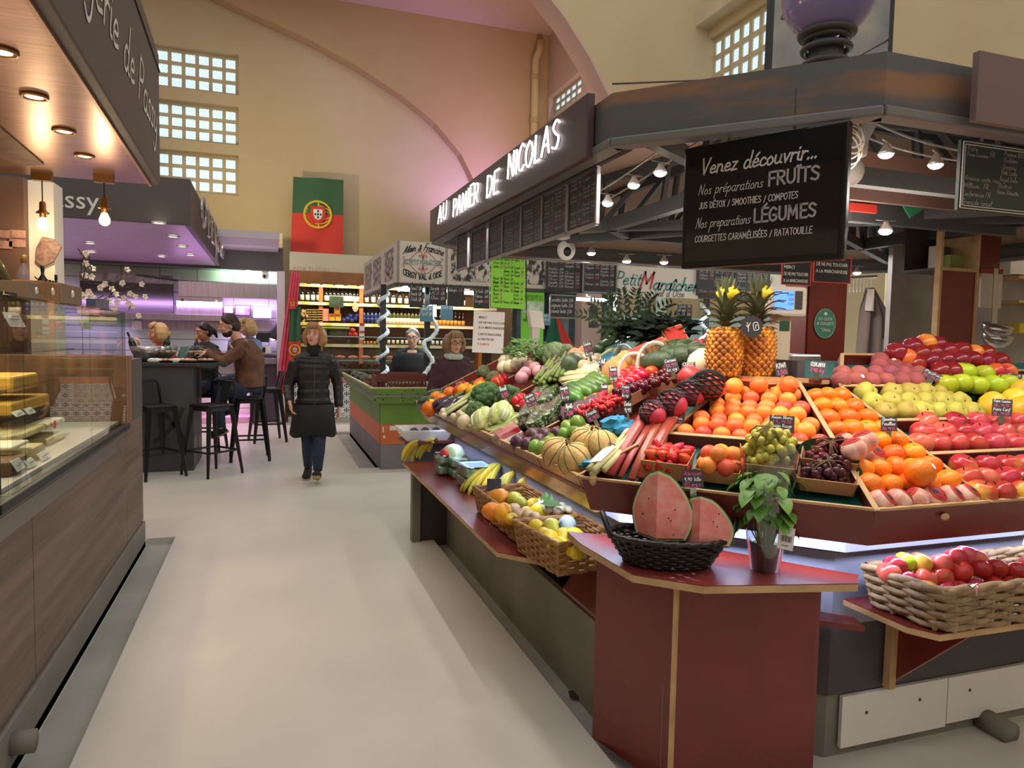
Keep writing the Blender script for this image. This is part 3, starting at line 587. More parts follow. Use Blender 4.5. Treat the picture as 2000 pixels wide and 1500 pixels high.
for x,y,rz,lab in((-.58,8.22,.72,'black metal stool in front, empty, nearest the aisle'),(-1.13,8.2,2.2,'black metal stool half hidden by the end of the cheese case'),(-.22,9.1,.05,'black metal stool under the man in the brown jacket'),(-.02,10.6,.2,'black metal stool behind the man, nearest the pink curtain'),(-.78,9.95,1.4,'black metal stool under the dark-haired diner')):
 put(sp,(x,y,0),(0,0,rz),label=lab,group='bar stools')
YK=13.35
M_tile=mat('kitchen_tile',(206,218,206),rough=.25);n_,l_,b_=rnodes(M_tile)
tc=n_.new('ShaderNodeTexCoord');bk=n_.new('ShaderNodeTexBrick');bk.inputs['Color1'].default_value=lin((206,220,206))+(1,);bk.inputs['Color2'].default_value=lin((200,214,200))+(1,);bk.inputs['Mortar'].default_value=lin((110,118,116))+(1,)
bk.inputs['Scale'].default_value=1;bk.inputs['Brick Width'].default_value=.58;bk.inputs['Row Height'].default_value=.2;bk.inputs['Mortar Size'].default_value=.006;bk.offset=0
mp=n_.new('ShaderNodeMapping');mp.inputs['Rotation'].default_value=(PI/2,0,0);l_.new(tc.outputs['Object'],mp.inputs[0]);l_.new(mp.outputs[0],bk.inputs['Vector']);l_.new(bk.outputs[0],b_.inputs['Base Color'])
mb=MB();mb.box((-6,YK+.02,0),(.15,YK+.2,3.3));ST(mb,'wall_kitchen',M_tile)
zk=at_y(440,497,YK).z
mb=MB();mb.box((-6,11.0,zk+.02),(.15,YK+.2,zk+.12));tag(P(mb,'kitchen_ceiling',mat('kitchen_soffit',(214,204,214),rough=.5)),kind='structure')
ya=12.75
a=at_y(440,478,ya);b=at_y(553,530,ya)
mb=MB();mb.box((-4.5,ya,b.z),(b.x,ya+.2,a.z+.0));tag(P(mb,'kitchen_header',mat('header_grey',(76,70,70),rough=.6)),kind='structure')
c=at_y(552,455,ya+.05)
mb=MB();mb.box((-3.5,ya+.1,a.z-.05),(c.x,ya+.5,c.z));tag(P(mb,'header_box',mat('box_cream',(178,166,140),rough=.8)),kind='structure')
p0=at_y(541,700,ya);p1=at_y(560,700,ya)
mb=MB();mb.box((p0 .x,ya,0),(p1 .x-.03,ya+.6,b.z));ST(mb,'column_kitchen',mat('pillar_grey',(206,196,198),rough=.6))
def kbox(name,label,cat,x0,y0,x1,y1,Y,d,m,bev=.004,zmin=None):
 a=at_y(x0,y1,Y);b=at_y(x1,y0,Y);mb=MB();mb.box((a.x,Y,a.z if zmin is None else zmin),(b.x,Y+d,b.z));o=P(mb,name,m,bev=bev)
 if label:tag(o,label,cat)
 return o,a,b
M_ss=mat('brushed_steel',(186,176,184),(168,158,166),rough=.3,metal=.85,scale=2,sv=(30,1,1))
ch,a,b=kbox('menu_blackboard','wide dark blackboard under foggy glass over the kitchen','blackboard',157,553,338,608,YK-.25,.05,mat('board_dark',(52,46,44),(40,34,34),rough=.35,scale=3))
mb=MB();mb.box((a.x,YK-.27,b.z-.02),(b.x,YK-.26,b.z+.12));P(mb,'misty_strip',mat('mist',(168,164,150),(110,104,92),rough=.5,scale=9),ch)
mb=MB();mb.bar(at_y(266,537,YK-.3),at_y(375,552,YK-.3),.03,.03);tag(P(mb,'folded_parasol',mat('parasol_green',(44,60,52))),'thin folded dark green parasol lying above the blackboard','parasol')
hood,a,b=kbox('steel_hood','long brushed steel hood above the wall cabinets','hood',348,556,540,578,YK-.45,.42,M_ss)
t,a,b=kbox('wall_cabinet','brushed steel wall cabinet with two sliding doors','cabinet',345,578,434,618,YK-.4,.38,M_ss)
m_=(a.x+b.x)/2
for u0,u1 in((a.x+.02,m_-.01),(m_+.01,b.x-.02)):
 mb=MB();mb.box((u0,YK-.415,a.z+.03),(u1,YK-.4,b.z-.03));d=P(mb,'sliding_door',M_ss,t,bev=.003)
 mb=MB();hx=u0+.05 if u0<m_-.1 else u1-.09;mb.box((hx,YK-.42,b.z-.17),(hx+.04,YK-.414,b.z-.07));P(mb,'handle',M_chrome,d)
sh,a,b=kbox('steel_shelf','long steel wall shelf below the blackboard and cabinet','shelf',225,616,436,622,YK-.5,.5,M_ss)
kbox('splash_panel','brushed steel splash panel behind the kitchen worktop','panel',262,626,540,642,YK-.03,.04,M_ss)
kbox('worktop','steel kitchen worktop running along the tiled wall','worktop',120,700,540,708,YK-.7,.7,M_ss)
kbox('dispenser','white towel dispenser on the wall left of the blonde diner','dispenser',257,626,276,645,YK-.12,.1,M_white,.02)
tv,a,b=kbox('monitor','small dark screen showing a picture, between cabinet and pink board','screen',458,596,490,617,YK-.3,.04,M_black)
mb=MB();mb.box((a.x+.02,YK-.305,a.z+.02),(b.x-.02,YK-.3,b.z-.02));P(mb,'picture',mat('screen_img',(190,130,140),(70,70,90),rough=.3,scale=14,emis=(150,100,120),es=.25),tv)
kbox('chopping_board','pale pink rounded chopping board hanging at the right of kitchen','chopping board',494,600,530,621,YK-.25,.03,mat('board_pink',(240,206,232),rough=.4),.03)
kbox('under_box','small pink carton left of the screen','box',437,600,455,611,YK-.3,.2,mat('box_pink',(214,130,160),rough=.6))
ov,a,b=kbox('coffee_machine','dark coffee machine under the pink chopping board','coffee machine',500,650,526,668,YK-.55,.4,M_black)
kbox('toaster_oven','white electric oven with dark door under the coffee machine','oven',494,676,530,691,YK-.55,.4,M_white,.01)
mb=MB();a=at_y(516,683,YK-.56);mb.box((a.x-.2,YK-.56,a.z-.05),(a.x+.02,YK-.55,a.z+.04));P(mb,'oven_door',M_black,bpy.data.objects['toaster_oven'])
kbox('low_cupboard','dark low cupboard below the white oven','cupboard',488,694,540,806,YK-.6,.5,mat('cup_dark',(70,60,72),rough=.4),.004,.05)
a=at_z(545,806,.12);mb=MB();mb.box((-4,ya+.05,0),(p0 .x,YK,.1));tag(P(mb,'kitchen_step',mat('step_pink',(226,176,206),rough=.5)),kind='structure')
t=T('task_lamp','grey cone-shaded lamp hanging at the right end of the kitchen','lamp',at_y(532,665,12.9));c=at_y(533,662,12.9)
mb=MB();mb.lathe([(.13,0),(.03,.28),(.02,.3)],16,MX.Translation(c)@Euler((0,.25,0)).to_matrix().to_4x4());P(mb,'shade',M_dgrey,t,True)
mb=MB();mb.tube([c+V((.07,0,.29)),c+V((.12,0,.6)),c+V((.12,0,.9))],.008,6);P(mb,'cord',M_black,t)
mb=MB();mb.ball(c+V((0,0,.01)),.04,10,6);P(mb,'bulb',M_lamp,t)
for x,y,lab in((458,522,'small white spotlight on the header, nearer the canopy'),(484,527,'white dome spotlight under the header, beside the camera')):
 c=at_y(x,y,12.9);t=T('spotlight',lab,'ceiling light',c);mb=MB();mb.lathe([(.07,0),(.05,.05),(.02,.08)],14,MX.Translation(c));P(mb,'housing',M_white,t,True)
 mb=MB();mb.ball(c+V((0,0,-.002)),(.05,.05,.015),12,6);P(mb,'lens',M_lamp,t)
def dome_cam(c,label,k=1.):
 t=T('security_camera',label,'camera',c)
 mb=MB();mb.lathe([(.06*k,.1*k),(.06*k,.06*k),(.03*k,.05*k)],14,MX.Translation(c));P(mb,'mount',M_white,t,True)
 mb=MB();mb.ball(c,(.055*k,.055*k,.065*k),14,10);b=P(mb,'head',M_white,t,True)
 mb=MB();mb.ball(c+V((-.01*k,-.042*k,-.015*k)),(.026*k,.02*k,.03*k),10,6);P(mb,'lens',M_black,b,True)
dome_cam(at_y(518,538,12.85),'white dome camera under the grey header of the kitchen',1.0)
YP=12.65;YS=13.25
M_shelf=mat('shelf_wood',(206,172,120),(188,152,104),rough=.6,scale=5,sv=(1,6,6))
M_edge=mat('shelf_edge',(240,226,190),rough=.6)
M_orange=mat('upright_orange',(188,112,58),rough=.6)
a=at_y(566,497,YP);b=at_y(566,527,YP)
mb=MB();mb.box((a.x,YP,b.z),(4.0,YP+.3,a.z+.05));hd=P(mb,'shop_header',mat('header_cream',(214,202,176),rough=.8));tag(hd,kind='structure')
mb=MB();q=at_y(572,519,YP);printed(mb,'PORTUGAL',(q.x,YP-.003,q.z-.09),(1,0,.0),(0,0,1),.13,.62,space=1.3);P(mb,'faint_lettering',mat('faint_letter',(186,176,156)),hd)
p0=at_y(566,528,YP);p1=at_y(712,536,YP);pts=[V((p0 .x,YP-.05,p0 .z)),V((2.6,YP-.05,p0 .z))]
n=40
for i in range(n+1):x=2.6-(2.6-p0 .x)*i/n;pts.append(V((x,YP-.05,p0 .z-.2+.028*math.cos(i/n*2*PI*11))))
mb=MB();mb.prism(pts,(0,.03,0));tag(P(mb,'scalloped_valance',mat('valance_brown',(160,106,62),(140,90,52),rough=.7,scale=4)),'brown scalloped valance over the grocery shelves','valance')
sz=[at_y(640,y,YS).z for y in(556,591,631,672)]
x0=at_y(578,600,YS).x;x1=4.2
su=T('grocery_shelves','tall wooden grocery shelves full of bottles behind the meat counter','shelves',((x0+x1)/2,YS,0))
mb=MB();mb.box((x0,YS+.32,.8),(x1,YS+.36,2.75));P(mb,'back_board',mat('shelf_back',(112,84,62),rough=.7),su)
for z in sz:
 mb=MB();mb.box((x0,YS,z-.03),(x1,YS+.32,z));s=P(mb,'shelf',M_shelf,su)
 mb=MB();mb.box((x0,YS-.012,z-.05),(x1,YS,z+.005));P(mb,'edge_strip',M_edge,s)
 mb=MB()
 for k in range(6):u=x0+.1+k*.42;mb.box((u,YS-.016,z-.045),(u+.1,YS-.012,z))
 P(mb,'price_strip',mat('tag_yellow',(230,214,90)),s)
for px in(627,706,940):q=at_y(px,600,YS);mb=MB();mb.box((q.x-.035,YS+.02,.8),(q.x+.035,YS+.3,2.72));P(mb,'upright',M_orange,su)
b_wine=bottle_proto('wine_bottle',M_bott,M_labw,M_foilr,.3,.038);b_blue=bottle_proto('blue_bottle',M_blue,M_blue,M_ink,.28,.04)
b_pale=bottle_proto('oil_bottle',mat('bottle_olive',(88,92,50),rough=.15),M_lab,M_bott,.3,.036,.3,(.05,.42));b_amber=bottle_proto('amber_bottle',M_bott2,mat('label_amber',(214,150,60)),M_foil,.27,.036,.32,(.05,.4))
def row(pr,sh,xa,xb,n,lab,grp,sc=1.0,Y=YS+.1):
 a=at_y(xa,600,Y).x;b=at_y(xb,600,Y).x
 for i in range(n):
  put(pr,(a+(b-a)*i/max(1,n-1),Y,sz[sh]+.001),(0,0,rr(0,6)),sc*rr(.97,1.03),'%s, %s from the left'%(lab,ORD[i+1]),grp)
row(b_wine,1,590,622,4,'dark wine bottle on the upper shelf left of the orange upright','wine bottles, upper shelf')
row(b_wine,1,637,699,9,'dark wine bottle on the upper shelf between the orange uprights','wine bottles, upper shelf')
row(b_blue,2,711,742,5,'blue bottle on the second shelf beside the spiral post','blue bottles')
row(b_pale,2,755,827,11,'cream-labelled green bottle on the second shelf','cream-labelled bottles')
row(b_amber,2,845,905,9,'amber-labelled bottle on the second shelf right of the dark post','amber-labelled bottles')
row(b_wine,1,716,905,16,'dark bottle high on the shelf behind the hanging blackboards','bottles behind the blackboards')
row(b_wine,3,760,905,18,'small dark bottle on the lowest shelf behind the sellers','small dark bottles, lowest shelf',.7)
row(b_amber,3,712,732,4,'small reddish jar bottle right of the red price board','small bottles on lowest shelf',.6)
def shbox(name,label,cat,px0,py0,px1,py1,m,Y=YS+.02,d=.16,grp=None):
 o,a,b=kbox(name,None,None,px0,py0,px1,py1,Y,d,m,.003);tag(o,label,cat,grp);return o
M_yb=mat('tin_yellow',(226,178,60),rough=.5);M_rd=mat('pack_red',(206,60,50),rough=.5);M_pk=mat('pack_pink',(232,150,140),rough=.5)
for i in range(3):
 for j in range(5):
  x=598.5+i*10.8;y=604.4+j*4.7
  o=shbox('black_tin','flat black tin with yellow edge, %s column, %s from the top'%(('left','middle','right')[i],ORD[j+1]),'tin',x,y,x+10,y+4.2,M_ink,grp='black tins stacked on the second shelf')
  a=at_y(x,y+1,YS+.018);b=at_y(x+10,y,YS+.018);mb=MB();mb.box((a.x,YS+.016,a.z),(b.x,YS+.0195,b.z));P(mb,'yellow_band',M_yb,o)
shbox('packet','tall pink and red packet right of the black tins','packet',631,603,642,627,M_pk)
for i,(x,y,w)in enumerate(((643,613,'lower left'),(655,613,'lower right'),(653,600,'on top'))):
 o=shbox('packet','small yellow and red packet, %s of the three'%w,'packet',x,y,x+11,y+13.5,M_yb,grp='yellow packets')
 a=at_y(x,y+5,YS);b=at_y(x+11,y+1,YS);mb=MB();mb.box((a.x+.01,YS+.016,a.z),(b.x-.01,YS+.0195,b.z));P(mb,'red_print',M_rd,o)
for i,(x,y)in enumerate(((671,625),(679,622),(687,625),(694,622),(684,617),(697,617))):
 c=at_y(x,y,YS+.1);mb=MB();mb.ball(c,(.05,.06,.042),9,6,fn=lambda q:q*(1+.15*noise.noise(q*3+V((i,0,0)))));tag(P(mb,'blue_packet',mat('bag_blue',(52,66,150),rough=.35)),'crumpled blue packet on the second shelf, %s of the heap'%ORD[i+1],'packet','blue packets')
mb=MB();c=at_y(594,618,YS+.05)
for k in range(14):mb.ball(c+V((rr(-.05,.05),rr(-.03,.03),rr(-.12,.12))),.028,7,5)
tag(P(mb,'garlic_braid',mat('onion_skin',(206,170,128),rough=.6),smooth=True),'hanging braid of pale onions left of the black tins','braid')
o,a,b=kbox('picture_board','dark green landscape print hanging in front of the wine bottles','picture',643,579,671,600,YS-.1,.015,mat('print_green',(62,78,58),(34,44,36),rough=.4,scale=7))
c=at_y(694,599,YS-.08);mb=MB();mb.lathe([(.055,0),(.055,.008)],24,MX.Translation(c)@Euler((PI/2,0,0)).to_matrix().to_4x4()@MX.Diagonal((1,1.7,1,1)));tag(P(mb,'oval_plaque',mat('plaque',(196,190,160),(150,140,110),rough=.4,scale=30)),'pale oval plaque hanging beside the orange upright','plaque')
xL=at_y(575,800,YP).x;xR=3.6
mc=T('meat_counter','glass-fronted delicatessen counter with blue and white tiled base','counter',((xL+xR)/2,YP,0))
zT=at_y(660,746,YP).z;zt=at_y(660,658,YP).z
M_azu=mat('azulejo',(226,226,220),rough=.2);n_,l_,b_=rnodes(M_azu)
tc=n_.new('ShaderNodeTexCoord');mp=n_.new('ShaderNodeMapping');mp.inputs['Scale'].default_value=(7,7,7);l_.new(tc.outputs['Object'],mp.inputs[0])
fr=n_.new('ShaderNodeVectorMath');fr.operation='FRACTION';l_.new(mp.outputs[0],fr.inputs[0]);sb=n_.new('ShaderNodeVectorMath');sb.operation='SUBTRACT';sb.inputs[1].default_value=(.5,.5,.5);l_.new(fr.outputs[0],sb.inputs[0])
ab=n_.new('ShaderNodeVectorMath');ab.operation='ABSOLUTE';l_.new(sb.outputs[0],ab.inputs[0]);nz=n_.new('ShaderNodeTexNoise');nz.inputs['Scale'].default_value=7;nz.inputs['Detail'].default_value=1;l_.new(ab.outputs[0],nz.inputs['Vector'])
rp=n_.new('ShaderNodeValToRGB');rp.color_ramp.interpolation='CONSTANT';rp.color_ramp.elements[0].color=lin((228,228,222))+(1,);rp.color_ramp.elements[1].position=.52;rp.color_ramp.elements[1].color=lin((58,62,84))+(1,);l_.new(nz.outputs[0],rp.inputs[0]);l_.new(rp.outputs[0],b_.inputs['Base Color'])
mb=MB();mb.box((xL,YP,.1),(xR,YP+.1,zT));P(mb,'tile_front',M_azu,mc)
mb=MB();mb.box((xL-.1,YP-.01,0),(xR,YP+.55,.1));P(mb,'plinth',mat('plinth_stone',(168,162,152),rough=.6),mc)
mb=MB();mb.box((xL,YP-.03,zT),(xR,YP+.6,zT+.06));P(mb,'red_band',mat('counter_red',(206,110,92),rough=.5),mc)
mb=MB();mb.box((xL,YP-.035,zT+.06),(xR,YP+.6,zT+.085));P(mb,'steel_rim',M_steel,mc)
mb=MB();gx=.62
for k in range(12):mb.box((gx,YP-.012,.42+k*.026),(gx+.55,YP,.434+k*.026))
for u in(gx-.03,gx+.55):mb.box((u,YP-.014,.39),(u+.03,YP,.76))
mb.box((gx-.03,YP-.014,.37),(gx+.58,YP,.4));mb.box((gx-.03,YP-.014,.74),(gx+.58,YP,.77));P(mb,'vent_grille',mat('vent_white',(214,208,198)),mc)
mb=MB();mb.box((xL,YP,zT+.085),(xR,YP+.008,zt));P(mb,'front_glass',M_glass,mc)
for z in(zT+.2,zT+.36):mb=MB();mb.box((xL,YP+.02,z),(xR,YP+.5,z+.02));P(mb,'case_shelf',M_steel,mc)
mb=MB();mb.box((xL,YP+.1,zt),(xR,YP+.55,zt+.015));P(mb,'case_top',M_steel,mc)
M_meat=mat('cured_meat',(120,62,48),(160,96,78),rough=.45,scale=14)
for j,(z,nm)in enumerate(((zT+.09,'bottom'),(zT+.225,'middle'),(zT+.385,'top'))):
 for i in range(9):
  x=xL+.12+i*.22;mb=MB();mb.tube([(x-.08,YP+.2+rr(-.04,.04),z+.04),(x,YP+.16,z+.045),(x+.08,YP+.2+rr(-.04,.04),z+.04)],[.02,.034,.02],8)
  tag(P(mb,'sausage',M_meat,None,True),'cured sausage in the counter, %s shelf, %s from the left'%(nm,ORD[i+1]),'sausage','cured sausages in the counter')
for i,(xa,xb,w)in enumerate(((591,638,'left'),(640,682,'right'))):
 o,a,b=kbox('lidded_box','clear food box with lime green lid on the counter, %s one'%w,'box',xa,645,xb,658,YP+.15,.3,glassm('clear_plastic',(225,232,225),.9),.01)
 o.location.z+=zt+.016-a.z;mb=MB();mb.box((a.x-.01,YP+.14,b.z),(b.x+.01,YP+.46,b.z+.03));P(mb,'lid',mat('lid_lime',(170,206,60),rough=.4),o,bev=.008)
 mb=MB();mb.box((a.x+.03,YP+.2,a.z+.01),(b.x-.03,YP+.4,a.z+.08));P(mb,'food',mat('food_tan',(150,120,80),(96,110,60),rough=.7,scale=20),o)
for i,(x,y)in enumerate(((684,654),(693,654),(689,648))):
 c=at_y(x,y,YP+.2);mb=MB();mb.ball((c.x,c.y,zt+.05+(.07 if i==2 else 0)),(.05,.05,.04),8,6);tag(P(mb,'red_bag',M_rd),'small red packet of sweets on the counter, %s'%('left','right','on top')[i],'packet','red packets')
o,a,b=kbox('price_board','tall red and white price board on the counter end','sign',702,631,712,664,YP+.1,.012,M_labw);mb=MB();mb.box((a.x,YP+.095,b.z-.05),(b.x,YP+.1,b.z));mb.box((a.x,YP+.095,a.z+.12),(b.x,YP+.1,a.z+.16));P(mb,'red_heading',M_rd,o)
def drape(x,u):return x
mb=MB();T0=[at_y(568,530,YP-.25),at_y(587,535,YP-.25)];B0=[at_y(537,768,YP-.3),at_y(566,770,YP-.3)]
vs=[];nn=24;mm=10
for j in range(mm+1):
 for i in range(nn+1):
  u=i/nn;v=j/mm;q=T0[0].lerp(T0[1],u).lerp(B0[0].lerp(B0[1],u),v**.8);q.y+=.035*math.sin(u*26+v)*(.4+v);vs.append(q)
mb.add(vs,[(j*(nn+1)+i,j*(nn+1)+i+1,(j+1)*(nn+1)+i+1,(j+1)*(nn+1)+i)for j in range(mm)for i in range(nn)])
cu=P(mb,'curtain',mat('curtain_pink',(226,100,116),(206,74,92),rough=.8,scale=3),None,True);tag(cu,'pink-red curtain gathered at the left jamb of the grocery','curtain')
p=[at_y(*q,YP-.36)for q in((566,600),(587,598),(588,735),(562,735))]
pf=p
def dp(u,v):
 q=pf[0].lerp(pf[1],u).lerp(pf[3].lerp(pf[2],u),v);q.y+=.025*math.sin(u*14+v*2);return q
fl2=T('draped_flag','green and red flag draped over the pink curtain','flag',dp(.5,1))
P(cloth(0,1,0,.5,0,10,dp),'green_field',MG,fl2,True);P(cloth(0,1,.5,1,0,10,dp),'red_field',MR,fl2,True)
emblem(fl2,dp(.5,.62)+V((0,-.05,0)),.085,V((1,0,0)),V((0,0,1)),V((0,-1,0)))
mb=MB();a=at_y(565,603,YP-.42);b=at_y(577,582,YP-.42);mb.box((a.x,YP-.42,a.z),(b.x,YP-.41,b.z));o=P(mb,'pennant',M_rd);tag(o,'small red pennant with yellow letter U on the curtain','pennant')
mb=MB();printed(mb,'U',((a.x+b.x)/2,YP-.42,a.z+.05),(1,0,0),(0,0,1),.1,None,0,.01,'c');P(mb,'letter',MY,o)
M_gr1=mat('paint_green',(112,150,60),(100,138,52),rough=.5,scale=4);M_gr2=mat('paint_pale_green',(150,152,96),(138,142,88),rough=.55,scale=3)
M_or=mat('paint_orange',(222,118,66),(208,106,58),rough=.5,scale=4);M_gy=mat('paint_grey',(136,128,130),(122,116,118),rough=.6,scale=3)
X2,Y2=1.2,8.06;X2R,Y2B=6.2,11.3
st2=T('vegetable_stall','far vegetable stall counter painted green, orange and grey','market stall',(3.4,9.4,0))
def band(z0,z1,m,name,o=0.0,o2=0.0):
 mb=MB()
 for a,b in(((X2,Y2B),(X2,Y2)),((X2,Y2),(X2R,Y2))):
  sx=-1 if a[0]==b[0]else 0;sy=0 if sx else-1
  p=[V((a[0]-o,a[1]-(o if b[1]==Y2 and not sx else 0),z0)),V((b[0]-o,b[1]-o,z0)),V((b[0]-o2,b[1]-o2,z1)),V((a[0]-o2,a[1]-(o2 if not sx else 0),z1))]
  p[1]=V((X2-o if sx else X2R,Y2-o,z0));p[2]=V((X2-o2 if sx else X2R,Y2-o2,z1));p[0]=V((X2-o,Y2B if sx else Y2-o,z0));p[3]=V((X2-o2,Y2B if sx else Y2-o2,z1))
  if sx:p[1].y+=.004;p[2].y+=.004
  mb.prism(p,(.03,0,0)if sx else(0,.03,0))
 return P(mb,name,m,st2)
band(-.045,.29,M_gy,'grey_base');band(.29,.52,M_or,'orange_band',.004,.004);band(.52,.78,M_gr1,'green_band',.008,.008)
band(.76,.94,M_gr1,'sloping_green_board',.05,.13)
mb=MB();mb.box((X2-.13,Y2-.13,.935),(X2-.1,Y2B,.95));mb.box((X2-.1,Y2-.13,.935),(X2R,Y2-.1,.95));P(mb,'worn_edge',mat('edge_wood',(206,190,140),rough=.7),st2)
mb=MB();mb.box((X2-.1,Y2-.1,.84),(X2R,Y2+.38,.86));mb.box((X2-.1,Y2+.38,.84),(X2+.3,Y2B,.86));P(mb,'counter_deck',M_gy,st2)
mb=MB()
for k in range(26):x=X2-.1+abs(RN.gauss(0,.35));z=.77+rr(0,.15);r=rr(.004,.012);o_=.05+.08*(z-.76)/.18;mb.lathe([(r,0),(r*.6,.002)],6,MX.Translation((x,Y2-o_-.001,z))@Euler((PI/2,0,0)).to_matrix().to_4x4())
P(mb,'chipped_paint',M_black,st2)
mb=MB();
for u,v_,w,h in((.1,.45,.09,.05),(.02,.43,.015,.06),(.3,.44,.05,.025),(.03,.36,.02,.03)):mb.box((X2+u,Y2-.007,v_),(X2+u+w,Y2-.005,v_+h))
P(mb,'scuff',M_white,st2)
zb2,zt2=2.12,2.585
YF=7.98;XLF=1.36
cp=T('stall_canopy','white canopy boards with signs and drawings around the far vegetable stall','canopy',(3.8,9.4,zb2))
M_cw=mat('board_white',(218,208,196),rough=.6)
mb=MB();mb.box((XLF,YF,zb2),(7.0,YF+.04,zt2));P(mb,'front_board',M_cw,cp);mb=MB();mb.box((XLF-.02,YF,zb2),(XLF+.02,10.8,zt2));P(mb,'side_board',M_cw,cp)
mb=MB();mb.box((XLF,YF-.02,zb2-.03),(7.0,YF+.06,zb2));mb.box((XLF-.03,YF,zb2-.03),(XLF+.03,10.8,zb2));P(mb,'rail',M_dgrey,cp)
mb=MB();mb.box((XLF,YF+.05,zt2-.06),(7.0,10.8,zt2-.03));P(mb,'roof_sheet',M_cw,cp)
M_draw=mat('ink_drawing',(206,196,188),(64,60,62),rough=.7,scale=14,lo=.44,hi=.56,detail=8,sv=(1.6,1.6,1))
for a,b in((8.15,8.75),(9.1,9.75),(9.95,10.6)):
 mb=MB();mb.box((XLF-.026,a,zb2+.06),(XLF-.02,b,zt2-.06));P(mb,'drawing',M_draw,cp)
for x0,x1 in((880,962),(1028,1064)):
 a=at_y(x0,550,YF);b=at_y(x1,550,YF);mb=MB();mb.box((a.x,YF-.006,zb2+.05),(b.x,YF,zt2-.05));P(mb,'drawing',M_draw,cp)
mb=MB();a=at_y(872,520,YF);mb.box((a.x-.012,YF-.012,zb2),(a.x+.012,YF,zt2));mb.box((XLF-.01,YF-.012,zb2),(XLF+.02,YF,zt2));P(mb,'seam_strip',mat('seam',(150,146,140)),cp)
M_teal=mat('letter_teal',(58,132,136));M_redl=mat('letter_red',(176,70,66))
def fp(px,py):q=at_y(px,py,YF);return V((q.x,YF-.004,q.z))
c=fp(826,512);mb=MB()
hand(mb,'Alain & Francine',c+V((0,0,.125)),(1,0,0),(0,0,1),.042,.46,.2,.45,0,4,'c',.001,-.9)
P(mb,'script_lettering',M_ink,cp)
mb=MB();hand(mb,'CERGY VAL d OISE',c+V((0,0,-.195)),(1,0,0),(0,0,1),.032,.45,.3,0,0,4,'c',.001,1.0);P(mb,'arched_lettering',M_ink,cp)
mb=MB();printed(mb,'AU PETIT MARAÎCHER',c+V((-.01,0,-.035)),(1,0,0),(0,0,1),.085,.44,.1,0,'c');P(mb,'teal_lettering',M_teal,cp)
mb=MB()
for sg in(1,-1):
 for s in([(0,.07),(.03,.12),(.08,.1),(.15,.03),(.2,.02),(.225,.035),(.22,.055),(.205,.05)],[(.0,.05),(.02,.08),(.045,.075),(.04,.06),(.03,.066)],[(0,.03),(.012,.045),(0,.07)]):
  for up in(1,-1):ribbon(mb,[(x*sg,up*z-.005)for x,z in crom(s,4)],.006,c,V((1,0,0)),V((0,0,1)),.001)
P(mb,'scrollwork',M_redl,cp)
a=at_y(1203,518,YF-.03);b=at_y(1362,585,YF-.03);zz=at_y(1280,527,YF-.03).z
mb=MB();mb.box((a.x,YF-.04,zb2-.04),(b.x,YF-.02,zt2-.1));ps=P(mb,'shop_sign',M_cw);tag(ps,'white sign board with big green and red script lettering','sign')
q=at_y(1212,556,YF-.04);mb=MB();hand(mb,'Petit',(a.x-.02,YF-.042,q.z),(1,0,0),(0,0,1),.082,.36,.2,.35,0,4);w0=at_y(1262,556,YF-.04)
hand(mb,'araîcher',(w0 .x+.09,YF-.042,q.z-.04),(1,0,0),(0,0,1),.082,.66,.26,.35,0,4);P(mb,'green_script',M_teal,ps)
mb=MB();hand(mb,'M',(w0 .x-.1,YF-.042,q.z-.03),(1,0,0),(0,0,1),.1,.2,.26,.3,0,4);P(mb,'red_script',M_redl,ps)
q=at_y(1238,575,YF-.04);mb=MB();hand(mb,'Cergy Val d Oise',(q.x,YF-.042,q.z-.01),(1,0,0),(0,0,1),.045,.72,.15,.3,0,4);P(mb,'black_script',M_ink,ps)
M_bb=mat('blackboard',(58,58,60),(50,50,52),rough=.5,scale=6);M_chalk=mat('chalk',(212,204,200),rough=.9);M_chalkp=mat('chalk_pink',(214,110,130),rough=.9);M_alu=mat('alu_frame',(150,148,148),rough=.4,metal=.5)
WORDS=['Tomate','Laitue','Carotte','Courgette','Poireau','Navet','Oignon','Radis','Salade','Celeri','Fenouil','Epinard','Haricot','Persil','Aubergine','Concombre','Chou','Ail']
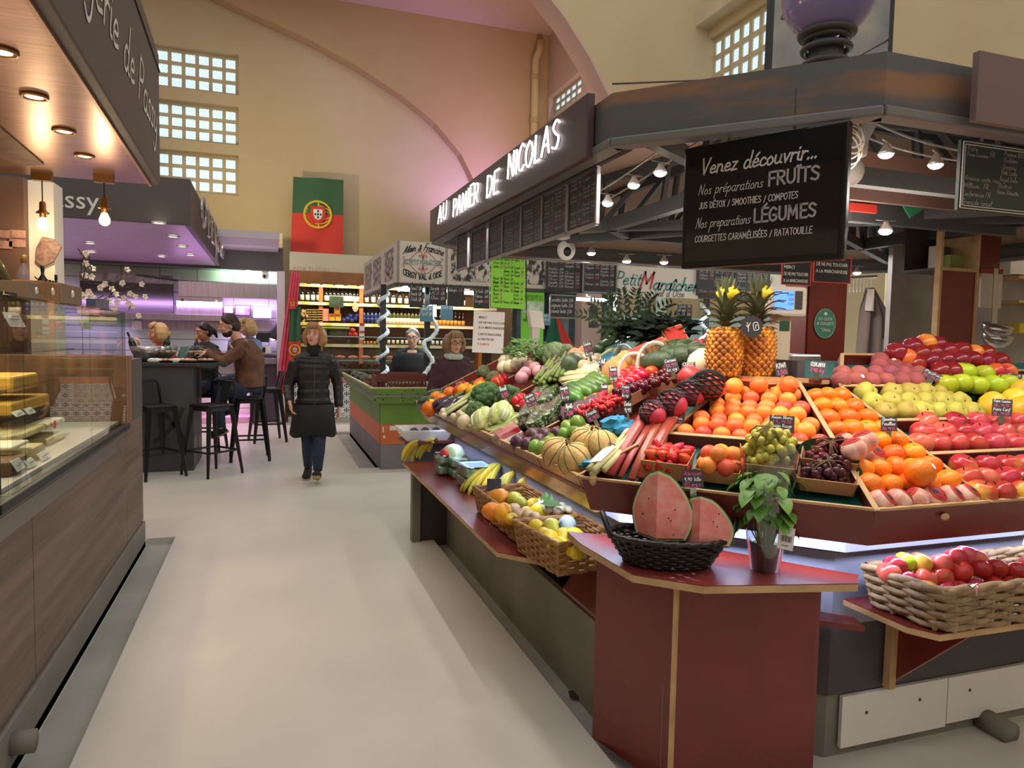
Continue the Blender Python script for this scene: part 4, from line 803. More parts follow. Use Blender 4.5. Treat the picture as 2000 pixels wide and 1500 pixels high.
def board(name,label,org,xd,yd,w,h,rows,cols=2,framed=True,m=None,chalk=None,th=.012,grp=None,cat='blackboard',dens=.8,hang=0.):
 """a chalk board: org lower left corner, xd/yd unit vectors"""
 org=V(org);xd=V(xd).normalized();yd=V(yd).normalized();n=xd.cross(yd).normalized()
 mb=MB();mb.prism([org,org+xd*w,org+xd*w+yd*h,org+yd*h],-n*th);o=P(mb,name,m or M_bb);tag(o,label,cat,grp)
 if framed:
  mb=MB();k=min(.02,w*.05)
  for p,q in(((0,0),(w,0)),((w,0),(w,h)),((w,h),(0,h)),((0,h),(0,0))):mb.bar(org+xd*p[0]+yd*p[1],org+xd*q[0]+yd*q[1],k,k,n)
  P(mb,'frame',M_alu,o)
 mb=MB();ph=h/(rows+1);mp_=MB()
 for r in range(rows):
  y=h-ph*(r+1)+ph*.2
  if isinstance(cols,list):line=cols[r];hand(mb,line[0],org+xd*w*line[1]+yd*(h*line[2]),xd,yd,h*line[3],w*line[4]if line[4]else None,.17,.12,.05,2);continue
  for cidx in range(cols):
   if RN.random()>dens:continue
   x=w*(.06+cidx*.9/cols);hand(mb,RN.choice(WORDS),org+xd*x+yd*y,xd,yd,ph*.38,w*.5/cols,.2,.15,.06,1)
   hand(mp_ if RN.random()<.3 else mb,'%d,%d0'%(RN.randint(1,9),RN.randint(1,9)),org+xd*(x+w*.6/cols)+yd*y,xd,yd,ph*.38,w*.22/cols,.2,.1,.06,1)
 if mb.v:P(mb,'chalk_writing',chalk or M_chalk,o)
 if mp_.v:P(mp_,'pink_writing',M_chalkp,o)
 if hang:
  mb=MB()
  for u in(.2,.8):mb.bar(org+xd*w*u+yd*h,org+xd*w*u+yd*(h+hang),.012,.006)
  P(mb,'hanger',M_dgrey,o)
 return o
def ybd(x0,y0,x1,y1,Y,label,rows,cols=2,**k):
 a=at_y(x0,y1,Y);b=at_y(x1,y0,Y);return board(k.pop('name','blackboard'),label,(a.x,Y,a.z),(1,0,0),(0,0,1),b.x-a.x,b.z-a.z,rows,cols,**k)
Yb=YF-.06
ybd(1066,505,1138,568,Yb,'vegetable price blackboard left of the framed one above the eggs',9,2,framed=False)
ybd(1138,510,1205,570,Yb-.02,'framed tomato price blackboard touching the white script sign',9,2)
ybd(1360,519,1430,577,Yb,'dark price board right of the white script sign',9,2,framed=False)
ybd(1434,522,1505,578,Yb,'dark price board behind the right pineapple crown',8,2,framed=False)
ybd(1074,578,1124,620,Yb,'hanging blackboard listing three bunch prices above the artichokes',3,[('carottes botte 3,50',.06,.72,.09,.85),('oignons botte 3,50',.06,.48,.09,.85),('navets botte 2,50',.06,.22,.09,.8)],hang=.06)
for x0,y0,x1,y1,w in((800,558,826,600,'left of the dark post'),(839,560,872,595,'right of the dark post'),(874,563,907,597,'between two tube lamps'),(925,565,957,602,'left of the green sheet'),(1244,586,1272,615,'in front of the yellow wall'),(1322,595,1352,625,'left of the left pineapple'),(1150,600,1168,640,'beside the dark glass doors')):
 ybd(x0,y0,x1,y1,Yb+.02,'small price blackboard hanging from the far rail, '+w,3,1,framed=False,hang=.04,grp='small blackboards on the far stall rail')
q=at_y(1186,622,Yb);r_=.42;board('blackboard','small blackboard hanging askew by one corner above the celery',(q.x-.06,Yb,q.z-.02),(math.cos(r_),0,-math.sin(r_)),(math.sin(r_),0,math.cos(r_)),.18,.17,3,1,False)
M_bbl=mat('slate_blue',(86,128,146),rough=.6)
for x0,y0,x1,y1,w in((861,596,885,625,'beside the dark post'),(858-38,598,846,628,'behind the dark post'),(1058,613,1076,635,'above the curly parsley')):ybd(x0,y0,x1,y1,Yb+.1,'small blue price slate '+w,2,1,framed=False,m=M_bbl,grp='blue price slates')
def tinsel(pts,r,label,spiral=0):
 mb=MB();mb.tube(pts,[r*rr(.75,1.2)for _ in pts],8)
 for p in pts:
  for k in range(5):d=V((rr(-1,1),rr(-1,1),rr(-1,1))).normalized()*r*1.5;mb.tube([p,p+d],[r*.25,r*.1],3)
 tag(P(mb,'tinsel_garland',mat('tinsel',(226,238,244),rough=.35)),label,'garland')
def post(px,Y,label,z0=.86):
 c=at_y(px,650,Y);mb=MB();mb.box((c.x-.03,Y-.03,z0),(c.x+.03,Y+.03,zb2));tag(P(mb,'stall_post',mat('post_dark',(44,40,40),rough=.5)),label,'post');return c.x
xp=post(748,8.35,'dark corner post wound with a white spiral garland')
tinsel([V((xp+.055*math.cos(t*.5),8.35+.055*math.sin(t*.5),.92+t*.0175))for t in range(66)],.022,'white garland wound in a spiral round the corner post')
xp2=post(834,8.1,'dark post with a loose white garland before the sellers')
tinsel([V((xp2+(.055+.05*math.sin(t*.33+2.2))*(1 if t>26 else 1)-.05*(t<30),8.05,.9+t*.02))for t in range(62)],.024,'loose white garland hanging down the dark post')
xp3=post(1190,8.3,'dark post of the far stall beside the askew blackboard');xp4=post(1378,8.3,'dark post of the far stall left of the pineapples')
tinsel([V((xp4+.06*math.sin(t*.5)-.06,8.24,1.35+t*.02))for t in range(36)],.024,'short white garland on the post left of the pineapples')
M_tube=mat('tube_lit',(225,250,250),emis=(215,248,250),es=7)
for i,(x,y,l,ax)in enumerate(((786,560,.5,'y'),(849,568,.5,'z'),(806,566,.35,'x'),(868,572,.5,'z'),(912,572,.35,'x'),(1150,585,.6,'x'))):
 c=at_y(x,y,YF+.5 if ax!='z' else YF+.2);t=T('tube_lamp','bright tube lamp under the far stall canopy, %s from its left corner'%ORD[i+1],'lamp',c,'tube lamps under the far canopy')
 d={'x':V((1,0,0)),'y':V((0,1,0)),'z':V((0,0,-.6))}[ax];c.z=min(c.z,zb2-.03)
 mb=MB();mb.tube([c-d*l/2,c+d*l/2]if ax!='z' else[c+V((0,0,.05)),c+d*l],.022,8);P(mb,'tube',M_tube,t,True)
 mb=MB();e=c+V((0,0,.06));mb.box((e.x-.03,e.y-.03,e.z-.02),(e.x+.03,e.y+.03,zt2-.06));P(mb,'fitting',M_white,t)
M_crate=mat('crate_maroon',(104,44,40),rough=.45)
def crate(x0,x1,y0,y1,z0,h,label):
 t=T('plastic_crate',label,'crate',((x0+x1)/2,(y0+y1)/2,z0));mb=MB();nx=14
 for yy in(y0,y1):
  mb.box((x0,yy-.008,z0),(x1,yy+.008,z0+h*.25));mb.box((x0,yy-.008,z0+h*.62),(x1,yy+.008,z0+h))
  for k in range(nx+1):u=x0+(x1-x0)*k/nx;mb.box((u-.008,yy-.006,z0+h*.25),(u+.008,yy+.006,z0+h*.62))
  mb.box((x0,yy-.005,z0+h*.42),(x1,yy+.005,z0+h*.46))
 for xx in(x0,x1):mb.box((xx-.008,y0,z0),(xx+.008,y1,z0+h*.9))
 P(mb,'walls',M_crate,t);mb=MB();mb.box((x0,y0,z0),(x1,y1,z0+.01));P(mb,'bottom',M_crate,t);return t
a=at_y(736,750,8.02);b=at_y(832,730,8.02);crate(a.x,b.x,8.02,8.4,.86,b.z-.86+.0,'maroon slotted plastic crate at the front of the green counter')
crate(1.14,1.34,8.5,9.1,.86,.12,'maroon plastic crate behind, along the side of the green counter')
for i in range(5):
 mb=MB();mb.ball((1.2+.03*(i%2),9.3+i*.3,.95),(.1,.16,.06),9,6,fn=lambda q:q*(1+.2*noise.noise(q*2.5+V((i,2,0)))));tag(P(mb,'green_bag',mat('bag_darkgreen',(46,78,58),(24,36,30),rough=.25,scale=9),None,True),'dark green bag of produce on the side counter, %s from the corner'%ORD[i+1],'bag','green bags')
mb=MB();a=at_y(755,728,8.3);b=at_y(822,720,8.3);mb.tube([(a.x,8.25,.99),(b.x,8.25,.985)],.035,8);tag(P(mb,'paper_roll',mat('roll_cream',(224,214,180)),None,True),'cream paper roll lying across the maroon crate','paper roll')
c=at_y(848,738,8.15);mb=MB();mb.ball((c.x,8.2,.92),(.11,.1,.08),14,10,fn=lambda q:q*(1+.3*noise.noise(q*4)));tag(P(mb,'plastic_bag',mat('bag_clear_blue',(172,208,218),rough=.25),None),'crumpled pale blue plastic bag beside the dark post','bag')
a=at_y(850,758,7.97);b=at_y(897,742,7.97);t=T('bag_dispenser','black box with a small white logo on the green counter edge','box',((a.x+b.x)/2,8,.86));mb=MB();mb.prism([(a.x,7.97,.86),(b.x,7.97,.86),(b.x-.02,7.97,b.z),(a.x+.06,7.97,b.z)],(0,.2,0));P(mb,'casing',M_black,t);mb=MB();q=at_y(870,750,7.96);printed(mb,'Bizerba',(q.x-.03,7.967,q.z),(1,0,0),(0,0,1),.035);P(mb,'logo',M_white,t)
a=at_y(780,717,9.0);b=at_y(818,709,9.0);mb=MB();mb.box((a.x,9.0,1.02),(b.x,9.35,1.06));mb.box(((a.x+b.x)/2-.08,9.1,.86),((a.x+b.x)/2+.08,9.3,1.02));tag(P(mb,'weighing_scale',mat('scale_grey',(120,140,140),rough=.4)),'flat counter scale behind the maroon crate','scale')
M_sheet_glow=mat('sheet_green',(150,222,74),(142,214,68),rough=.6,scale=2,emis=(140,220,60),es=.06)  # faint glow put into the paper sheet, which is no lamp
Yg=6.4
a=at_y(958,600,Yg);b=at_y(1027,497,Yg)
o=board('price_sheet','bright green price sheet with black writing hanging below the blackboards',(a.x,Yg,a.z),(1,0,-.02),(0,0,1),b.x-a.x,b.z-a.z,13,3,False,M_sheet_glow,M_ink,.004,None,'price sheet')
mb=MB();mb.tube([V((b.x,Yg,b.z)),V((b.x+.02,Yg,a.z-.1))],.006,5);P(mb,'cord',M_black,o)
Yw=5.75
a=at_y(922,688,Yw);b=at_y(984,608,Yw)
t=T('notice','white paper notice asking not to touch the goods, hanging above the carrots','notice',((a.x+b.x)/2,Yw,a.z));xd=V((1,0,-.03)).normalized();yd=V((.03,0,1)).normalized();w=b.x-a.x;h=b.z-a.z
mb=MB();o=V((a.x,Yw,a.z));mb.prism([o,o+xd*w,o+xd*w+yd*h,o+yd*h],(0,.003,0));P(mb,'sheet',M_paper,t)
mb=MB()
for k,(s,f)in enumerate((('MERCI',.82),('DE NE PAS TOUCHER',.7),('À LA MARCHANDISE',.58),('CARTE BANCAIRE',.42),('À PARTIR DE',.3))):printed(mb,s,o+xd*w*.16+yd*h*f,xd,yd,h*.075,None,0,.006,'l',.002,.95)
P(mb,'black_print',M_ink,t);mb=MB();printed(mb,'5 EUROS',o+xd*w*.16+yd*h*.18,xd,yd,h*.075,None,0,.006,'l',.002);P(mb,'red_print',M_rd,t)
mb=MB();mb.tube([o+xd*w*.5+yd*h,V((a.x+w*.5,Yw,2.2))],.003,4);P(mb,'thread',M_white,t)
Yq=7.2
a=at_y(1018,655,Yq);b=at_y(1063,572,Yq);t=T('poster_banner','green and white roll-up banner behind the white scale','banner',((a.x+b.x)/2,Yq,.4));mb=MB();mb.box((a.x,Yq,.4),(b.x,Yq+.02,b.z));P(mb,'panel',mat('banner_green',(120,206,60),rough=.5),t)
mb=MB();c1=at_y(1036,612,Yq);mb.box((a.x,Yq-.004,c1 .z),(b.x,Yq,b.z-.1));P(mb,'photo',mat('banner_photo',(210,226,200),(120,150,110),rough=.5,scale=7),t)
mb=MB();printed(mb,'RÉCOLTÉ ICI',(a.x+.02,Yq-.006,b.z-.08),(1,0,0),(0,0,1),.07,b.x-a.x-.04);printed(mb,'rendez-vous sur',(a.x+.01,Yq-.006,c1 .z-.09),(1,0,0),(0,0,1),.07,b.x-a.x-.02,.2,.01);P(mb,'lettering',mat('dk_green',(40,84,40)),t)
Yv=5.9;a=at_y(1036,640,Yv);b=at_y(1066,609,Yv);t=T('weighing_scale','white scale display on a pole behind the asparagus','scale',((a.x+b.x)/2,Yv,1.2))
mb=MB();mb.prism([V((a.x+.01,Yv,a.z)),V((b.x,Yv,a.z-.01)),V((b.x-.03,Yv,b.z)),V((a.x-.02,Yv,b.z+.01))],(0,.08,0));P(mb,'display_housing',mat('scale_cream',(228,222,208),rough=.4),t,bev=.012)
c=at_y(1045,660,Yv+.03);mb=MB();mb.box((c.x-.035,Yv+.01,0),(c.x+.035,Yv+.06,a.z));P(mb,'pole',mat('scale_pole',(206,196,184)),t)
mb=MB();a=at_y(1072,600,12.3);mb.box((4.2,12.3,0),(6.2,12.36,2.45));d=ST(mb,'door_1',mat('door_glass',(84,100,108),(58,70,78),rough=.15,scale=1.2))
mb=MB()
for x in(4.2,4.85,5.5,6.14):mb.box((x,12.26,0),(x+.07,12.3,2.45))
mb.box((4.2,12.26,2.38),(6.2,12.3,2.45));P(mb,'door_frame',M_black,d)
mb=MB();mb.box((4.0,12.3,2.45),(6.3,12.5,3.6));tag(P(mb,'door_header',M_white),kind='structure')
zd=at_y(1250,618,11.48).z
mb=MB();mb.box((5.9,11.46,0),(XR,11.5,zd));mb.box((XR-.03,8.6,0),(XR,11.5,zd));tag(P(mb,'dado_panel',mat('dado_blue',(206,230,232),rough=.6)),kind='structure')
c=at_y(1291,620,11.35);mb=MB();mb.tube([(c.x,11.35,0),(c.x,11.35,3.4)],.1,14);tag(P(mb,'white_pipe',mat('pipe_white',(216,232,228),rough=.5),None,True),'thick pale pipe standing against the blue and yellow wall','pipe')
pf=[at_y(*q,11.9)for q in((1076,620),(1092,620),(1128,690),(1060,690))]
t=T('leaning_flag','dark green and red flag hanging before the glass doors','flag',pf[2]);mb=cloth(0,.6,0,1,0,8,dp);P(mb,'green_field',mat('flag_dkgreen',(32,92,70),rough=.8),t,True);mb=cloth(.6,1,0,1,0,8,dp);P(mb,'red_field',MR,t,True)
ZL=1.0
CB=V((1.81,1.71,ZL));CA=V((1.11,2.41,ZL));K=2**-.5
PLN={'A':(CA,V((0,1,0)),V((1,0,.5))),'B':(CB,V((-K,K,0)),V((K,K,.5))),'C':(CB,V((1,0,0)),V((0,1,.5)))}
NRM={'A':V((-.5,0,1)).normalized(),'B':V((-.5*K,-.5*K,1)).normalized(),'C':V((0,-.5,1)).normalized()}
def pp(pl,u,w,h=0.):o,a,b=PLN[pl];return o+a*u+b*w+NRM[pl]*h
def px(pl,x,y,h=0.):n=NRM[pl];return at_pl(x,y,n,n.dot(PLN[pl][0])+h)
M_red=mat('board_red',(122,42,34),(106,34,28),rough=.38,scale=3,coat=.2);M_ply=mat('ply_edge',(206,170,124),(186,148,104),rough=.7,scale=10)
M_teal2=mat('lining_teal',(44,112,108),(36,98,96),rough=.35,scale=6);M_cool_lit=mat('panel_grey_cool_lit',(152,156,178),(140,144,168),rough=.55,scale=3);M_dk=mat('panel_dark',(84,78,80),(74,68,72),rough=.6,scale=4)  # grey-blue panels, with the cool under-tray light's lavender put into their colour
M_cnc=mat('raw_concrete',(134,130,118),(118,112,102),rough=.8,scale=2.5,bump=.1,bscale=30)
M_alu2=mat('tray_metal_reflections',(190,168,140),(176,150,112),rough=.22,metal=.85,scale=3,sv=(1,3,8))  # golden reflections on the metal front are put into its colour
fs=T('fruit_stall','large corner fruit and vegetable stall with red sloping display trays','market stall',(3.2,3.5,0))
UA,UB,UC=3.2,.99,3.0
WB={'A':1.0,'B':.72,'C':1.02}
LOW=.055
def FL(mb):mb.v=[(a,b,c-LOW)for a,b,c in mb.v]
mb=MB()
mb.prism([pp('A',.01,.02),pp('A',UA,.02),pp('A',UA,1.05),pp('A',.41*1.05,1.05)],-NRM['A']*.02);FL(mb);P(mb,'tray_floor',M_red,fs)
mb=MB();mb.prism([pp('B',.01,.035),pp('B',UB-.01,.035),pp('B',UB-.414*.74,.74),pp('B',.414*.74,.74)],-NRM['B']*.02);FL(mb);P(mb,'tray_floor',M_teal2,fs)
mb=MB();mb.prism([pp('C',.015,.035),pp('C',UC,.035),pp('C',UC,1.0),pp('C',.414*1.0,1.0)][::-1],-NRM['C']*.02);FL(mb);P(mb,'tray_floor',M_teal2,fs)
def divider(pl,a,b,h=.05,th=.016,name='divider',m=None,low=.0):
 n=NRM[pl];h=.006;low=.05;p=pp(pl,*a);q=pp(pl,*b);d=(q-p).normalized();s=d.cross(n).normalized()*th/2
 mb=MB();mb.prism([p-s-n*low,p+s-n*low,p+s+n*(h-.004),p-s+n*(h-.004)],q-p);o=P(mb,name,m or M_red,fs)
 mb=MB();mb.prism([p-s*1.05+n*(h-.004),p+s*1.05+n*(h-.004),p+s*1.05+n*h,p-s*1.05+n*h],q-p);P(mb,'plywood_edge',M_ply,o);return o
for u in(1.22,.82,.47,0.04):divider('A',(u,.0),(u-.03,.24 if u<1 else.26),.05)
divider('A',(1.55,.26),(1.22,.26),.05);divider('A',(.79,.26),(.5,.26),.05);divider('A',(.47,.26),(.3,.26),.05);divider('A',(3.18,0),(3.18,.95),.05)
for u in(2.3,1.75):divider('A',(u,.3),(u,.9),.04)
divider('A',(2.9,.62),(.9,.62),.04);divider('A',(2.9,.9),(.7,.9),.05)
divider('B',(.73,.02),(.75,.32),.06);divider('B',(.745,.31),(.57,.72),.06);divider('B',(.745,.31),(.13,.31),.055);divider('B',(0,0),(.3,.72),.065)
divider('B',(.3,.72),(.62,.72),.06)
divider('C',(.49,0),(.49,.69),.065)
for w in(.25,.45):divider('C',(.49,w),(UC,w),.05)
divider('C',(.49,.69),(UC,.69),.05);divider('C',(.49,.69),(.74,.95),.06);divider('C',(.74,.95),(1.2,.95),.06);divider('C',(1.02,.93),(1.2,.69),.05);divider('C',(1.25,.82),(UC,.82),.06)
divider('C',(1.12,.46),(1.3,.68),.05)
def face(pts0,inset,z0,z1,name,m,th=.02,label=None):
 """upright boards following the stall's outline at a given inset"""
 P_=[V((1.11,5.6,0)),V((1.11,2.41,0)),V((1.81,1.71,0)),V((4.8,1.71,0))]
 D=[V((1,0,0)),V((1,.414,0)),V((.414,1,0)),V((0,1,0))]
 out=[]
 for k in pts0:
  i0,i1=inset if isinstance(inset,tuple)else(inset,inset)
  mb=MB();a0,b0=P_[k]+D[k]*i0,P_[k+1]+D[k+1]*i0;a1,b1=P_[k]+D[k]*i1,P_[k+1]+D[k+1]*i1
  nn=((D[k]+D[k+1])*.5).normalized()*th
  mb.prism([a0+V((0,0,z0)),b0+V((0,0,z0)),b1+V((0,0,z1)),a1+V((0,0,z1))],nn);out.append(P(mb,name,m,fs,label=label))
 return out
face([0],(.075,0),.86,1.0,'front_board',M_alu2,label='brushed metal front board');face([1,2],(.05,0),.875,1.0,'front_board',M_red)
for k,(p,q)in enumerate(((V((1.11,5.6,1.0)),CA),(CA,CB),(CB,V((4.8,1.71,1.0))))):
 mb=MB();d=(q-p).normalized();s=V((-d.y,d.x,0))*.02;s=s if s.dot(V((1,1,0)))>0 else-s
 mb.prism([p,q,q+s,p+s],(0,0,.008));P(mb,'plywood_edge',M_ply,fs)
mb=MB();mb.ball(CA+V((.035,-.03,.0)),(.018,.012,.022),8,5);P(mb,'torn_sticker',M_ply,fs)
mb=MB();mb.ball((2.1,1.712,.965),(.02,.006,.012),8,5);P(mb,'torn_sticker',M_ply,fs)
face([0,1,2],.21,.80,.875,'cool_lit_ledge',M_cool_lit);face([0,1,2],.25,.785,.80,'dark_slot',M_black)
face([0],.29,.36,.79,'rear_panel',M_cool_lit);face([1,2],.29,.5,.79,'rear_panel',M_cool_lit);face([1,2],.291,.24,.5,'lower_panel',M_dk);face([0],.34,-.045,.36,'shadow_panel',M_dk)
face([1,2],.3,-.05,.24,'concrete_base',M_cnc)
mb=MB();mb.box((1.985,1.985,.04),(2.5,2.0,.235));mb.box((2.505,1.985,.05),(3.6,2.0,.235));P(mb,'white_skirting',M_white,fs)
for x,z in((2.1,.16),(2.36,.17),(2.62,.17)):mb=MB();mb.ball((x,1.984,z),(.007,.003,.007),8,5);P(mb,'screw_head',M_dk,fs)
mb=MB();mb.tube([(2.72,2.0,.03),(2.72,1.88,.03)],.045,12);P(mb,'drain_pipe',M_cnc,fs,True)
mb=MB();mb.box((1.27,2.05,-.045),(1.3,5.17,.36));P(mb,'concrete_panel',M_cnc,fs)
mb=MB();mb.prism([(1.28,2.95,.36),(1.28,2.6,.36),(1.42,2.6,.53),(1.42,2.95,.53)],(0,0,.02));P(mb,'under_shelf_board',M_red,fs)
mb=MB();mb.box((1.31,2.62,.2),(1.35,2.66,.55));P(mb,'batten',M_ply,fs)
ZS=.55
mb=MB();sh=[(.98,5.42),(.98,3.02),(1.14,2.84),(1.42,2.7),(1.42,5.42)];mb.prism([(x,y,ZS-.022)for x,y in sh],(0,0,.02));o=P(mb,'low_shelf',M_ply,fs);mb=MB();mb.prism([(x,y,ZS-.002)for x,y in sh],(0,0,.003));P(mb,'red_laminate',M_red,o)
mb=MB();mb.box((1.02,5.15,-.045),(1.36,5.18,ZS-.022));P(mb,'shelf_leg',M_dgrey,fs);mb=MB();mb.box((1.0,5.12,0),(1.06,5.2,ZS-.022));P(mb,'shelf_leg',M_cnc,fs)
mb=MB();a=at_z(755,852,.72);mb.box((1.0,5.45,.68),(1.4,5.8,.7));P(mb,'end_shelf',M_red,fs);mb=MB();mb.box((1.1,5.55,0),(1.4,5.6,.68));P(mb,'shelf_leg',M_dk,fs)
mb=MB();sh=[(1.96,1.98),(1.97,1.72),(2.02,1.64),(4.4,1.60),(4.4,1.98)];mb.prism([(x,y,.585)for x,y in sh],(0,0,.02));o=P(mb,'low_shelf',M_ply,fs);mb=MB();mb.prism([(x,y,.605)for x,y in sh],(0,0,.003));P(mb,'red_laminate',M_red,o)
mb=MB();mb.prism([(2.2,1.98,.585),(2.2,1.66,.585),(2.2,1.98,.26)],(.02,0,0));P(mb,'bracket',M_red,fs);mb=MB();mb.box((2.17,1.955,.25),(2.2,1.985,.585));P(mb,'batten',M_ply,fs)
mb=MB();mb.prism([(1.58,2.29,.54),(1.96,1.93,.54),(1.93,1.85,.54),(1.5,2.2,.54)],(0,0,.02));P(mb,'low_shelf',M_red,fs)
mb=MB();q=at_y(1980,1060,1.95);mb.prism([(q.x,1.93,.7),(q.x+.03,1.93,.7),(q.x+.05,1.9,.88),(q.x+.02,1.9,.88)],(0,.004,0));tag(P(mb,'paper_strip',M_white),'white paper strip hanging under the tray on the right','paper strip')
mb=MB();mb.prism([pp('B',.78,.74),pp('B',.2,.74),pp('B',.1,1.05),pp('B',.82,1.05)],(0,0,.001));
mb=MB();zz=1.375;c=[pp('B',.8,.73),pp('B',.26,.73),pp('B',.1,1.1),pp('B',.9,1.1)]
for q in c:q.z=zz
mb.prism([V(q)for q in c],(0,0,-.02));o=P(mb,'rear_ledge',M_red,fs);mb=MB();mb.bar(c[0]+V((0,0,-.006)),c[1]+V((0,0,-.006)),.014,.02);P(mb,'plywood_edge',M_ply,o)
mb=MB();a=pp('C',.1,.75);b=pp('C',.48,.75);a.z=b.z=1.36;mb.prism([a,b,b+V((0,.35,0)),a+V((0,.35,0))],(0,0,-.02));o=P(mb,'rear_ledge',M_red,fs);mb=MB();mb.bar(a,b,.016,.018);P(mb,'plywood_edge',M_ply,o)
mb=MB();mb.box((1.9,3.1,.9),(2.6,3.13,1.3));P(mb,'inner_panel',M_red,fs)
mb=MB();mb.box((2.3,2.75,.9),(5.0,2.78,1.4));P(mb,'inner_panel',M_red,fs)
mb=MB();mb.box((2.16,2.5,.9),(2.2,5.5,1.45));P(mb,'inner_panel',M_dk,fs)
pod=T('display_podium','dark red podium with angled plywood top at the stall corner','podium',(1.45,2.2,0));ZP=.74
top=[(1.15,2.62),(1.13,2.45),(1.15,2.07),(1.32,1.91),(1.83,1.79),(1.9,1.86),(1.8,1.98),(1.5,2.38)]
mb=MB();mb.prism([(x,y,ZP-.026)for x,y in top],(0,0,.024));o=P(mb,'top_board',M_ply,pod);mb=MB();mb.prism([(x,y,ZP-.002)for x,y in top],(0,0,.003));P(mb,'red_laminate',M_red,o)
mb=MB();mb.prism([(1.17,2.38,0),(1.28,2.02,0),(1.3,2.03,0),(1.19,2.4,0)],(0,0,ZP-.03));P(mb,'side_panel',M_red,pod)
mb=MB();mb.prism([(1.295,2.03,0),(1.74,1.87,0),(1.75,1.89,0),(1.3,2.05,0)],(0,0,ZP-.03));P(mb,'front_panel',M_red,pod)
mb=MB();mb.prism([(1.74,1.875,0),(1.76,1.875,0),(1.78,2.1,0),(1.76,2.1,0)],(0,0,ZP-.03));P(mb,'side_panel',M_red,pod)
mb=MB();mb.prism([(1.276,2.014,0),(1.286,2.008,0),(1.296,2.028,0),(1.286,2.034,0)],(0,0,ZP-.03));mb.prism([(1.289,2.018,0),(1.298,2.014,0),(1.306,2.03,0),(1.297,2.036,0)],(0,0,ZP-.03));P(mb,'plywood_edge',M_ply,pod)
mb=MB();mb.prism([(1.26,2.05,ZP-.045),(1.34,1.97,ZP-.045),(1.7,1.875,ZP-.045),(1.7,1.92,ZP-.045),(1.3,2.07,ZP-.045)],(0,0,.018));P(mb,'batten',M_ply,pod)
OC=[(1.1,5.0),(1.1,2.22),(1.66,1.62),(4.74,1.62),(5.3,2.2),(5.3,5.0),(4.74,5.6),(1.66,5.6)]
ctr=V((3.17,3.55,0));zc0,zc1=2.205,2.355
M_fas=mat('fascia_worn',(92,92,94),(146,106,78),rough=.55,scale=1.6,lo=.55,hi=.68,sv=(1,1,5),detail=6);M_lip=mat('lip_grey',(118,116,116),rough=.4);M_roof=mat('roof_brown',(150,124,108),(138,112,98),rough=.7,scale=2);M_truss=mat('truss_grey',(72,74,76),rough=.5)
cn=T('stall_canopy','grey eight-sided canopy with steel trusses over the fruit stall','canopy',(ctr.x,ctr.y,zc0))
for k in range(8):
 a=V((*OC[k],0));b=V((*OC[(k+1)%8],0));nin=V((-(b-a).y,(b-a).x,0)).normalized();nin=nin if nin.dot(ctr-a)>0 else-nin
 mb=MB();mb.prism([a+V((0,0,zc0)),b+V((0,0,zc0)),b+V((0,0,zc1)),a+V((0,0,zc1))],nin*.04);P(mb,'fascia',M_fas,cn)
 mb=MB();mb.prism([a-nin*.012+V((0,0,zc0-.03)),b-nin*.012+V((0,0,zc0-.03)),b-nin*.012+V((0,0,zc0)),a-nin*.012+V((0,0,zc0))],nin*.07);P(mb,'lip',M_lip,cn,bev=.006)
 mb=MB();t=ctr+V((0,0,2.95));mb.prism([a+nin*.03+V((0,0,2.3)),b+nin*.03+V((0,0,2.3)),t],(0,0,.02));P(mb,'roof_panel',M_roof,cn)
 d=(ctr-a).normalized();f=a+d*.1;g=ctr-d*.12;r=MB()
 f0=f+V((0,0,2.27));f1=f+V((0,0,2.31));g0=g+V((0,0,2.27));g1=g+V((0,0,2.86))
 r.bar(f0,g0,.05,.06);r.bar(f1,g1,.05,.05)
 for i in range(4):
  t0=.3+.17*i;r.bar(f0 .lerp(g0,t0),f1 .lerp(g1,t0+.02),.03,.03);r.bar(f0 .lerp(g0,t0),f1 .lerp(g1,t0+.15),.03,.03)
 P(r,'truss',M_truss,cn)
 m_=MB();m_.bar(a.lerp(ctr,.5)+V((0,0,2.28)),b.lerp(ctr,.5)+V((0,0,2.28)),.06,.08);P(m_,'ring_beam',M_truss,cn)
mb=MB();mb.lathe([(.12,0),(.12,3.05),(.1,3.1),(.1,3.3)],12,MX.Translation(ctr));P(mb,'centre_column',M_truss,cn)
mb=MB();
for z,r_ in((3.12,.13),(3.2,.125),(3.29,.13),(3.35,.12)):mb.ring((ctr.x,ctr.y,z),r_,.02,20,6)
P(mb,'collar',M_dgrey,cn,True)
for k in range(8):
 a=V((*OC[k],zc1+.03));mb=MB();c=ctr+V((0,0,3.14));d=(a-c).normalized();mb.tube([c+d*.1,a],.0035,5);mb.tube([c+d*.25,c+d*.28,c+d*.45,c+d*.48],[.004,.013,.013,.004],6);P(mb,'stay_wire',M_dgrey,cn)
gl=T('globe_lamp','big violet glass globe lamp on top of the fruit stall column','lamp',(ctr.x,ctr.y,3.3));mb=MB();mb.ball((ctr.x,ctr.y,3.62),.27,28,18);P(mb,'globe',mat('globe_violet',(150,140,190),(120,112,170),rough=.15,scale=1.5,spec=.8),gl,True)
mb=MB();mb.lathe([(.16,3.36),(.17,3.38),(.13,3.42)],20,MX.Translation((ctr.x,ctr.y,0)));P(mb,'holder',M_dgrey,gl,True)
XS1=1.065
a=at_x(1148,180,XS1);b=at_x(840,412,XS1);zb=at_x(1148,305,XS1).z
sg=T('shop_sign','long dark red shop sign with glowing white hand lettering AU PANIER DE NICOLAS','sign',(XS1,(a.y+b.y)/2,zb))
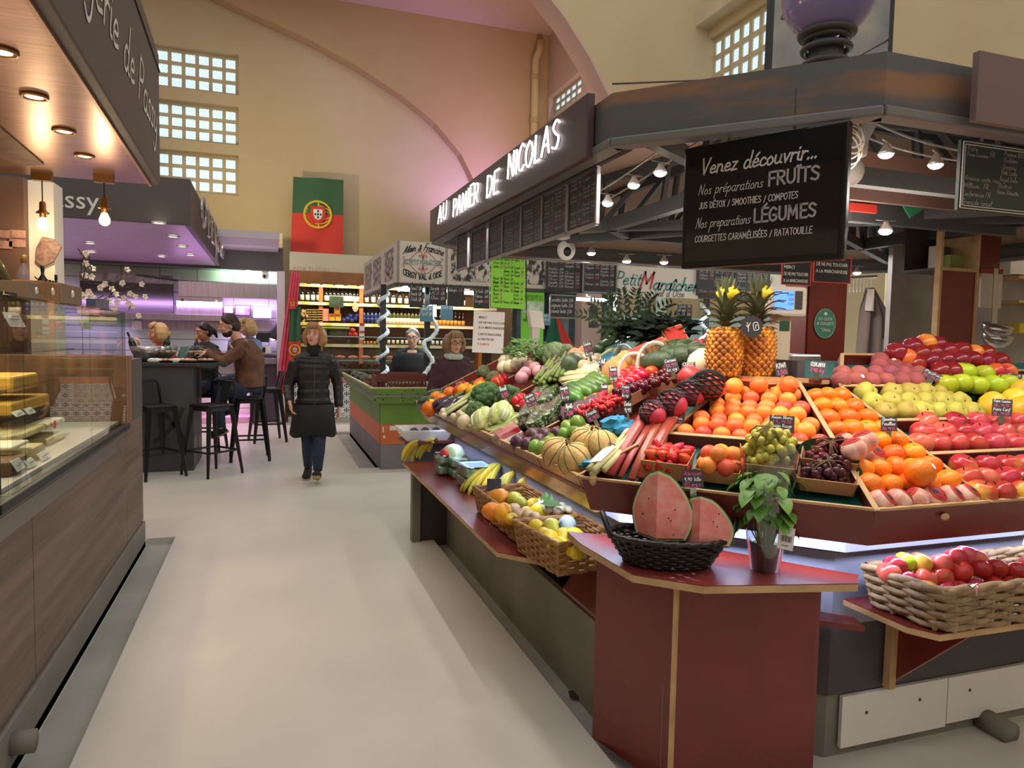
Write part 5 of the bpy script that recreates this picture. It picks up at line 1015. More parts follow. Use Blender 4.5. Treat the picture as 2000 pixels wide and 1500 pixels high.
mb=MB();mb.prism([(XS1,a.y,zb),(XS1,b.y,zb+.02),(XS1,b.y,b.z),(XS1,a.y,a.z)],(.03,0,0));P(mb,'backing',mat('sign_maroon',(92,70,70),(80,60,60),rough=.4,scale=3),sg,bev=.004)
mb=MB()
for s,x0,y0,x1,y1 in(('AU',855,437,873,428),('PANIER',884,425,935,395),('DE',949,388,975,368),('NICOLAS',990,352,1093,298)):
 p=at_x(x0,y0,XS1-.008);q=at_x(x1,y1,XS1-.008);tub_hand(mb,s,V((XS1-.008,p.y,p.z-.0)),(0,-1,0),(0,0,1),.054,p.y-q.y,.0046 if s!='AU' else.004,.12)
P(mb,'glowing_letters',mat('neon_white',(255,250,245),emis=(255,248,246),es=3),sg)
mb=MB();mb.box((1.915,1.54,2.17),(2.6,1.56,2.365));tag(P(mb,'sign_board',mat('sign_brown',(120,98,98),rough=.5)),'plain brown board fixed to the canopy edge at the far right','sign')
XB=1.2
mb=MB();mb.tube([(XB,2.28,2.2),(XB,5.0,2.2)],.016,8);rl=P(mb,'hanging_rail',M_dgrey,None,True);tag(rl,'dark rail carrying the blackboards under the canopy','rail')
for i,(x0,x1,yb)in enumerate(((1115,1171,438),(1064,1112,474),(1023,1063,493),(986,1022,503),(959,985,512),(925,955,519),(897,917,530))):
 a=at_x(x1,yb,XB);yy=at_x(x0,yb,XB).y;zt_=at_x(1168,330,XB).z-.0
 board('blackboard','framed chalk price board under the lit shop sign, %s from the corner of the stall'%ORD[i+1],(XB-.012,yy,1.965),(0,-1,0),(0,0,1),yy-a.y,zt_-1.965,12,2 if i<2 else 1,grp='chalk boards under the lit sign',dens=.75,hang=.02)
a=at_z(1337,289,2.17);b=at_z(1660,231,2.17);xd=(b-a);wv=xd.length;xd.normalize();h=.4
mn=T('menu_screen','large glossy black board lettered Venez découvrir, hanging at the canopy corner','menu board',(a.x,a.y,1.77));n=xd.cross(V((0,0,1)));O_=V((a.x,a.y,1.768))
mb=MB();mb.prism([O_,O_+xd*wv,O_+xd*wv+V((0,0,h)),O_+V((0,0,h))],-n*.035);P(mb,'bezel',mat('bezel_black',(22,22,24),rough=.25),mn,bev=.006)
mb=MB();mb.prism([O_+xd*.016+V((0,0,.02))+n*.001,O_+xd*(wv-.016)+V((0,0,.02))+n*.001,O_+xd*(wv-.016)+V((0,0,h-.02))+n*.001,O_+xd*.016+V((0,0,h-.02))+n*.001],n*.001);P(mb,'glass_face',mat('screen_black',(26,25,28),rough=.06,spec=.6),mn)
def ml(mb,s,u,v,hh,w,pen=.17,sh=.2,n_=4):hand(mb,s,O_+xd*wv*u+V((0,0,h*v)),xd,(0,0,1),h*hh,wv*w,pen,sh,.02,n_,'l',.004)
mb=MB();ml(mb,'Venez découvrir...',.12,.76,.062,.72,.22,.2);ml(mb,'Nos préparations',.11,.595,.042,.42,.12,.25);ml(mb,'JUS DÉTOX / SMOOTHIES / COMPOTES',.12,.48,.025,.62,.24,.05)
ml(mb,'Nos preparations',.1,.325,.042,.36,.12,.25);ml(mb,'COURGETTES CARAMÉLISÉES / RATATOUILLE',.1,.21,.025,.73,.24,.05);P(mb,'chalk_lettering',M_chalk,mn)
mb=MB();ml(mb,'FRUÏTS',.56,.6,.05,.3,.34,.0);ml(mb,'LÉGUMES',.48,.33,.05,.37,.34,.0);P(mb,'bold_lettering',mat('chalk_grey',(168,160,160),rough=.9),mn)
for u in(.3,.7):mb=MB();mb.tube([O_+xd*wv*u+V((0,0,h)),O_+xd*wv*u+V((0,0,h+.12))],.005,6);P(mb,'hanger',M_dgrey,mn)
a=at_y(1870,409,1.76);b=at_y(1877,272,1.76)
tx=[('Poire',.06,.86,.035,.1),('Passe Crassane',.06,.78,.03,.2),('FR',.28,.8,.04,.05),('Ananas costa rica',.05,.44,.034,.34),('William  FR',.04,.33,.036,.25),('Conference FR',.03,.21,.036,.28),('Grenade Israël'.replace('ë','e'),.03,.09,.038,.3),('Pomme BIO',.42,.85,.034,.2),('Golden',.42,.76,.036,.14),('Granny',.41,.66,.036,.14),('Pink Lady',.4,.58,.034,.16),('Royal Gala',.39,.48,.034,.18),('Bistror',.38,.38,.034,.14),('Reine Reinette',.37,.29,.034,.22),('FR',.68,.66,.034,.04),('FR',.68,.58,.034,.04),('FR',.68,.48,.034,.04),('FR',.67,.38,.034,.04),('FR',.67,.29,.034,.04)]
o=board('blackboard','green-grey chalk board listing apples and pears at the upper right',(a.x,1.76,a.z),(1,0,0),(0,0,1),.46,b.z-a.z,len(tx),tx,False,mat('board_greygreen',(66,76,72),(58,66,64),rough=.5,scale=4),hang=.05)
mb=MB();hh=b.z-a.z
for e in(.006,.014):
 for p,q in(((e,e),(.46,e)),((e,hh-e),(.46,hh-e)),((e,e),(e,hh-e))):mb.bar(V((a.x+p[0],1.756,a.z+p[1])),V((a.x+q[0],1.756,a.z+q[1])),.003,.003)
P(mb,'chalk_border',M_chalk,o)
M_refl=mat('reflector',(230,226,220),rough=.15,metal=.6)
SP=[]
def mr16():
 t=T('cable_spot','lamp','spotlight');mb=MB();mb.lathe([(.038,-.03),(.03,-.012),(.017,.006),(.013,.022)],14);P(mb,'reflector',M_refl,t,True)
 mb=MB();mb.ball((0,0,-.028),(.034,.034,.022),14,8);P(mb,'lens',mat('spot_lit',(255,244,226),emis=(255,240,218),es=14),t,True)
 mb=MB();mb.tube([(-.07,0,.026),(.07,0,.03)],.003,5);P(mb,'cross_arm',M_steel,t);return t
ms=mr16()
def spotl(c,lab,rz=0.,k=1.,grp='cable spotlights'):put(ms,c,(0,0,rz),k,'small halogen spotlight on the twin cable, '+lab,grp);SP.append(V(c))
for x,y,w in((1290,327,'above and left of the black menu board'),(1238,352,'middle of the three beside the chalk boards'),(1187,388,'next to the framed chalk board')):spotl(at_x(x,y,1.5),w,.3,.75)
for x,y,w in((1731,289,'right of the black menu board'),(1828,310,'left of the green-grey chalk board')):spotl(at_y(x,y,2.0),w,.5,.75)
for x,y,Y,w in((1155,487,5.2,'left one over the eggs'),(1224,503,5.2,'over the white script sign'),(1297,505,5.2,'left of the menu board bottom'),(1730,441,3.0,'below the green cloth'),(1674,526,5.0,'far one beside the red column')):spotl(at_y(x,y,Y),w,0,1.0)
def cable(p,q,label,sag=.02):
 mb=MB();mb.tube([p.lerp(q,i/8)+V((0,0,-sag*math.sin(PI*i/8)))for i in range(9)],.004,5);tag(P(mb,'lamp_cable',M_steel),label,'cable')
for dx,w in((-.05,'outer'),(.05,'inner')):
 p=at_x(1340,285,1.5);q=at_x(1150,410,1.5);cable(p+V((dx,0,.02)),q+V((dx,.3,.02)),w+' lamp cable beside the chalk boards')
 p=at_y(1660,255,2.0);q=at_y(1900,325,2.0);cable(p+V((0,dx,.03)),q+V((0,dx,.03)),w+' lamp cable on the right under the canopy')
 cable(V((1.3,5.2+dx,2.14)),V((4.8,5.2+dx,2.14)),w+' lamp cable along the far side of the canopy',.0)
mb=MB();c=at_y(1666,270,1.9)
for k in range(5):mb.ring((c.x+rr(-.01,.02),1.9+.01*k,c.z-.02*k),.045+.006*k,.003,18,4,MX.Translation((0,0,0)))
mb=MB()
for k in range(5):F=MX.Translation((c.x+.01*(k%2),1.9+.008*k,c.z+.01-.012*k))@Euler((PI/2,0,0)).to_matrix().to_4x4();mb.ring((0,0,0),.04+.005*k,.003,18,4,F)
tag(P(mb,'coiled_cable',mat('cable_beige',(190,176,156),rough=.6)),'coil of beige cable hanging right of the black menu board','cable')
dome_cam(at_y(1106,488,5.0),'white security camera hanging below the chalk boards',1.25)
mb=MB();c=at_y(1662,335,2.3);mb.ball(c,(.05,.05,.055),14,10);mb.lathe([(.06,.12),(.055,.06),(.03,.05)],14,MX.Translation(c));tag(P(mb,'ceiling_sensor',M_white,None,True),'white round sensor peeking out right of the menu board','sensor')
def ybox(name,x0,y0,x1,y1,Y,d,m,parent=None,z0=None,bev=.003):
 a=at_y(x0,y1,Y);b=at_y(x1,y0,Y);mb=MB();mb.box((a.x,Y,a.z if z0 is None else z0),(b.x,Y+d,b.z));return P(mb,name,m,parent,bev=bev),a,b
cb=T('column_cladding','dark red boarded column in the middle of the fruit stall','column',(3.1,3.4,0))
ybox('front_panel',1580,502,1658,600,3.35,.02,M_red,cb,0.0);a=at_y(1580,500,3.35);b=at_y(1548,500,3.7);mb=MB();mb.prism([(a.x,3.35,0),(b.x,3.75,0),(b.x+.02,3.76,0),(a.x+.02,3.36,0)],(0,0,2.05));P(mb,'side_panel',M_red,cb)
q=at_y(1611,632,3.345);st=T('round_sticker','round green click and collect sticker on the red column','sticker',q);r_=at_y(1632,632,3.345).x-q.x
F=MX.Translation(q)@Euler((PI/2,0,0)).to_matrix().to_4x4()@MX.Diagonal((1,1.12,1,1));mb=MB();mb.lathe([(r_,0),(r_,.003)],32,F);P(mb,'disc',mat('sticker_green',(72,136,118),rough=.4),st);mb=MB();mb.ring((0,0,.003),r_*.95,r_*.03,32,4,F);P(mb,'rim',mat('sticker_rim',(130,176,160)),st)
mb=MB()
for s,dz,sz in(('ICI CLICK',.25,.3),('& COLLECT',-.1,.3),('°Olica',-.58,.34)):printed(mb,s,q+V((0,-.004,dz*r_)),(1,0,0),(0,0,1),sz*r_,None,.05,.006,'c')
mb.ball(q+V((0,-.004,r_*.72)),(r_*.16,.002,r_*.13),8,6);P(mb,'lettering',M_white,st)
def merci(x0,y0,x1,y1,Y,rot,lines,label):
 o,a,b=ybox('notice_sign',x0,y0,x1,y1,Y,.006,M_ink);tag(o,label,'sign');w=b.x-a.x;hh=b.z-a.z;mb=MB()
 for k,s in enumerate(lines):printed(mb,s,(a.x+w*.05,Y-.001,b.z-hh*(.36+.27*k)),(1,0,0),(0,0,1),hh*.19,w*.86 if len(s)>10 else None,0,.008,'l',.002)
 P(mb,'white_print',M_white,o);mb=MB()
 for p,q in(((0,0),(w,0)),((w,0),(w,hh)),((w,hh),(0,hh)),((0,hh),(0,0))):mb.bar(V((a.x+p[0],Y-.001,a.z+p[1])),V((a.x+q[0],Y-.001,a.z+q[1])),.005,.005)
 P(mb,'red_border',M_rd,o);mb=MB();mb.tube([V((a.x+w*.5,Y,b.z)),V((a.x+w*.5,Y,2.25))],.003,4);P(mb,'thread',M_dgrey,o)
merci(1526,510,1584,555,3.0,0,('MERCI','DE NE PAS TOUCHER','A LA MARCHANDISE'),'black do-not-touch sign with MERCI on top, left of the pair')
merci(1588,505,1662,550,3.1,0,('DE NE PAS TOUCHER','A LA MARCHANDISE'),'black do-not-touch sign partly clipped, right of the pair')
Ysc=2.75
sc=T('weighing_scale','cream shop scale with blue lit display on a tall post','scale',at_y(1545,735,Ysc));ybox('post',1512,618,1547,738,Ysc,.06,mat('scale_beige',(214,196,172),rough=.4),sc,1.3,.008);o,a,b=ybox('display_head',1502,561,1579,617,Ysc-.04,.1,M_cw,sc,None,.014)
p,a,b=ybox('display',1512,569,1552,604,Ysc-.046,.004,mat('lcd_blue',(110,170,240),rough=.3,emis=(96,160,245),es=.9),sc);w=b.x-a.x;mb=MB()
for k,s in enumerate(('0,000','0,00','0,00')):printed(mb,s,(b.x-w*.06,Ysc-.048,b.z-(b.z-a.z)*(.26+.24*k)),(1,0,0),(0,0,1),(b.z-a.z)*.2,None,.1,0,'r')
P(mb,'digits',mat('digit_blue',(40,60,110)),p);ybox('key_panel',1553,569,1569,604,Ysc-.045,.004,M_dgrey,sc);ybox('green_label',1523,627,1543,646,Ysc-.004,.004,mat('label_green',(40,84,56)),sc)
pl,a,b=ybox('weighing_pan',1546,692,1606,710,Ysc-.02,.25,M_steel,sc,None,.01);ybox('scale_body',1546,712,1600,738,Ysc,.25,M_cw,sc,None,.01)
tw=T('shelf_tower','dark red shelf tower with an open top compartment','shelf unit',(4.15,3.4,0));Yt=3.4
a=at_y(1829,690,Yt);b=at_y(1906,526,Yt);zt_=at_y(1840,433,Yt).z
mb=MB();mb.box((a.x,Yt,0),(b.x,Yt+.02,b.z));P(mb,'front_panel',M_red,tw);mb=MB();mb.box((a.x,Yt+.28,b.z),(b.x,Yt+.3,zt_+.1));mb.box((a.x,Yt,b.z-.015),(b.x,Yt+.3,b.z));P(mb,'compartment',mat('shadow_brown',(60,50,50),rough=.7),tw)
mb=MB();mb.box((a.x-.02,Yt-.01,0),(a.x,Yt+.03,zt_+.1));P(mb,'side_panel',M_ply,tw);mb=MB();mb.box((b.x,Yt-.01,0),(b.x+.018,Yt+.3,zt_+.1));P(mb,'side_panel',M_ply,tw);mb=MB();mb.box((a.x,Yt-.005,b.z-.02),(b.x,Yt,b.z));P(mb,'plywood_edge',M_ply,tw)
c=at_y(1976,600,Yt);mb=MB();mb.box((b.x+.02,Yt+.1,at_y(1940,530,Yt).z),(c.x,Yt+.12,zt_+.1));P(mb,'side_board',M_red,tw)
for x,w,y,m,nm,lab in((1843,12,478,M_cw,'folder','upright white folder in the tower compartment'),(1856,12,480,M_dgrey,'box','small grey box behind the green one in the tower'),(1851,30,497,mat('box_olive',(140,150,84),rough=.6),'box','olive green box in the tower compartment'),(1883,18,470,M_foilr,'canister','red and white canister in the tower compartment'),(1904-18,14,478,M_cw,'bag','pale bag at the right of the tower compartment')):
 p=at_y(x,y,Yt+.1);q=at_y(x+w,y,Yt+.1);mb=MB();mb.box((p.x,Yt+.08+(.06 if nm!='box' or w<20 else 0),b.z),(q.x,Yt+.15+(.06 if nm!='box' or w<20 else 0),p.z));tag(P(mb,nm,m,bev=.004),lab,nm)
for i,x in enumerate((1876,1896)):p=at_y(x,480,Yt+.2);put(bp,(p.x,Yt+.24,b.z),sc=.95,label='dark bottle at the back of the tower compartment, '+('left' if i==0 else 'right'))
mb=MB();e=at_y(2010,600,4.3);mb.box((b.x+.05,4.1,.9),(6.0,4.14,2.6));tag(P(mb,'back_wall_panel',mat('panel_marble',(168,164,164),(136,132,134),rough=.35,scale=2.5)),kind='structure')
for y0,lab in((540,'upper'),(587,'middle')):q=at_y(1966,y0,4.05);mb=MB();mb.box((q.x,3.95,q.z-.02),(q.x+.5,4.1,q.z));tag(P(mb,'wall_shelf',M_ply),lab+' small wooden wall shelf at the right edge','shelf')
q=at_y(1966,650,4.0);r=at_y(1968,632,4.0);mb=MB();mb.box((q.x,3.9,q.z),(q.x+.4,4.1,r.z));tag(P(mb,'yellow_tray',mat('tray_yellow',(214,186,50),rough=.5),bev=.006),'yellow tray on the wall at the right edge','tray')
q=at_y(1968,535,3.98);r=at_y(1990,502,3.98);mb=MB();mb.box((q.x,3.96,q.z),(r.x+.1,4.06,r.z));tag(P(mb,'white_carton',M_cw,bev=.004),'white carton on the upper wall shelf','carton')
ybox('bag_',1915,528,1960,600,3.5,.02,M_cw)[0].name='carrier_bag';o=bpy.data.objects['carrier_bag'];tag(o,'white carrier bag with red top hanging behind the ladles','bag');ybox('red_top',1915,526,1960,533,3.49,.02,M_foilr,o)
ld=[]
for i,(dx,dz)in enumerate(((0,0),(.03,-.06))):
 p=at_y(1946,524,3.4)+V((dx,.02*i,dz));q=at_y(1942,640,3.4)+V((dx,.02*i,dz));t=T('ladle','steel ladle hanging beside the tower, %s bowl'%('upper' if i==0 else 'lower'),'ladle',q)
 mb=MB();mb.prism([p+V((-.018,0,0)),p+V((.018,0,0)),q+V((.025,0,.02)),q+V((-.025,0,.02))],(0,.005,0));P(mb,'handle',M_steel,t);mb=MB();mb.lathe([(.09,.02),(.085,-.02),(.06,-.055),(.02,-.07)],20,MX.Translation(q+V((0,-.02,0)))@Euler((.3,0,0)).to_matrix().to_4x4());P(mb,'bowl',M_steel,t,True)
mb=MB();a=at_y(1655,543,4.9);b=at_y(1712,540,4.9);mb.tube([a,b],.012,8);rk=P(mb,'coat_rail',M_steel);tag(rk,'steel coat rail with hangers at the back of the stall','rail')
mb=MB()
for k in range(7):p=a.lerp(b,.1+.12*k);mb.tube([p,p+V((0,0,-.05)),p+V((.05,.05,-.12)),p+V((-.05,-.05,-.12)),p+V((0,0,-.05))],.004,4)
P(mb,'hangers',M_white,rk)
t=T('hanging_apron','grey-brown apron hanging before the street door','apron',at_y(1705,690,4.85));q=[at_y(x,y,4.85)for x,y in((1694,562),(1706,562),(1738,625),(1745,690),(1676,690),(1683,600))]
pf2=q;mb=MB();vs=[];
def ap(u,v):
 L=pf2[0].lerp(pf2[5],min(1,v*2.6))if v<.38 else pf2[5].lerp(pf2[4],(v-.38)/.62);R_=pf2[1].lerp(pf2[2],min(1,v*2))if v<.5 else pf2[2].lerp(pf2[3],(v-.5)*2);p=L.lerp(R_,u);p.y+=.03*math.sin(u*16+v*2);return p
P(cloth(0,1,0,1,0,14,ap),'cloth',mat('apron_taupe',(134,118,112),(120,104,100),rough=.8,scale=4),t,True);P(cloth(.1,.4,.03,.42,-.03,8,ap),'lining',mat('apron_light',(196,180,172)),t,True)
ybox('tin_',1747,662,1768,690,4.2,.12,M_dgrey)[0].name='storage_tin';tag(bpy.data.objects['storage_tin'],'dark storage tin behind the peaches','tin')
q=[at_y(x,y,3.0)for x,y in((1753,383),(1832,390),(1812,402),(1778,426))];mb=MB();mb.prism(q,(0,.006,0));tag(P(mb,'green_cloth',mat('cloth_green',(36,118,84),rough=.7)),'triangular green cloth tucked under the canopy truss','cloth')
ybox('metal_',1662,320,1880,390,2.9,.02,mat('hood_metal',(150,120,112),rough=.3,metal=.6))[0].name='metal_fascia';tag(bpy.data.objects['metal_fascia'],'dull metal panel hung across the inside of the canopy','panel')
ybox('red_',1663,400,1714,412,3.05,.02,M_rd)[0].name='red_bar';tag(bpy.data.objects['red_bar'],'short red bar under the canopy beside the menu board','bar')
ybox('dark_',1662,384,1990,432,3.1,.05,M_truss)[0].name='cross_beam';tag(bpy.data.objects['cross_beam'],'dark cross beam below the green cloth','beam')
a=at_y(1493,140,4.6);b=at_y(1640,30,4.6);t=T('framed_poster','black framed pale poster standing above the canopy behind the globe','poster',a);xdp=V((1,-.35,0)).normalized();w=1.0;hh=.85;O2=V((a.x,4.9,a.z-.5))
O2=at_y(1496,165,4.9);mb=MB();mb.prism([O2,O2+xdp*w,O2+xdp*w+V((0,0,hh)),O2+V((0,0,hh-.05))],(0,.03,0));P(mb,'frame',M_black,t);k_=V((0,-.005,0));mb=MB();mb.prism([O2+xdp*.04+k_,O2+xdp*(w-.04)+k_,O2+xdp*(w-.04)+k_+V((0,0,hh-.05)),O2+xdp*.04+k_+V((0,0,hh-.1))],(0,.003,0));P(mb,'print',mat('poster_print',(170,164,152),(110,122,128),rough=.4,scale=2.2),t)
mb=MB();hand(mb,'Bonne Ma',O2+xdp*.09+V((0,-.012,hh*.6)),xdp,(0,0,1),.045,.26,.15,.3,0,4);P(mb,'lettering',M_ink,t)
mb=MB();mb.box((XR+.05,6.33,.1),(XR+.1,6.39,2.5));mb.box((XR+.05,6.83,.1),(XR+.1,6.9,2.5));mb.box((XR+.05,7.2,.1),(XR+.1,7.27,2.5));mb.box((XR+.05,6.33,2.1),(XR+.1,7.27,2.16));ST(mb,'door_2',mat('door_frame_dark',(44,46,52)))
mb=MB();mb.box((15.0,6,0),(15.3,24,14));fac=P(mb,'facade',mat('facade_cream',(226,224,216),rough=.8));tag(fac,'pale town house across the street, seen through the door','building')
for k in range(4):
 for j in range(3):
  y=11.6+k*1.5;z=1.2+j*2.6;mb=MB();mb.box((14.94,y,z),(15.02,y+.8,z+1.7));f=P(mb,'window',mat('win_pale',(190,206,222),rough=.3),fac);mb=MB();mb.box((14.9,y+.37,z),(14.95,y+.43,z+1.7));mb.box((14.9,y,z+.8),(14.95,y+.8,z+.85));P(mb,'glazing_bar',M_white,f)
 mb=MB();mb.box((14.8,11.5+k*1.5,3.55),(15,12.6+k*1.5,3.6));
 for i in range(9):mb.box((14.8,11.5+k*1.5+i*.13,3.6),(14.83,11.53+k*1.5+i*.13,4.1))
 P(mb,'balcony_rail',M_black,fac)
M_leaf=mat('leaf_green',(92,128,58),(66,102,44),rough=.6,scale=3)
t=T('street_tree','leafy green tree on the street outside the door','tree',(11.6,10.4,0));mb=MB();mb.tube([(11.6,9.9,0),(11.6,10.0,3.2)],.14,8);P(mb,'trunk',mat('bark',(90,80,70),rough=.9),t);mb=MB()
for k in range(1500):
 c=V((11.6+max(-2,min(2,RN.gauss(0,.9))),10.3+RN.gauss(0,1.2),3.9+RN.gauss(0,.8)));F=Euler((rr(0,3),rr(0,3),rr(0,3))).to_matrix().to_4x4();F.translation=c;mb.add([(-.1,0,0),(0,-.055,.02),(.12,0,0),(0,.055,.02)],[(0,1,2,3)],F)
o=P(mb,'foliage',M_leaf,t)
def fmat(n,a,b,rough=.4,sc=9,**k):return mat('fruit_'+n,a,b,rough=rough,scale=sc,rnd=k.pop('rnd',.1),sss=.0,**k)
F_apr=fmat('apricot',(250,158,62),(240,128,62),.45,10);F_aprr=fmat('apricot_red',(238,116,66),(206,66,62),.45,9)
F_cle=fmat('clementine',(252,140,30),(246,126,24),.38,9,bump=.25,bscale=90);F_apl=fmat('apple_pink',(206,52,66),(226,110,92),.25,9,sv=(1,1,.5));F_apd=fmat('apple_dark',(158,28,42),(196,58,60),.22,9,sv=(1,1,.5))
F_apy=fmat('apple_mixed',(196,46,50),(230,170,70),.25,6,lo=.45,hi=.62);F_qui=fmat('quince',(202,186,82),(172,160,64),.6,9);F_pea=fmat('peach',(184,92,90),(150,74,80),.75,9);F_nec=fmat('nectarine',(128,26,42),(168,40,48),.22,8);F_neo=fmat('nectarine_orange',(240,130,60),(206,50,50),.25,7,lo=.48,hi=.62)
F_grn=fmat('green_apple',(196,212,50),(180,200,44),.28,9);F_yel=fmat('yellow_melon',(246,206,60),(238,190,50),.35,6);F_lem=fmat('lemon',(246,214,52),(232,196,40),.4,9,bump=.15,bscale=80);F_lemg=fmat('lemon_green',(214,206,70),(160,176,66),.4,7)
F_man=fmat('mango',(246,160,36),(238,140,30),.4,7);M_stem=mat('stem_brown',(96,72,44),rough=.8);M_cal=mat('calyx_green',(104,130,50),rough=.7);M_stk=mat('sticker_white',(236,230,220),rough=.4)
def fr(name,cat,m,r,kind='ball',stem=None,sticker=False,seg=(16,10),sq=1.0):
 def fn(q):
  if kind=='apple':
   t=q.z;d=math.hypot(q.x,q.y);k=1-.22*math.exp(-(d/.34)**2)*(1 if t>0 else.8);w=1+.05*t;return V((q.x*w,q.y*w,q.z*k*.92))
  if kind=='seam':return q*(1-.07*math.exp(-(q.x/.16)**2)*(q.y>-.2)*(1-.2*abs(q.z)))
  if kind=='quince':
   a=math.atan2(q.y,q.x);d=math.hypot(q.x,q.y);return q*(1+.05*math.sin(5*a)*d+.08*noise.noise(q*1.7))*(1-.3*math.exp(-(d/.3)**2)*(q.z>0))
  if kind=='lemon':d=math.hypot(q.x,q.y);return V((q.x*.82,q.y*.82,q.z*(1.0+.28*math.exp(-(d/.3)**2))))
  if kind=='oblate':d=math.hypot(q.x,q.y);return V((q.x,q.y,q.z*(.86-.1*math.exp(-(d/.25)**2))))
  if kind=='lump':return q*(1+.12*noise.noise(q*2.2))
  return q
 mb=MB();mb.ball((0,0,0),(r,r,r*sq),*seg,fn=fn);o=P(mb,name,m,None,True);tag(o,name,cat)
 if stem=='stem':mb=MB();mb.tube([(0,0,r*.66),(r*.08,0,r*.98)],r*.05,5);P(mb,'stem',M_stem,o)
 if stem=='eye':
  mb=MB();mb.lathe([(r*.07,r*.74),(r*.13,r*.76),(r*.02,r*.72)],7);P(mb,'calyx',M_stem,o)
 if stem=='calyx':mb=MB();mb.lathe([(r*.16,r*.775),(r*.05,r*.81)],6);P(mb,'calyx',M_cal,o)
 if sticker:F=Euler((.9,.2,0)).to_matrix().to_4x4()@MX.Translation((0,0,r*.985*(.94 if kind=='apple' else 1)));mb=MB();mb.lathe([(r*.22,0),(r*.2,r*.02)],10,F);P(mb,'sticker',M_stk,o)
 return o
def rr3():return(rr(-.5,.5),rr(-.5,.5),rr(0,6.28))
def rows(pr,pl,rws,h,lab,grp,sc=1.0,rot=None):
 for j,(y,xs)in enumerate(rws):
  for i,x in enumerate(xs):
   p_=pr(i,j)if callable(pr)else pr
   put(p_,px(pl,x,y,h),(rot()if rot else rr3()),sc*rr(.95,1.05),'%s, %s from left, %s row up'%(lab,ORD[i+1],ORD[j+1]),grp)
def heap(items,pl,lab,grp,h=.0):
 """items (proto, x, y[, lift]) in a heap, told apart by their order from the left"""
 items=sorted(items,key=lambda q:q[1])
 for i,it in enumerate(items):put(it[0],px(pl,it[1],it[2],it[3]if len(it)>3 else h),rr3(),rr(.94,1.06),'%s, %s from the left'%(lab,ORD[i+1]if i+1<len(ORD)else 'last'),grp)
p_ap=[fr('apricot','apricot',F_apr,.036,'seam'),fr('apricot','apricot',F_aprr,.036,'seam')]
for j in range(8):
 w=.345+j*.05;t=(w-.31)/.41;uL=.745-.175*t-.045;uR=.13+.17*t+.045;n=int(round((uL-uR)/.0665))
 n=max(n,4);off=.015 if j%2 else 0
 for i in range(n+1-(j%2)):
  u=uL-(uL-uR)*(i+(.5 if j%2 else 0))/n;red=RN.random()<.3
  put(p_ap[red],pp('B',u,w,-LOW+.036+.008*(j%2)+rr(0,.006)),rr3(),rr(.94,1.05),'%s apricot in the big tray, %s from left in %s row up'%('red-flushed' if red else 'plain orange',ORD[i+1],ORD[j+1]),'apricots in the big slanted tray')
for x,y,i in((1434,755,0),(1482,752,1),(1541,752,2)):put(p_ap[0],px('B',x,y,.035),rr3(),1.05,'orange apricot lying on top of the last row, %s of three'%('left','middle','right')[i])
p_cl=fr('clementine','clementine',F_cle,.042,'oblate','calyx')
M_tis=mat('tissue_pink',(222,150,130),(240,200,184),rough=.6,scale=30,lo=.45,hi=.6,sv=(1,1,.2));M_prt=mat('tissue_print',(190,40,50),(40,40,50),rough=.5,scale=30,lo=.48,hi=.52)
mb=MB();mb.ball((0,0,0),(.043,.043,.039),28,12,fn=lambda q:q*(1+(.03*math.sin(14*math.atan2(q.y,q.x))if q.z<.6 else 0)*(1-q.z*q.z)));p_wr=P(mb,'wrapped_orange',M_tis,None,True);tag(p_wr,'x','orange');mb=MB();mb.lathe([(.033,.0272),(.03,.031),(.027,.0325)],24);P(mb,'red_print_ring',MR,p_wr);mb=MB();mb.lathe([(.026,.034),(.014,.038),(.003,.0392)],20);P(mb,'printed_seal',M_prt,p_wr)
for j in range(9):
 w=.05+j*.073;uL=.414*w+.05;uR=.49-.045;n=max(2,int(round((uR-uL)/.083)))
 for i in range(n+1):
  u=uL+(uR-uL)*i/n;wr=j==0 or(j in(3,4)and i<2)
  if wr:put(p_wr,pp('C',u,w,-LOW+.042),(-.75+rr(-.15,.15),rr(-.2,.2),rr(0,6)),1.0,'orange wrapped in pink printed tissue, %s from left in %s clementine row'%(ORD[i+1],ORD[j+1]),'tissue-wrapped oranges')
  else:put(p_cl,pp('C',u,w,-LOW+.042+rr(0,.008)),(rr(-.9,.2),rr(-.5,.5),rr(0,6)),rr(.94,1.06),'bare clementine, %s from left in %s row up of its wedge'%(ORD[i+1],ORD[j+1]),'clementines')
for x,y,w in((1668,878,'topmost'),(1690,862,'upper right')):put(p_wr,px('C',x,y,.055),(-.4,.1,1),1.0,'tissue-wrapped orange sitting on the others, '+w,'tissue-wrapped oranges')
put(fr('clementine','orange',F_cle,.05,'ball',None,True),px('C',1797,923,.045),(0,.3,0),1,'largest orange with a dark sticker, on top of the clementine rows')
p_a1=fr('apple','apple',F_apl,.05,'apple','stem');p_a2=fr('apple','apple',F_apd,.05,'apple','stem');p_a3=fr('apple','apple',F_apy,.05,'apple','stem');p_as=fr('apple','apple',F_apl,.05,'apple','eye',True)
rows(lambda i,j:(p_a1,p_as,p_a1,p_a2)[(i+j)%4],'C',((868,(1796,1832,1868,1905,1944,1984,2024)),(846,(1802,1842,1880,1918,1956,1994,2032)),(826,(1808,1864,1908,1948,1990,2030))),-.012,'pink-red apple in the second tray tier','pink apples, second tier')
rows(lambda i,j:(p_a3,p_a2,p_a3,p_a1)[(i+2*j)%4],'C',((964,(1915,1956,1998,2040)),(937,(1890,1925,1964,2004)),(911,(1880,1928,1966,2004))),-.008,'red and yellow apple in the front tray tier','red-yellow apples, front tier')
p_q=fr('quince','quince',F_qui,.047,'quince','eye')
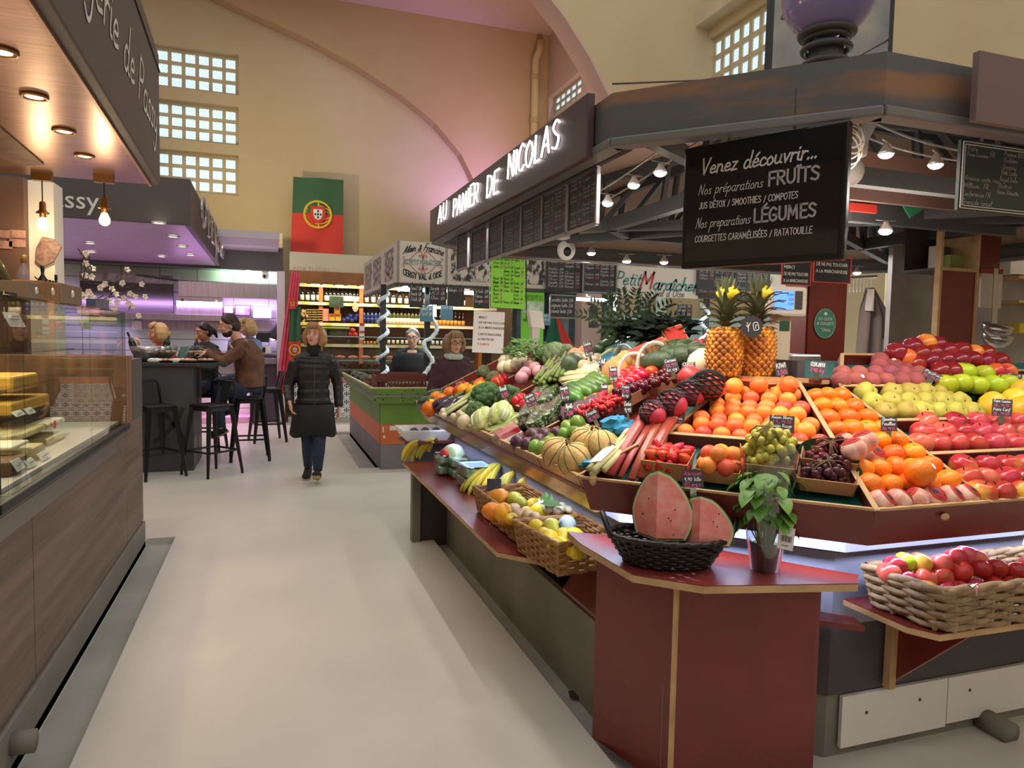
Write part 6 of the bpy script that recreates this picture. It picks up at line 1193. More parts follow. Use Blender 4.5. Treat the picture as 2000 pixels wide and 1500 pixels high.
rows(p_q,'C',((806,(1729,1769,1801,1834,1866,1898)),(787,(1704,1739,1774,1807,1840,1874)),(768,(1690,1742,1777,1807,1840))),-.008,'knobbly yellow quince','quinces',1.0,lambda:(rr(.7,1.4),rr(-.4,.4),rr(-.3,.3)))
p_p=fr('peach','peach',F_pea,.045,'seam');p_ps=fr('peach','peach',F_pea,.045,'seam',None,True)
rows(lambda i,j:(p_p,p_ps)[(i+j)%2],'C',((745,(1642,1672,1701,1730,1758,1787)),(731,(1646,1677,1709,1738,1764,1793)),(717,(1717,1745,1771)),(705,(1719,1749))),.0,'dusky pink peach','peaches',.95)
p_n=fr('nectarine','nectarine',F_nec,.05,'seam');p_no=fr('nectarine','nectarine',F_neo,.048,'seam');p_ns=fr('nectarine','nectarine',F_nec,.05,'seam',None,True)
NE=[(1750,690,1),(1782,679,0),(1808,671,2),(1830,675,1),(1770,701,2),(1798,693,0),(1822,691,1),(1850,687,0),(1878,686,0),(1902,691,2),(1925,692,0),(1816,707,0),(1846,705,0),(1873,705,1),(1899,704,0),(1922,707,0),(1953,708,1),(1788,712,0),(1836,727,0),(1858,728,0),(1945,728,2),(1966,728,2)]
heap([((p_n,p_ns,p_no)[k],x,y,.02+max(0,(710-y))*.0012)for x,y,k in NE],'C','nectarine in the heap at the back','nectarine heap')
p_g=fr('apple','apple',F_grn,.052,'apple','stem')
heap([(p_g,x,y,.03)for x,y in((1883,727),(1921,731),(1877,749),(1908,752),(1850,750),(1943,752),(1966,750),(1992,752))],'C','bright green apple behind the quinces','green apples')
p_y=fr('melon','melon',F_yel,.06,'lump',None,True,sq=1.15);heap([(p_y,x,y,.01)for x,y in((1990,770),(1980,786),(1990,806),(1940,797),(2030,790))],'C','smooth yellow melon at the right','yellow melons')
def stick(name,label,cat,m,pl,a,b,r,h=.02,h2=None,grp=None,prof=None,n=9,bend=0.,tip=None,k=8):
 p=px(pl,a[0],a[1],h);q=px(pl,b[0],b[1],h if h2 is None else h2);pts=[];rs=[];pr=prof or[.5,.9,1,1,1,1,1,.9,.5]
 for i in range(len(pr)):t=i/(len(pr)-1);pts.append(p.lerp(q,t)+NRM[pl]*bend*math.sin(PI*t));rs.append(r*pr[i])
 mb=MB();mb.tube(pts,rs,k);o=P(mb,name,m,None,True);tag(o,label,cat,grp)
 if tip:mb=MB();d=(q-p).normalized();mb.tube([q-d*r*.3,q+d*r*tip[1]],[r*.55,r*.3],6);P(mb,tip[0],tip[2],o)
 return o
F_cuc=fmat('cucumber',(46,66,40),(58,82,46),.35,12);F_zuc=fmat('courgette',(96,140,60),(60,104,44),.35,14,sv=(1,1,1));F_egg=fmat('aubergine',(44,28,48),(60,36,62),.15,5);F_lk=fmat('leek',(206,214,150),(120,150,70),.5,4);F_bro=fmat('broccoli',(84,112,62),(66,92,52),.8,30);F_car=fmat('carrot',(240,128,40),(226,112,34),.5,9);F_pep_o=fmat('pepper_orange',(246,150,30),(240,130,26),.2,6);F_pep_r=fmat('pepper_red',(210,44,36),(190,34,30),.2,6);F_pep_y=fmat('pepper_yellow',(248,196,36),(240,180,30),.2,6)
F_cab=fmat('cabbage',(190,206,110),(226,232,176),.5,14);F_asp=fmat('asparagus',(140,158,80),(112,132,66),.5,12);F_aspw=fmat('white_asparagus',(236,228,178),(224,214,150),.45,8);F_pot=fmat('potato',(204,160,96),(186,140,80),.7,12);F_tom=fmat('tomato',(222,48,36),(208,40,30),.18,6);F_str=fmat('strawberry',(204,36,40),(236,160,90),.3,150,lo=.64,hi=.7);F_che=fmat('cherry',(108,22,38),(70,14,28),.15,8)
F_avo=fmat('avocado',(66,84,50),(46,58,38),.5,30,bump=.3,bscale=60);F_art=fmat('artichoke',(118,132,88),(92,106,70),.6,12);F_oni=fmat('onion',(238,228,196),(226,210,170),.4,8);F_eggs=fmat('egg',(216,164,120),(206,150,106),.5,6);F_mus=fmat('mushroom',(236,220,190),(226,206,172),.6,9);F_pass=fmat('passion',(92,54,66),(70,40,52),.4,16,bump=.5,bscale=40);F_lime=fmat('lime',(126,160,62),(100,138,50),.3,9);F_gar=fmat('garlic_pink',(226,150,160),(236,200,196),.5,9)
F_sq=fmat('squash',(82,104,70),(62,84,56),.4,12)
film=glassm('clear_film',(246,250,248),1.6,1.45,.08)
for i,(a,b)in enumerate((((830,777),(866,768)),((820,787),(852,783)))):stick('cucumber','dark cucumber at the far end of the tray, %s one'%('upper','lower')[i],'cucumber',F_cuc,'A',a,b,.045,.03)
def pepper(m,nm='pepper'):
 mb=MB();mb.ball((0,0,0),(.05,.05,.055),14,9,fn=lambda q:q*(1+.1*abs(math.sin(1.5*math.atan2(q.y,q.x)))*(1-q.z*q.z)));o=P(mb,nm,m,None,True);tag(o,nm,'pepper');mb=MB();mb.tube([(0,0,.045),(.005,0,.075)],.008,6);P(mb,'stalk',M_cal,o);return o
p_po,p_pr,p_py=pepper(F_pep_o),pepper(F_pep_r),pepper(F_pep_y)
heap([(p_po,853,779),(p_po,879,769),(p_po,862,784),(p_po,838,799),(p_po,905,764)],'A','orange pepper at the far end','orange peppers',.03);heap([(p_py,924,765),(p_py,940,757),(p_py,842,794)],'A','yellow pepper above the broccoli','yellow peppers',.03);heap([(p_pr,898,766),(p_pr,902,757),(p_pr,972,750),(p_pr,978,743)],'A','shiny red pepper','red peppers',.03)
for i,(a,b)in enumerate((((913,760),(942,741)),((896,758),(915,752)),((906,764),(930,750)))):stick('carrot','thick orange carrot left of the artichokes, %s from the left'%ORD[i+1],'carrot',F_car,'A',b,a,.024,.05,prof=[.9,1,.95,.85,.7,.5,.3])
for i,(a,b)in enumerate((((838,800),(892,773)),((852,805),(915,772)),((862,808),(905,784)),((846,797),(880,781)))):stick('aubergine','glossy dark purple aubergine left of the green onions, %s from the left'%ORD[i+1],'aubergine',F_egg,'A',a,b,.04,.03,prof=[.45,.85,1,1,.9,.75,.6,.45],tip=('stalk',1.6,M_cal))
def bundle(name,label,cat,m,pl,a,b,r,n,h,bulb=None,tipm=None,spread=.5):
 t=T(name,label,cat,px(pl,*a,h));p=px(pl,*a,h);q=px(pl,*b,h);d=(q-p).normalized();s=d.cross(NRM[pl]).normalized()
 for i in range(n):
  o=s*((i-(n-1)/2)*r*1.7*(1 if n<5 else.8))+NRM[pl]*r*(1.4 if i%2 else 0)+d*rr(-.02,.02);mb=MB();mb.tube([p+o,p.lerp(q,.5)+o*.85,q+o*(1+spread)],[r*1.0,r,r*.8],7);st=P(mb,'stalk',m,t,True)
  if bulb:mb=MB();mb.ball(p+o,(r*1.7,r*1.7,r*1.6),8,6);P(mb,'bulb',bulb,st,True)
  if tipm:mb=MB();mb.tube([q+o*(1+spread)-d*r*3,q+o*(1+spread),q+o*(1+spread)+d*r*2.2],[r*.95,r*1.15,r*.25],6);P(mb,'tip',tipm,st,True)
 mb=MB();c=p.lerp(q,.55);mb.ring((0,0,0),r*n*.75,.004,16,4,MX.Translation(c)@frame(d).to_4x4()@MX.Diagonal((1,.55,1,1)));P(mb,'band',mat('band_purple',(120,70,120)),t);return t
bundle('spring_onions','bunch of green onions with white roots, behind the aubergines','green onions',F_lk,'A',(866,809),(927,771),.012,5,.03,F_oni);bundle('spring_onions','bunch of green onions with white roots, left of the broccoli','green onions',F_lk,'A',(893,815),(944,776),.012,5,.04,F_oni)
def broc(r):
 t=T('broccoli','broccoli','broccoli');mb=MB()
 for k in range(60):
  v_=V((rr(-1,1),rr(-1,1),rr(-.15,1))).normalized();mb.ball(v_*r*.8,r*rr(.24,.36),7,5)
 mb.ball((0,0,0),r*.82,12,8);P(mb,'florets',F_bro,t,True);mb=MB();mb.tube([(0,0,-r*1.3),(0,0,-r*.4)],[r*.35,r*.5],8);P(mb,'stem',F_lk,t,True);return t
p_b=broc(.1)
for x,y,s_,w in((951,779,1.0,'largest head, in the middle'),(993,779,.8,'right head beside the red tomatoes'),(929,806,.62,'lower small head above the cabbages'),(925,790,.5,'small head left of the largest')):put(p_b,px('A',x,y,.03),(-.2,-.5,rr(0,6)),s_,'green broccoli, '+w)
def leafball(name,r,m,m2):
 t=T(name,name,'cabbage');mb=MB();mb.ball((0,0,0),r*.8,12,8);
 for k in range(7):
  a=2*PI*k/7;mb.ball((math.cos(a)*r*.35,math.sin(a)*r*.35,.02*(k%2)),(r*.62,r*.62,r*.85),10,7,fn=lambda q,k=k:q*(1+.14*noise.noise(q*4+V((k,0,0)))))
 P(mb,'leaves',m,t,True);mb=MB()
 for k in range(9):a=rr(0,6.3);mb.tube([(math.cos(a)*r*.5,math.sin(a)*r*.5,r*.9),(math.cos(a)*r*.98,math.sin(a)*r*.98,r*.1),(math.cos(a)*r*.8,math.sin(a)*r*.8,-r*.6)],[.002,.005,.008],5)
 P(mb,'ribs',m2,t,True);return t
p_c=leafball('cabbage',.075,F_cab,mat('rib_pale',(238,240,206)))
for x,y,w in((943,823,'left one behind the metal front board'),(977,811,'right one beside the packed sticks')):put(p_c,px('A',x,y,.03),(.3,-.6,rr(0,6)),1,'crinkled pale green cabbage, '+w)
o=fr('fennel','fennel',F_oni,.04,'lump',sq=1.2);put(o,px('A',906,824,.02),(0,.4,0),1,'single white fennel bulb below the green onions')
def pack(name,label,cat,pl,a,b,w,d,m,h=0.,grp=None,inner=True,tilt=0.):
 """film-wrapped tray lying from a to b (pixels) on a tray plane"""
 p=px(pl,*a,h);q=px(pl,*b,h);x=(q-p);L=x.length;x.normalize();n=NRM[pl];y=n.cross(x)
 F=MX((x,y,n)).transposed().to_4x4();F.translation=p;t=T(name,label,cat,p,grp)
 mb=MB();mb.box((0,-w/2,0),(L,w/2,d*.9),F);P(mb,'contents',m,t,bev=.006);mb=MB();mb.box((-.004,-w/2-.004,-.002),(L+.004,w/2+.004,d),F);P(mb,'clear_film',film,t,bev=.008)
 mb=MB();mb.box((-.006,-w/2-.006,-.006),(L+.006,w/2+.006,d*.25),F);P(mb,'tray',M_ink if inner else M_stk,t,bev=.003);return t
M_bean=mat('beans_packed',(58,84,52),(198,214,172),rough=.3,scale=105,lo=.5,hi=.6,sv=(1,.2,1),detail=1);M_sprt=mat('sprouts',(214,220,150),(160,184,92),rough=.4,scale=40,sv=(.3,1,1));M_pinkp=mat('pink_pack',(226,150,160),(200,60,70),rough=.4,scale=18)
for i,(a,b)in enumerate((((1032,832),(1066,772)),((1050,848),(1068,812)),((1070,836),(1092,806)),((1082,822),(1112,790)),((1072,800),(1086,775)))):pack('bean_tray','film-wrapped dark tray of green beans, %s from the left'%ORD[i+1],'vegetable pack','A',a,b,.085,.075,M_bean,-.03,'wrapped bean trays')
for i,(a,b)in enumerate((((942,842),(1002,808)),((958,850),(1018,814)),((972,858),(1030,822)))):pack('sprout_tray','clear flat tray of pale green shoots behind the metal front, %s from the left'%ORD[i+1],'vegetable pack','A',a,b,.09,.035,M_sprt,-.03,'flat trays of shoots',False)
pack('radish_tray','clear tray of pink radishes with red net, left of the passion fruit','vegetable pack','A',(974,862),(1014,842),.13,.05,M_pinkp,-.02,None,False)
p_t=fr('tomato','tomato',F_tom,.036,'oblate','calyx')
heap([(p_t,x,y)for x,y in((1009,783),(1026,790),(1034,780),(1044,786),(1018,778),(1050,776))],'A','red tomato between broccoli and bean trays','tomatoes by the beans',.02)
p_pf=fr('passion_fruit','passion fruit',F_pass,.04,'lump');heap([(p_pf,x,y)for x,y in((1013,864),(1031,869),(1042,851),(1065,851),(1052,863),(1088,848))],'A','wrinkled purple passion fruit','passion fruit',.01)
p_lm=fr('lime','lime',F_lime,.036,'ball',sq=1.25);heap([(p_lm,x,y,z)for x,y,z in((1129,829,.05),(1109,837,.02),(1104,852,.01),(1127,847,.02),(1046,876,0),(1061,880,0),(1071,868,0),(1082,856,0))],'A','green mango or lime beside the passion fruit','green fruit')
F_mel=fmat('charentais',(222,186,116),(206,168,100),.6,26,bump=.3,bscale=70)
def melon(r):
 t=T('melon','melon','melon');mb=MB();mb.ball((0,0,0),(r,r,r*.92),40,14,fn=lambda q:q*(1+.035*abs(math.cos(5*math.atan2(q.y,q.x)))*(1-q.z*q.z)**.5));P(mb,'rind',F_mel,t,True)
 mb=MB()
 for k in range(10):a=PI*(2*k+1)/10;mb.tube([(math.cos(a)*math.cos(e)*r*1.004,math.sin(a)*math.cos(e)*r*1.004,math.sin(e)*r*.925)for e in[(-1.4+.28*i)for i in range(11)]],r*.03,5)
 P(mb,'green_groove',mat('groove_green',(92,104,74),rough=.7),t,True);mb=MB();mb.tube([(0,0,r*.88),(.004,0,r*1.05),(.016,0,r*1.1)],.005,6);P(mb,'stem',M_stem,t,True);return t
p_m=melon(.073)
for x,y,w,ro in((1091,885,'left, partly hidden by the stalked one',(.5,.3,0)),(1123,897,'front one with curled stem',(-.25,-.5,.4)),(1147,864,'back left one',(.3,-.5,1)),(1174,872,'right one beside the white asparagus',(.1,.3,2))):put(p_m,px('A',x,y,.018),ro,1,'ribbed netted melon near the tray corner, '+w,'ribbed melons')
M_tissb=mat('tissue_blue',(40,150,196),(30,130,180),rough=.6,scale=9)
for i,(x,y,s_)in enumerate(((1205,834,1.4),(1226,838,1.1),(1140,905,.8))):
 c=px('A',x,y,0);mb=MB();mb.ball(c,(.05*s_,.06*s_,.035*s_),12,8,fn=lambda q,i=i:q*(1+.5*noise.noise(q*3+V((i*3,1,0)))));tag(P(mb,'blue_tissue',M_tissb),'crumpled blue tissue paper, %s'%('left of the rhubarb tops','behind the rhubarb','in front of the melons')[i],'paper')
F_rhu=fmat('rhubarb',(176,66,62),(150,60,52),.35,4,sv=(1,1,1));F_rhg=mat('rhubarb_pale',(198,160,110),(170,110,84),rough=.4,scale=6)
for i,(a,b,r)in enumerate((((1189,928),(1269,800),.028),((1211,932),(1271,830),.014),((1233,936),(1297,806),.018),((1255,934),(1312,816),.023),((1244,930),(1305,826),.012))):
 p=px('B',*a,-.01);q=px('B',*b,.03);d=(q-p).normalized();s=d.cross(NRM['B']).normalized();t=T('rhubarb_stalk','red rhubarb stalk leaning up the tray, %s from the left'%ORD[i+1],'rhubarb',p,'rhubarb stalks')
 mb=MB();mb.tube([p,p.lerp(q,.35)+NRM['B']*.012,p.lerp(q,.7)+NRM['B']*.01,q],[r*.9,r,r,r*1.2],10,True,[r*.5,r*.5,r*.45,r*.45],NRM['B']);P(mb,'stalk',F_rhu,t,True);mb=MB();mb.tube([q-d*.03,q+d*.003],[r*1.15,r*1.22],10,True,[r*.44,r*.47],NRM['B']);P(mb,'pale_end',F_rhg,t,True)
t=bundle('white_asparagus_pack','clear pack of white asparagus with a printed label, left of the rhubarb','asparagus',F_aspw,'A',(1160,924),(1236,850),.013,5,.0,None,F_aspw,.0)
p=px('A',1158,925,.0);q=px('A',1238,848,.0);mb=MB();mb.tube([p,q],[.04,.04],8,True,[.026,.026],NRM['A']);P(mb,'clear_film',film,t,True);mb=MB();c=p.lerp(q,.3);d=(q-p).normalized();s=d.cross(NRM['A']).normalized();n=NRM['A'];mb.prism([c-d*.06-s*.03+n*.03,c+d*.06-s*.03+n*.03,c+d*.06+s*.03+n*.03,c-d*.06+s*.03+n*.03],n*.002);P(mb,'label',M_stk,t)
for i,(x,y)in enumerate(((1117,775),(1126,764),(1139,762),(1151,757),(1163,750),(1170,744))):stick('courgette','green courgette in the fanned row, %s from the left'%ORD[i+1],'courgette',F_zuc,'A',(x-14,y-8),(x+15,y+8),.042,.07,grp='fanned courgettes')
p_pt=fr('potato','potato',F_pot,.042,'lump',sq=1.35);heap([(p_pt,x,y)for x,y in((1136,786),(1156,782),(1174,780),(1146,794),(1184,764),(1162,791),(1190,774))],'A','tan potato below the courgettes','potatoes',.02)
for i in range(9):stick('white_asparagus','white asparagus spear in the loose bundle, %s from the back'%ORD[i+1],'asparagus',F_aspw,'A',(1076+i*3,728+i*3.2),(1160+i*3.6,722+i*2.2),.014,.04+.006*(i%3),grp='loose white asparagus',prof=[.25,.8,1,1,1,1,1,1,.95])
for i,(a,b)in enumerate((((1052,744),(1082,704)),((1062,748),(1090,712)),((1086,736),(1112,692)),((1094,738),(1118,700)))):bundle('green_asparagus','tied bunch of green asparagus, %s from the left'%ORD[i+1],'asparagus',F_asp,'A',a,b,.012,5,.05,None,mat('asp_tip',(120,110,84),rough=.6),.1)
def arti(r):
 t=T('artichoke','artichoke','artichoke');mb=MB();mb.ball((0,0,0),r*.8,10,8)
 for L in range(5):
  for k in range(9):a=2*PI*(k+.5*(L%2))/9;e=-.7+L*.45;F=MX.Rotation(a,4,'Z')@MX.Translation((math.cos(e)*r*.72,0,math.sin(e)*r*.75))@MX.Rotation(-e*.6,4,'Y');mb.ball((0,0,0),(r*.14,r*.3,r*.38),6,5,F)
 P(mb,'scales',F_art,t,True);mb=MB();mb.tube([(0,0,-r*1.5),(0,0,-r*.6)],r*.2,7);P(mb,'stem',F_lk,t);return t
p_ar=arti(.1)
for x,y,s_,w in((1060,694,.85,'left'),(1085,697,1.1,'middle, the largest'),(1104,690,.7,'right'),(944,727,.6,'purple-tinged, beside the orange carrots'),(962,738,.55,'lowest, above the red peppers')):put(p_ar,px('A',x,y,.05),(.3,-.5,rr(0,6)),s_,'scaly grey-green artichoke on the slope, '+w)
p_on=fr('onion','onion',F_oni,.05,'lump','stem');heap([(p_on,x,y)for x,y in((986,706),(1000,702),(1010,712),(996,716),(1016,700),(984,718))],'A','bulbous white onion below the paper notice','white onions',.06)
p_ga=fr('garlic','garlic',F_gar,.042,'quince');heap([(p_ga,x,y)for x,y in((1026,728),(1044,718),(1034,714),(1018,738),(1052,726))],'A','pink garlic bulb left of the green asparagus','pink garlic',.05)
p_eg=fr('egg','egg',F_eggs,.04,'ball',sq=1.25);heap([(p_eg,x,y)for x,y in((1119,700),(1126,703),(1133,694),(1134,702),(1121,694),(1141,690))],'A','brown egg-shaped shallot behind the dark squash','brown shallots',.06)
p_mu=fr('mushroom','mushroom',F_mus,.042,'oblate');heap([(p_mu,x,y)for x,y in((1142,704),(1152,700),(1141,714),(1150,718),(1160,708),(1158,716),(1146,724),(1166,702),(1164,722),(1156,728))],'A','white mushroom right of the dark squash','white mushrooms',.05)
o=fr('squash','squash',F_sq,.085,'quince','stem');put(o,px('A',1124,716,.05),(.4,.8,0),1,'round dark green squash between artichokes and mushrooms')
for i,(a,b,r)in enumerate((((1164,690),(1206,664),.05),((1176,704),(1200,688),.035))):stick('wrapped_leek',('big film-wrapped cucumber','pale film-wrapped leek')[i]+' under the dark leafy plant','vegetable pack',(F_cuc,F_lk)[i],'A',a,b,r,.08)
for i in range(7):stick('celery_stick','pale green celery stalk right of the price tag, %s from the left'%ORD[i+1],'celery',F_lk,'A',(1184+i*3,722-i*.5),(1214+i*4,686-i*.5),.013,.06,grp='celery stalks')
pack('salad_pack','film pack with blue and yellow print above the celery','vegetable pack','A',(1186,712),(1200,682),.08,.03,mat('print_blueyellow',(70,150,190),(236,200,50),rough=.3,scale=9,lo=.48,hi=.52),.08)
c=px('A',1236,690,.08);mb=MB();mb.ball(c,(.1,.13,.09),14,10,fn=lambda q:q*(1+.25*noise.noise(q*3)));t=P(mb,'plastic_bag',film,None,True);tag(t,'clear bag of yellow peppers behind the yellow squashes','bag');mb=MB()
for k in range(6):mb.ball(c+V((rr(-.05,.05),rr(-.08,.08),rr(-.06,.0))),.035,8,6)
P(mb,'yellow_peppers',F_pep_y,t,True)
p_ys=fr('squash','squash',F_pot,.06,'ball',sq=1.4);heap([(p_ys,x,y)for x,y in((1219,714),(1208,726),(1196,732),(1258,712))],'A','yellow squash left of the vine tomatoes','yellow squashes',.06)
tm=[]
for k in range(38):tm.append((fr('tomato','tomato',F_tom,.034,'oblate','calyx')if k==0 else tm[0][0],1208+(k%13)*5.4+(k//13)*2.5,750-(k%13)*2.7+(k//13)*9-12,.05+rr(-.005,.012)))
heap(tm,'A','red vine tomato in the long cluster','vine tomatoes')
def punnet(c,pl,w,d,h,m,label,n=None,handle=None,name='punnet',cat='punnet',rz=0.,leaf=False):
 n=NRM[pl]if n is None else n;R_=frame(n,(math.cos(rz),math.sin(rz),0)).to_4x4();R_.translation=c;t=T(name,label,cat,c);mb=MB();a,b=w/2,d/2;e=.86
 for s_ in((-1,0),(1,0),(0,-1),(0,1)):
  if s_[0]:q=[(s_[0]*a*e,-b*e,0),(s_[0]*a*e,b*e,0),(s_[0]*a,b,h),(s_[0]*a,-b,h)];v_=(-s_[0]*.004,0,0)
  else:q=[(-a*e,s_[1]*b*e,0),(a*e,s_[1]*b*e,0),(a,s_[1]*b,h),(-a,s_[1]*b,h)];v_=(0,-s_[1]*.004,0)
  mb.prism(q,v_,R_)
 mb.box((-a*e,-b*e,0),(a*e,b*e,.004),R_);P(mb,'walls',m,t)
 if handle:mb=MB();mb.tube([R_@V((0,math.cos(PI*k/12)*b,h*.6+math.sin(PI*k/12)*handle))for k in range(13)],.009,4,True,.003,R_.to_3x3()@V((1,0,0)));P(mb,'handle',M_stk,t)
 if leaf:
  mb=MB();vs=[]
  for k in range(21):a_=PI*k/20;vs+=[R_@V((-math.cos(a_)*a*1.02,-b*(.3+.75*math.sin(a_)),h*.4)),R_@V((-math.cos(a_)*a*1.12,-b*(.4+.8*math.sin(a_)),h*1.0+.03*math.sin(a_)))]
  mb.add(vs,[(2*k,2*k+1,2*k+3,2*k+2)for k in range(20)]);P(mb,'leaf_lining',mat('leaf_dark',(48,84,46),(36,68,36),rough=.5,scale=9),t,True)
 return t,R_
M_pap=mat('punnet_paper',(186,138,100),(170,122,86),rough=.7,scale=9);M_chip=mat('punnet_chip',(214,176,128),rough=.7)
def straw():
 mb=MB();mb.lathe([(.002,-.027),(.008,-.021),(.0145,-.01),(.019,.003),(.0185,.011),(.012,.017),(.003,.018)],10);o=P(mb,'strawberry',F_str,None,True);tag(o,'strawberry','strawberry');mb=MB()
 for k in range(6):mb.add([(0,0,.019),(.006,.003,.02),(.017,0,.017),(.006,-.003,.02)],[(0,1,2,3)],MX.Rotation(k*PI/3,4,'Z'))
 P(mb,'leaves',M_cal,o);return o
p_s=straw()
c=px('B',1306,922,-.03);t,R_=punnet(c,'B',.17,.15,.07,M_pap,'brown paper punnet of strawberries beside the rhubarb',V((-.16,-.2,.96)),None,rz=2.356);k=0
for z in(.045,.075):
 for i in range(4):
  for j in range(4 if z<.06 else 3):k+=1;put(p_s,R_@V((-.06+i*.04+rr(-.006,.006),-.055+j*.037+rr(-.006,.006),z)),(rr(1.7,2.9),rr(-.8,.8),rr(0,6)),rr(1.0,1.25),'ripe strawberry with green leaves in the brown paper punnet','strawberries in the paper punnet')
c=px('B',1405,930,-.03);t,R_=punnet(c,'B',.16,.14,.05,M_pap,'paper punnet of apricots lined with a dark green leaf',V((-.16,-.2,.96)),None,rz=2.356,leaf=True)
for i,(x,y,z)in enumerate(((-.05,-.04,.04),(0,-.045,.04),(.05,-.04,.04),(-.05,.01,.045),(0,0,.06),(.05,.01,.05),(-.03,.05,.06),(.03,.05,.06),(0,.03,.1),(.0,-.02,.085),(-.04,-.01,.08),(.045,-.01,.085))):put(p_ap[i%3==1],R_@V((-x,y,z)),rr3(),.9,'%s apricot in the small leaf-lined punnet'%('red-flushed' if i%3==1 else 'orange'),'apricots in the leaf-lined punnet, '+('red' if i%3==1 else 'orange'))
def bunch(name,label,m,c,n,ext,r,top=(0,0,1)):
 t=T(name,label,'grapes',c);mb=MB();F=frame(top).to_4x4();F.translation=c
 for k in range(n):
  q=V((rr(-1,1),rr(-1,1),rr(-.6,1)))
  while q.length>1:q=V((rr(-1,1),rr(-1,1),rr(-.6,1)))
  mb.ball((q.x*ext[0],q.y*ext[1],q.z*ext[2]),(r,r,r*1.15),9,7,F)
 P(mb,'berries',m,t,True);mb=MB()
 for k in range(8):a=rr(0,6.3);mb.tube([F@V((0,0,ext[2]*1.15)),F@V((math.cos(a)*ext[0]*.5,math.sin(a)*ext[1]*.5,ext[2]*1.1)),F@V((math.cos(a)*ext[0]*.8,math.sin(a)*ext[1]*.8,ext[2]*.75))],.0025,4)
 P(mb,'stems',M_stem,t);return t
F_gg=fmat('grape_green',(204,198,92),(186,182,84),.2,30,rnd=0.);F_gr=fmat('grape_red',(122,40,48),(84,28,40),.2,30,rnd=0.);F_gd=fmat('grape_dark',(88,34,46),(56,24,38),.2,30,rnd=0.)
c=px('B',1500,918,-.02);t,R_=punnet(c,'B',.2,.16,.05,M_pap,'leaf-lined punnet under the green grapes behind the basil',V((-.16,-.2,.96)),None,rz=2.356,leaf=True)
bunch('grape_bunch','large bunch of green grapes behind the potted basil',F_gg,c+V((0,0,.085)),95,(.09,.075,.075),.0155,NRM['B']);
for x,y,m,lab in((1620,912,F_gr,'bunch of red grapes, behind the darker one'),(1615,950,F_gd,'bunch of dark red grapes in the front leaf-lined punnet')):
 c=px('B',x,y,-.03);punnet(c,'B',.19,.13,.05,M_pap,'leaf-lined paper punnet under the '+lab.split('bunch of ')[1],V((-.16,-.2,.96)),None,rz=2.356,leaf=True);bunch('grape_bunch',lab,m,c+V((0,0,.05)),70,(.085,.06,.042),.015,NRM['B'])
def berries(x,y,m,label,r,n,w=.14,d=.12,wall=M_pap,handle=None,h=.0,grp=None,cat='punnet'):
 c=px('A',x,y,h);t,R_=punnet(c,'A',d,w,.05,wall,label,None,handle,rz=PI/2,cat=cat);mb=MB()
 for k in range(n):mb.ball((rr(-d/2,d/2)*.9,rr(-w/2,w/2)*.9,.045+rr(-.012,.02)),r*rr(.9,1.1),7,5,R_)
 o=P(mb,'berries',m,t,True);o['kind']='stuff';return t
F_ras=fmat('raspberry',(206,56,70),(186,40,54),.5,40,bump=.5,bscale=160,rnd=0.);F_cur=fmat('currant',(200,32,34),(180,26,30),.15,20,rnd=0.);F_blu=fmat('blueberry',(60,56,84),(44,42,66),.5,20,rnd=0.);F_st2=fmat('strawberry_pale',(226,74,76),(210,50,54),.35,40,rnd=0.)
for x,y,m,r,n,lab,w,wl,hd in((1172,800,F_ras,.014,60,'punnet of raspberries behind the red currants',.15,film,None),(1195,808,F_cur,.011,110,'punnet of red currants at the tray edge',.14,film,None),(1150,815,F_ras,.012,60,'punnet of raspberries beside the hearts labels',.12,film,None),(1128,815,F_blu,.011,80,'punnet of blueberries left of the raspberries',.12,film,None),(1208,760,F_st2,.02,34,'dark box of pale strawberries between two price tags',.13,M_ink,None),(1250,750,F_st2,.022,50,'handled chip basket of strawberries, left one',.2,M_chip,.13),(1290,733,F_st2,.022,55,'handled chip basket of strawberries, right one',.22,M_chip,.14),(1245,778,F_che,.02,45,'paper box of dark cherries, front one',.16,M_pap,None),(1300,757,F_che,.02,45,'paper box of dark cherries beside the netted mangoes',.16,M_pap,None),(1326,716,F_che,.018,40,'paper box of dark cherries behind the price tags',.16,M_pap,None),(1352,700,F_ras,.016,50,'dark box of red berries left of the left pineapple',.14,M_ink,None)):berries(x,y,m,lab,r,n,w,.13,wl,hd,.0)
M_heart=mat('label_plum',(92,36,56),rough=.5)
for i,(x,y)in enumerate(((1112,806),(1136,797),(1160,786))):
 c=px('A',x,y,.06);F=MX.Translation(c)@frame(V((-.3,-.8,.55)),(1,-.1,0)).to_4x4();mb=MB();mb.lathe([(.042,0),(.042,.003)],24,F);o=P(mb,'round_label',M_heart);tag(o,'round plum label with a white heart, %s of three'%('left','middle','right')[i],'label');mb=MB();mb.tube([F@V((.02*math.sin(a)**3,.0013*(13*math.cos(a)-5*math.cos(2*a)-2*math.cos(3*a)-math.cos(4*a)),.005))for a in[2*PI*k/24 for k in range(25)]],.0022,4);P(mb,'heart',M_stk,o)
M_net=mat('net_black',(34,28,28),rough=.6);F_dr=fmat('dragon',(214,70,84),(196,52,66),.4,8)
p_d=T('netted_mango','mango','mango');mb=MB();mb.ball((0,0,0),(.062,.062,.075),14,10);P(mb,'fruit',F_dr,p_d,True);mb=MB()
for k in range(16):
 for sg in(1,-1):mb.tube([(math.cos(2*PI*k/16+sg*e*.5)*math.cos(e)*.0655,math.sin(2*PI*k/16+sg*e*.5)*math.cos(e)*.0655,math.sin(e)*.079)for e in[-1.5+.21*i for i in range(11)]],.0038,4)
P(mb,'net_sleeve',M_net,p_d)
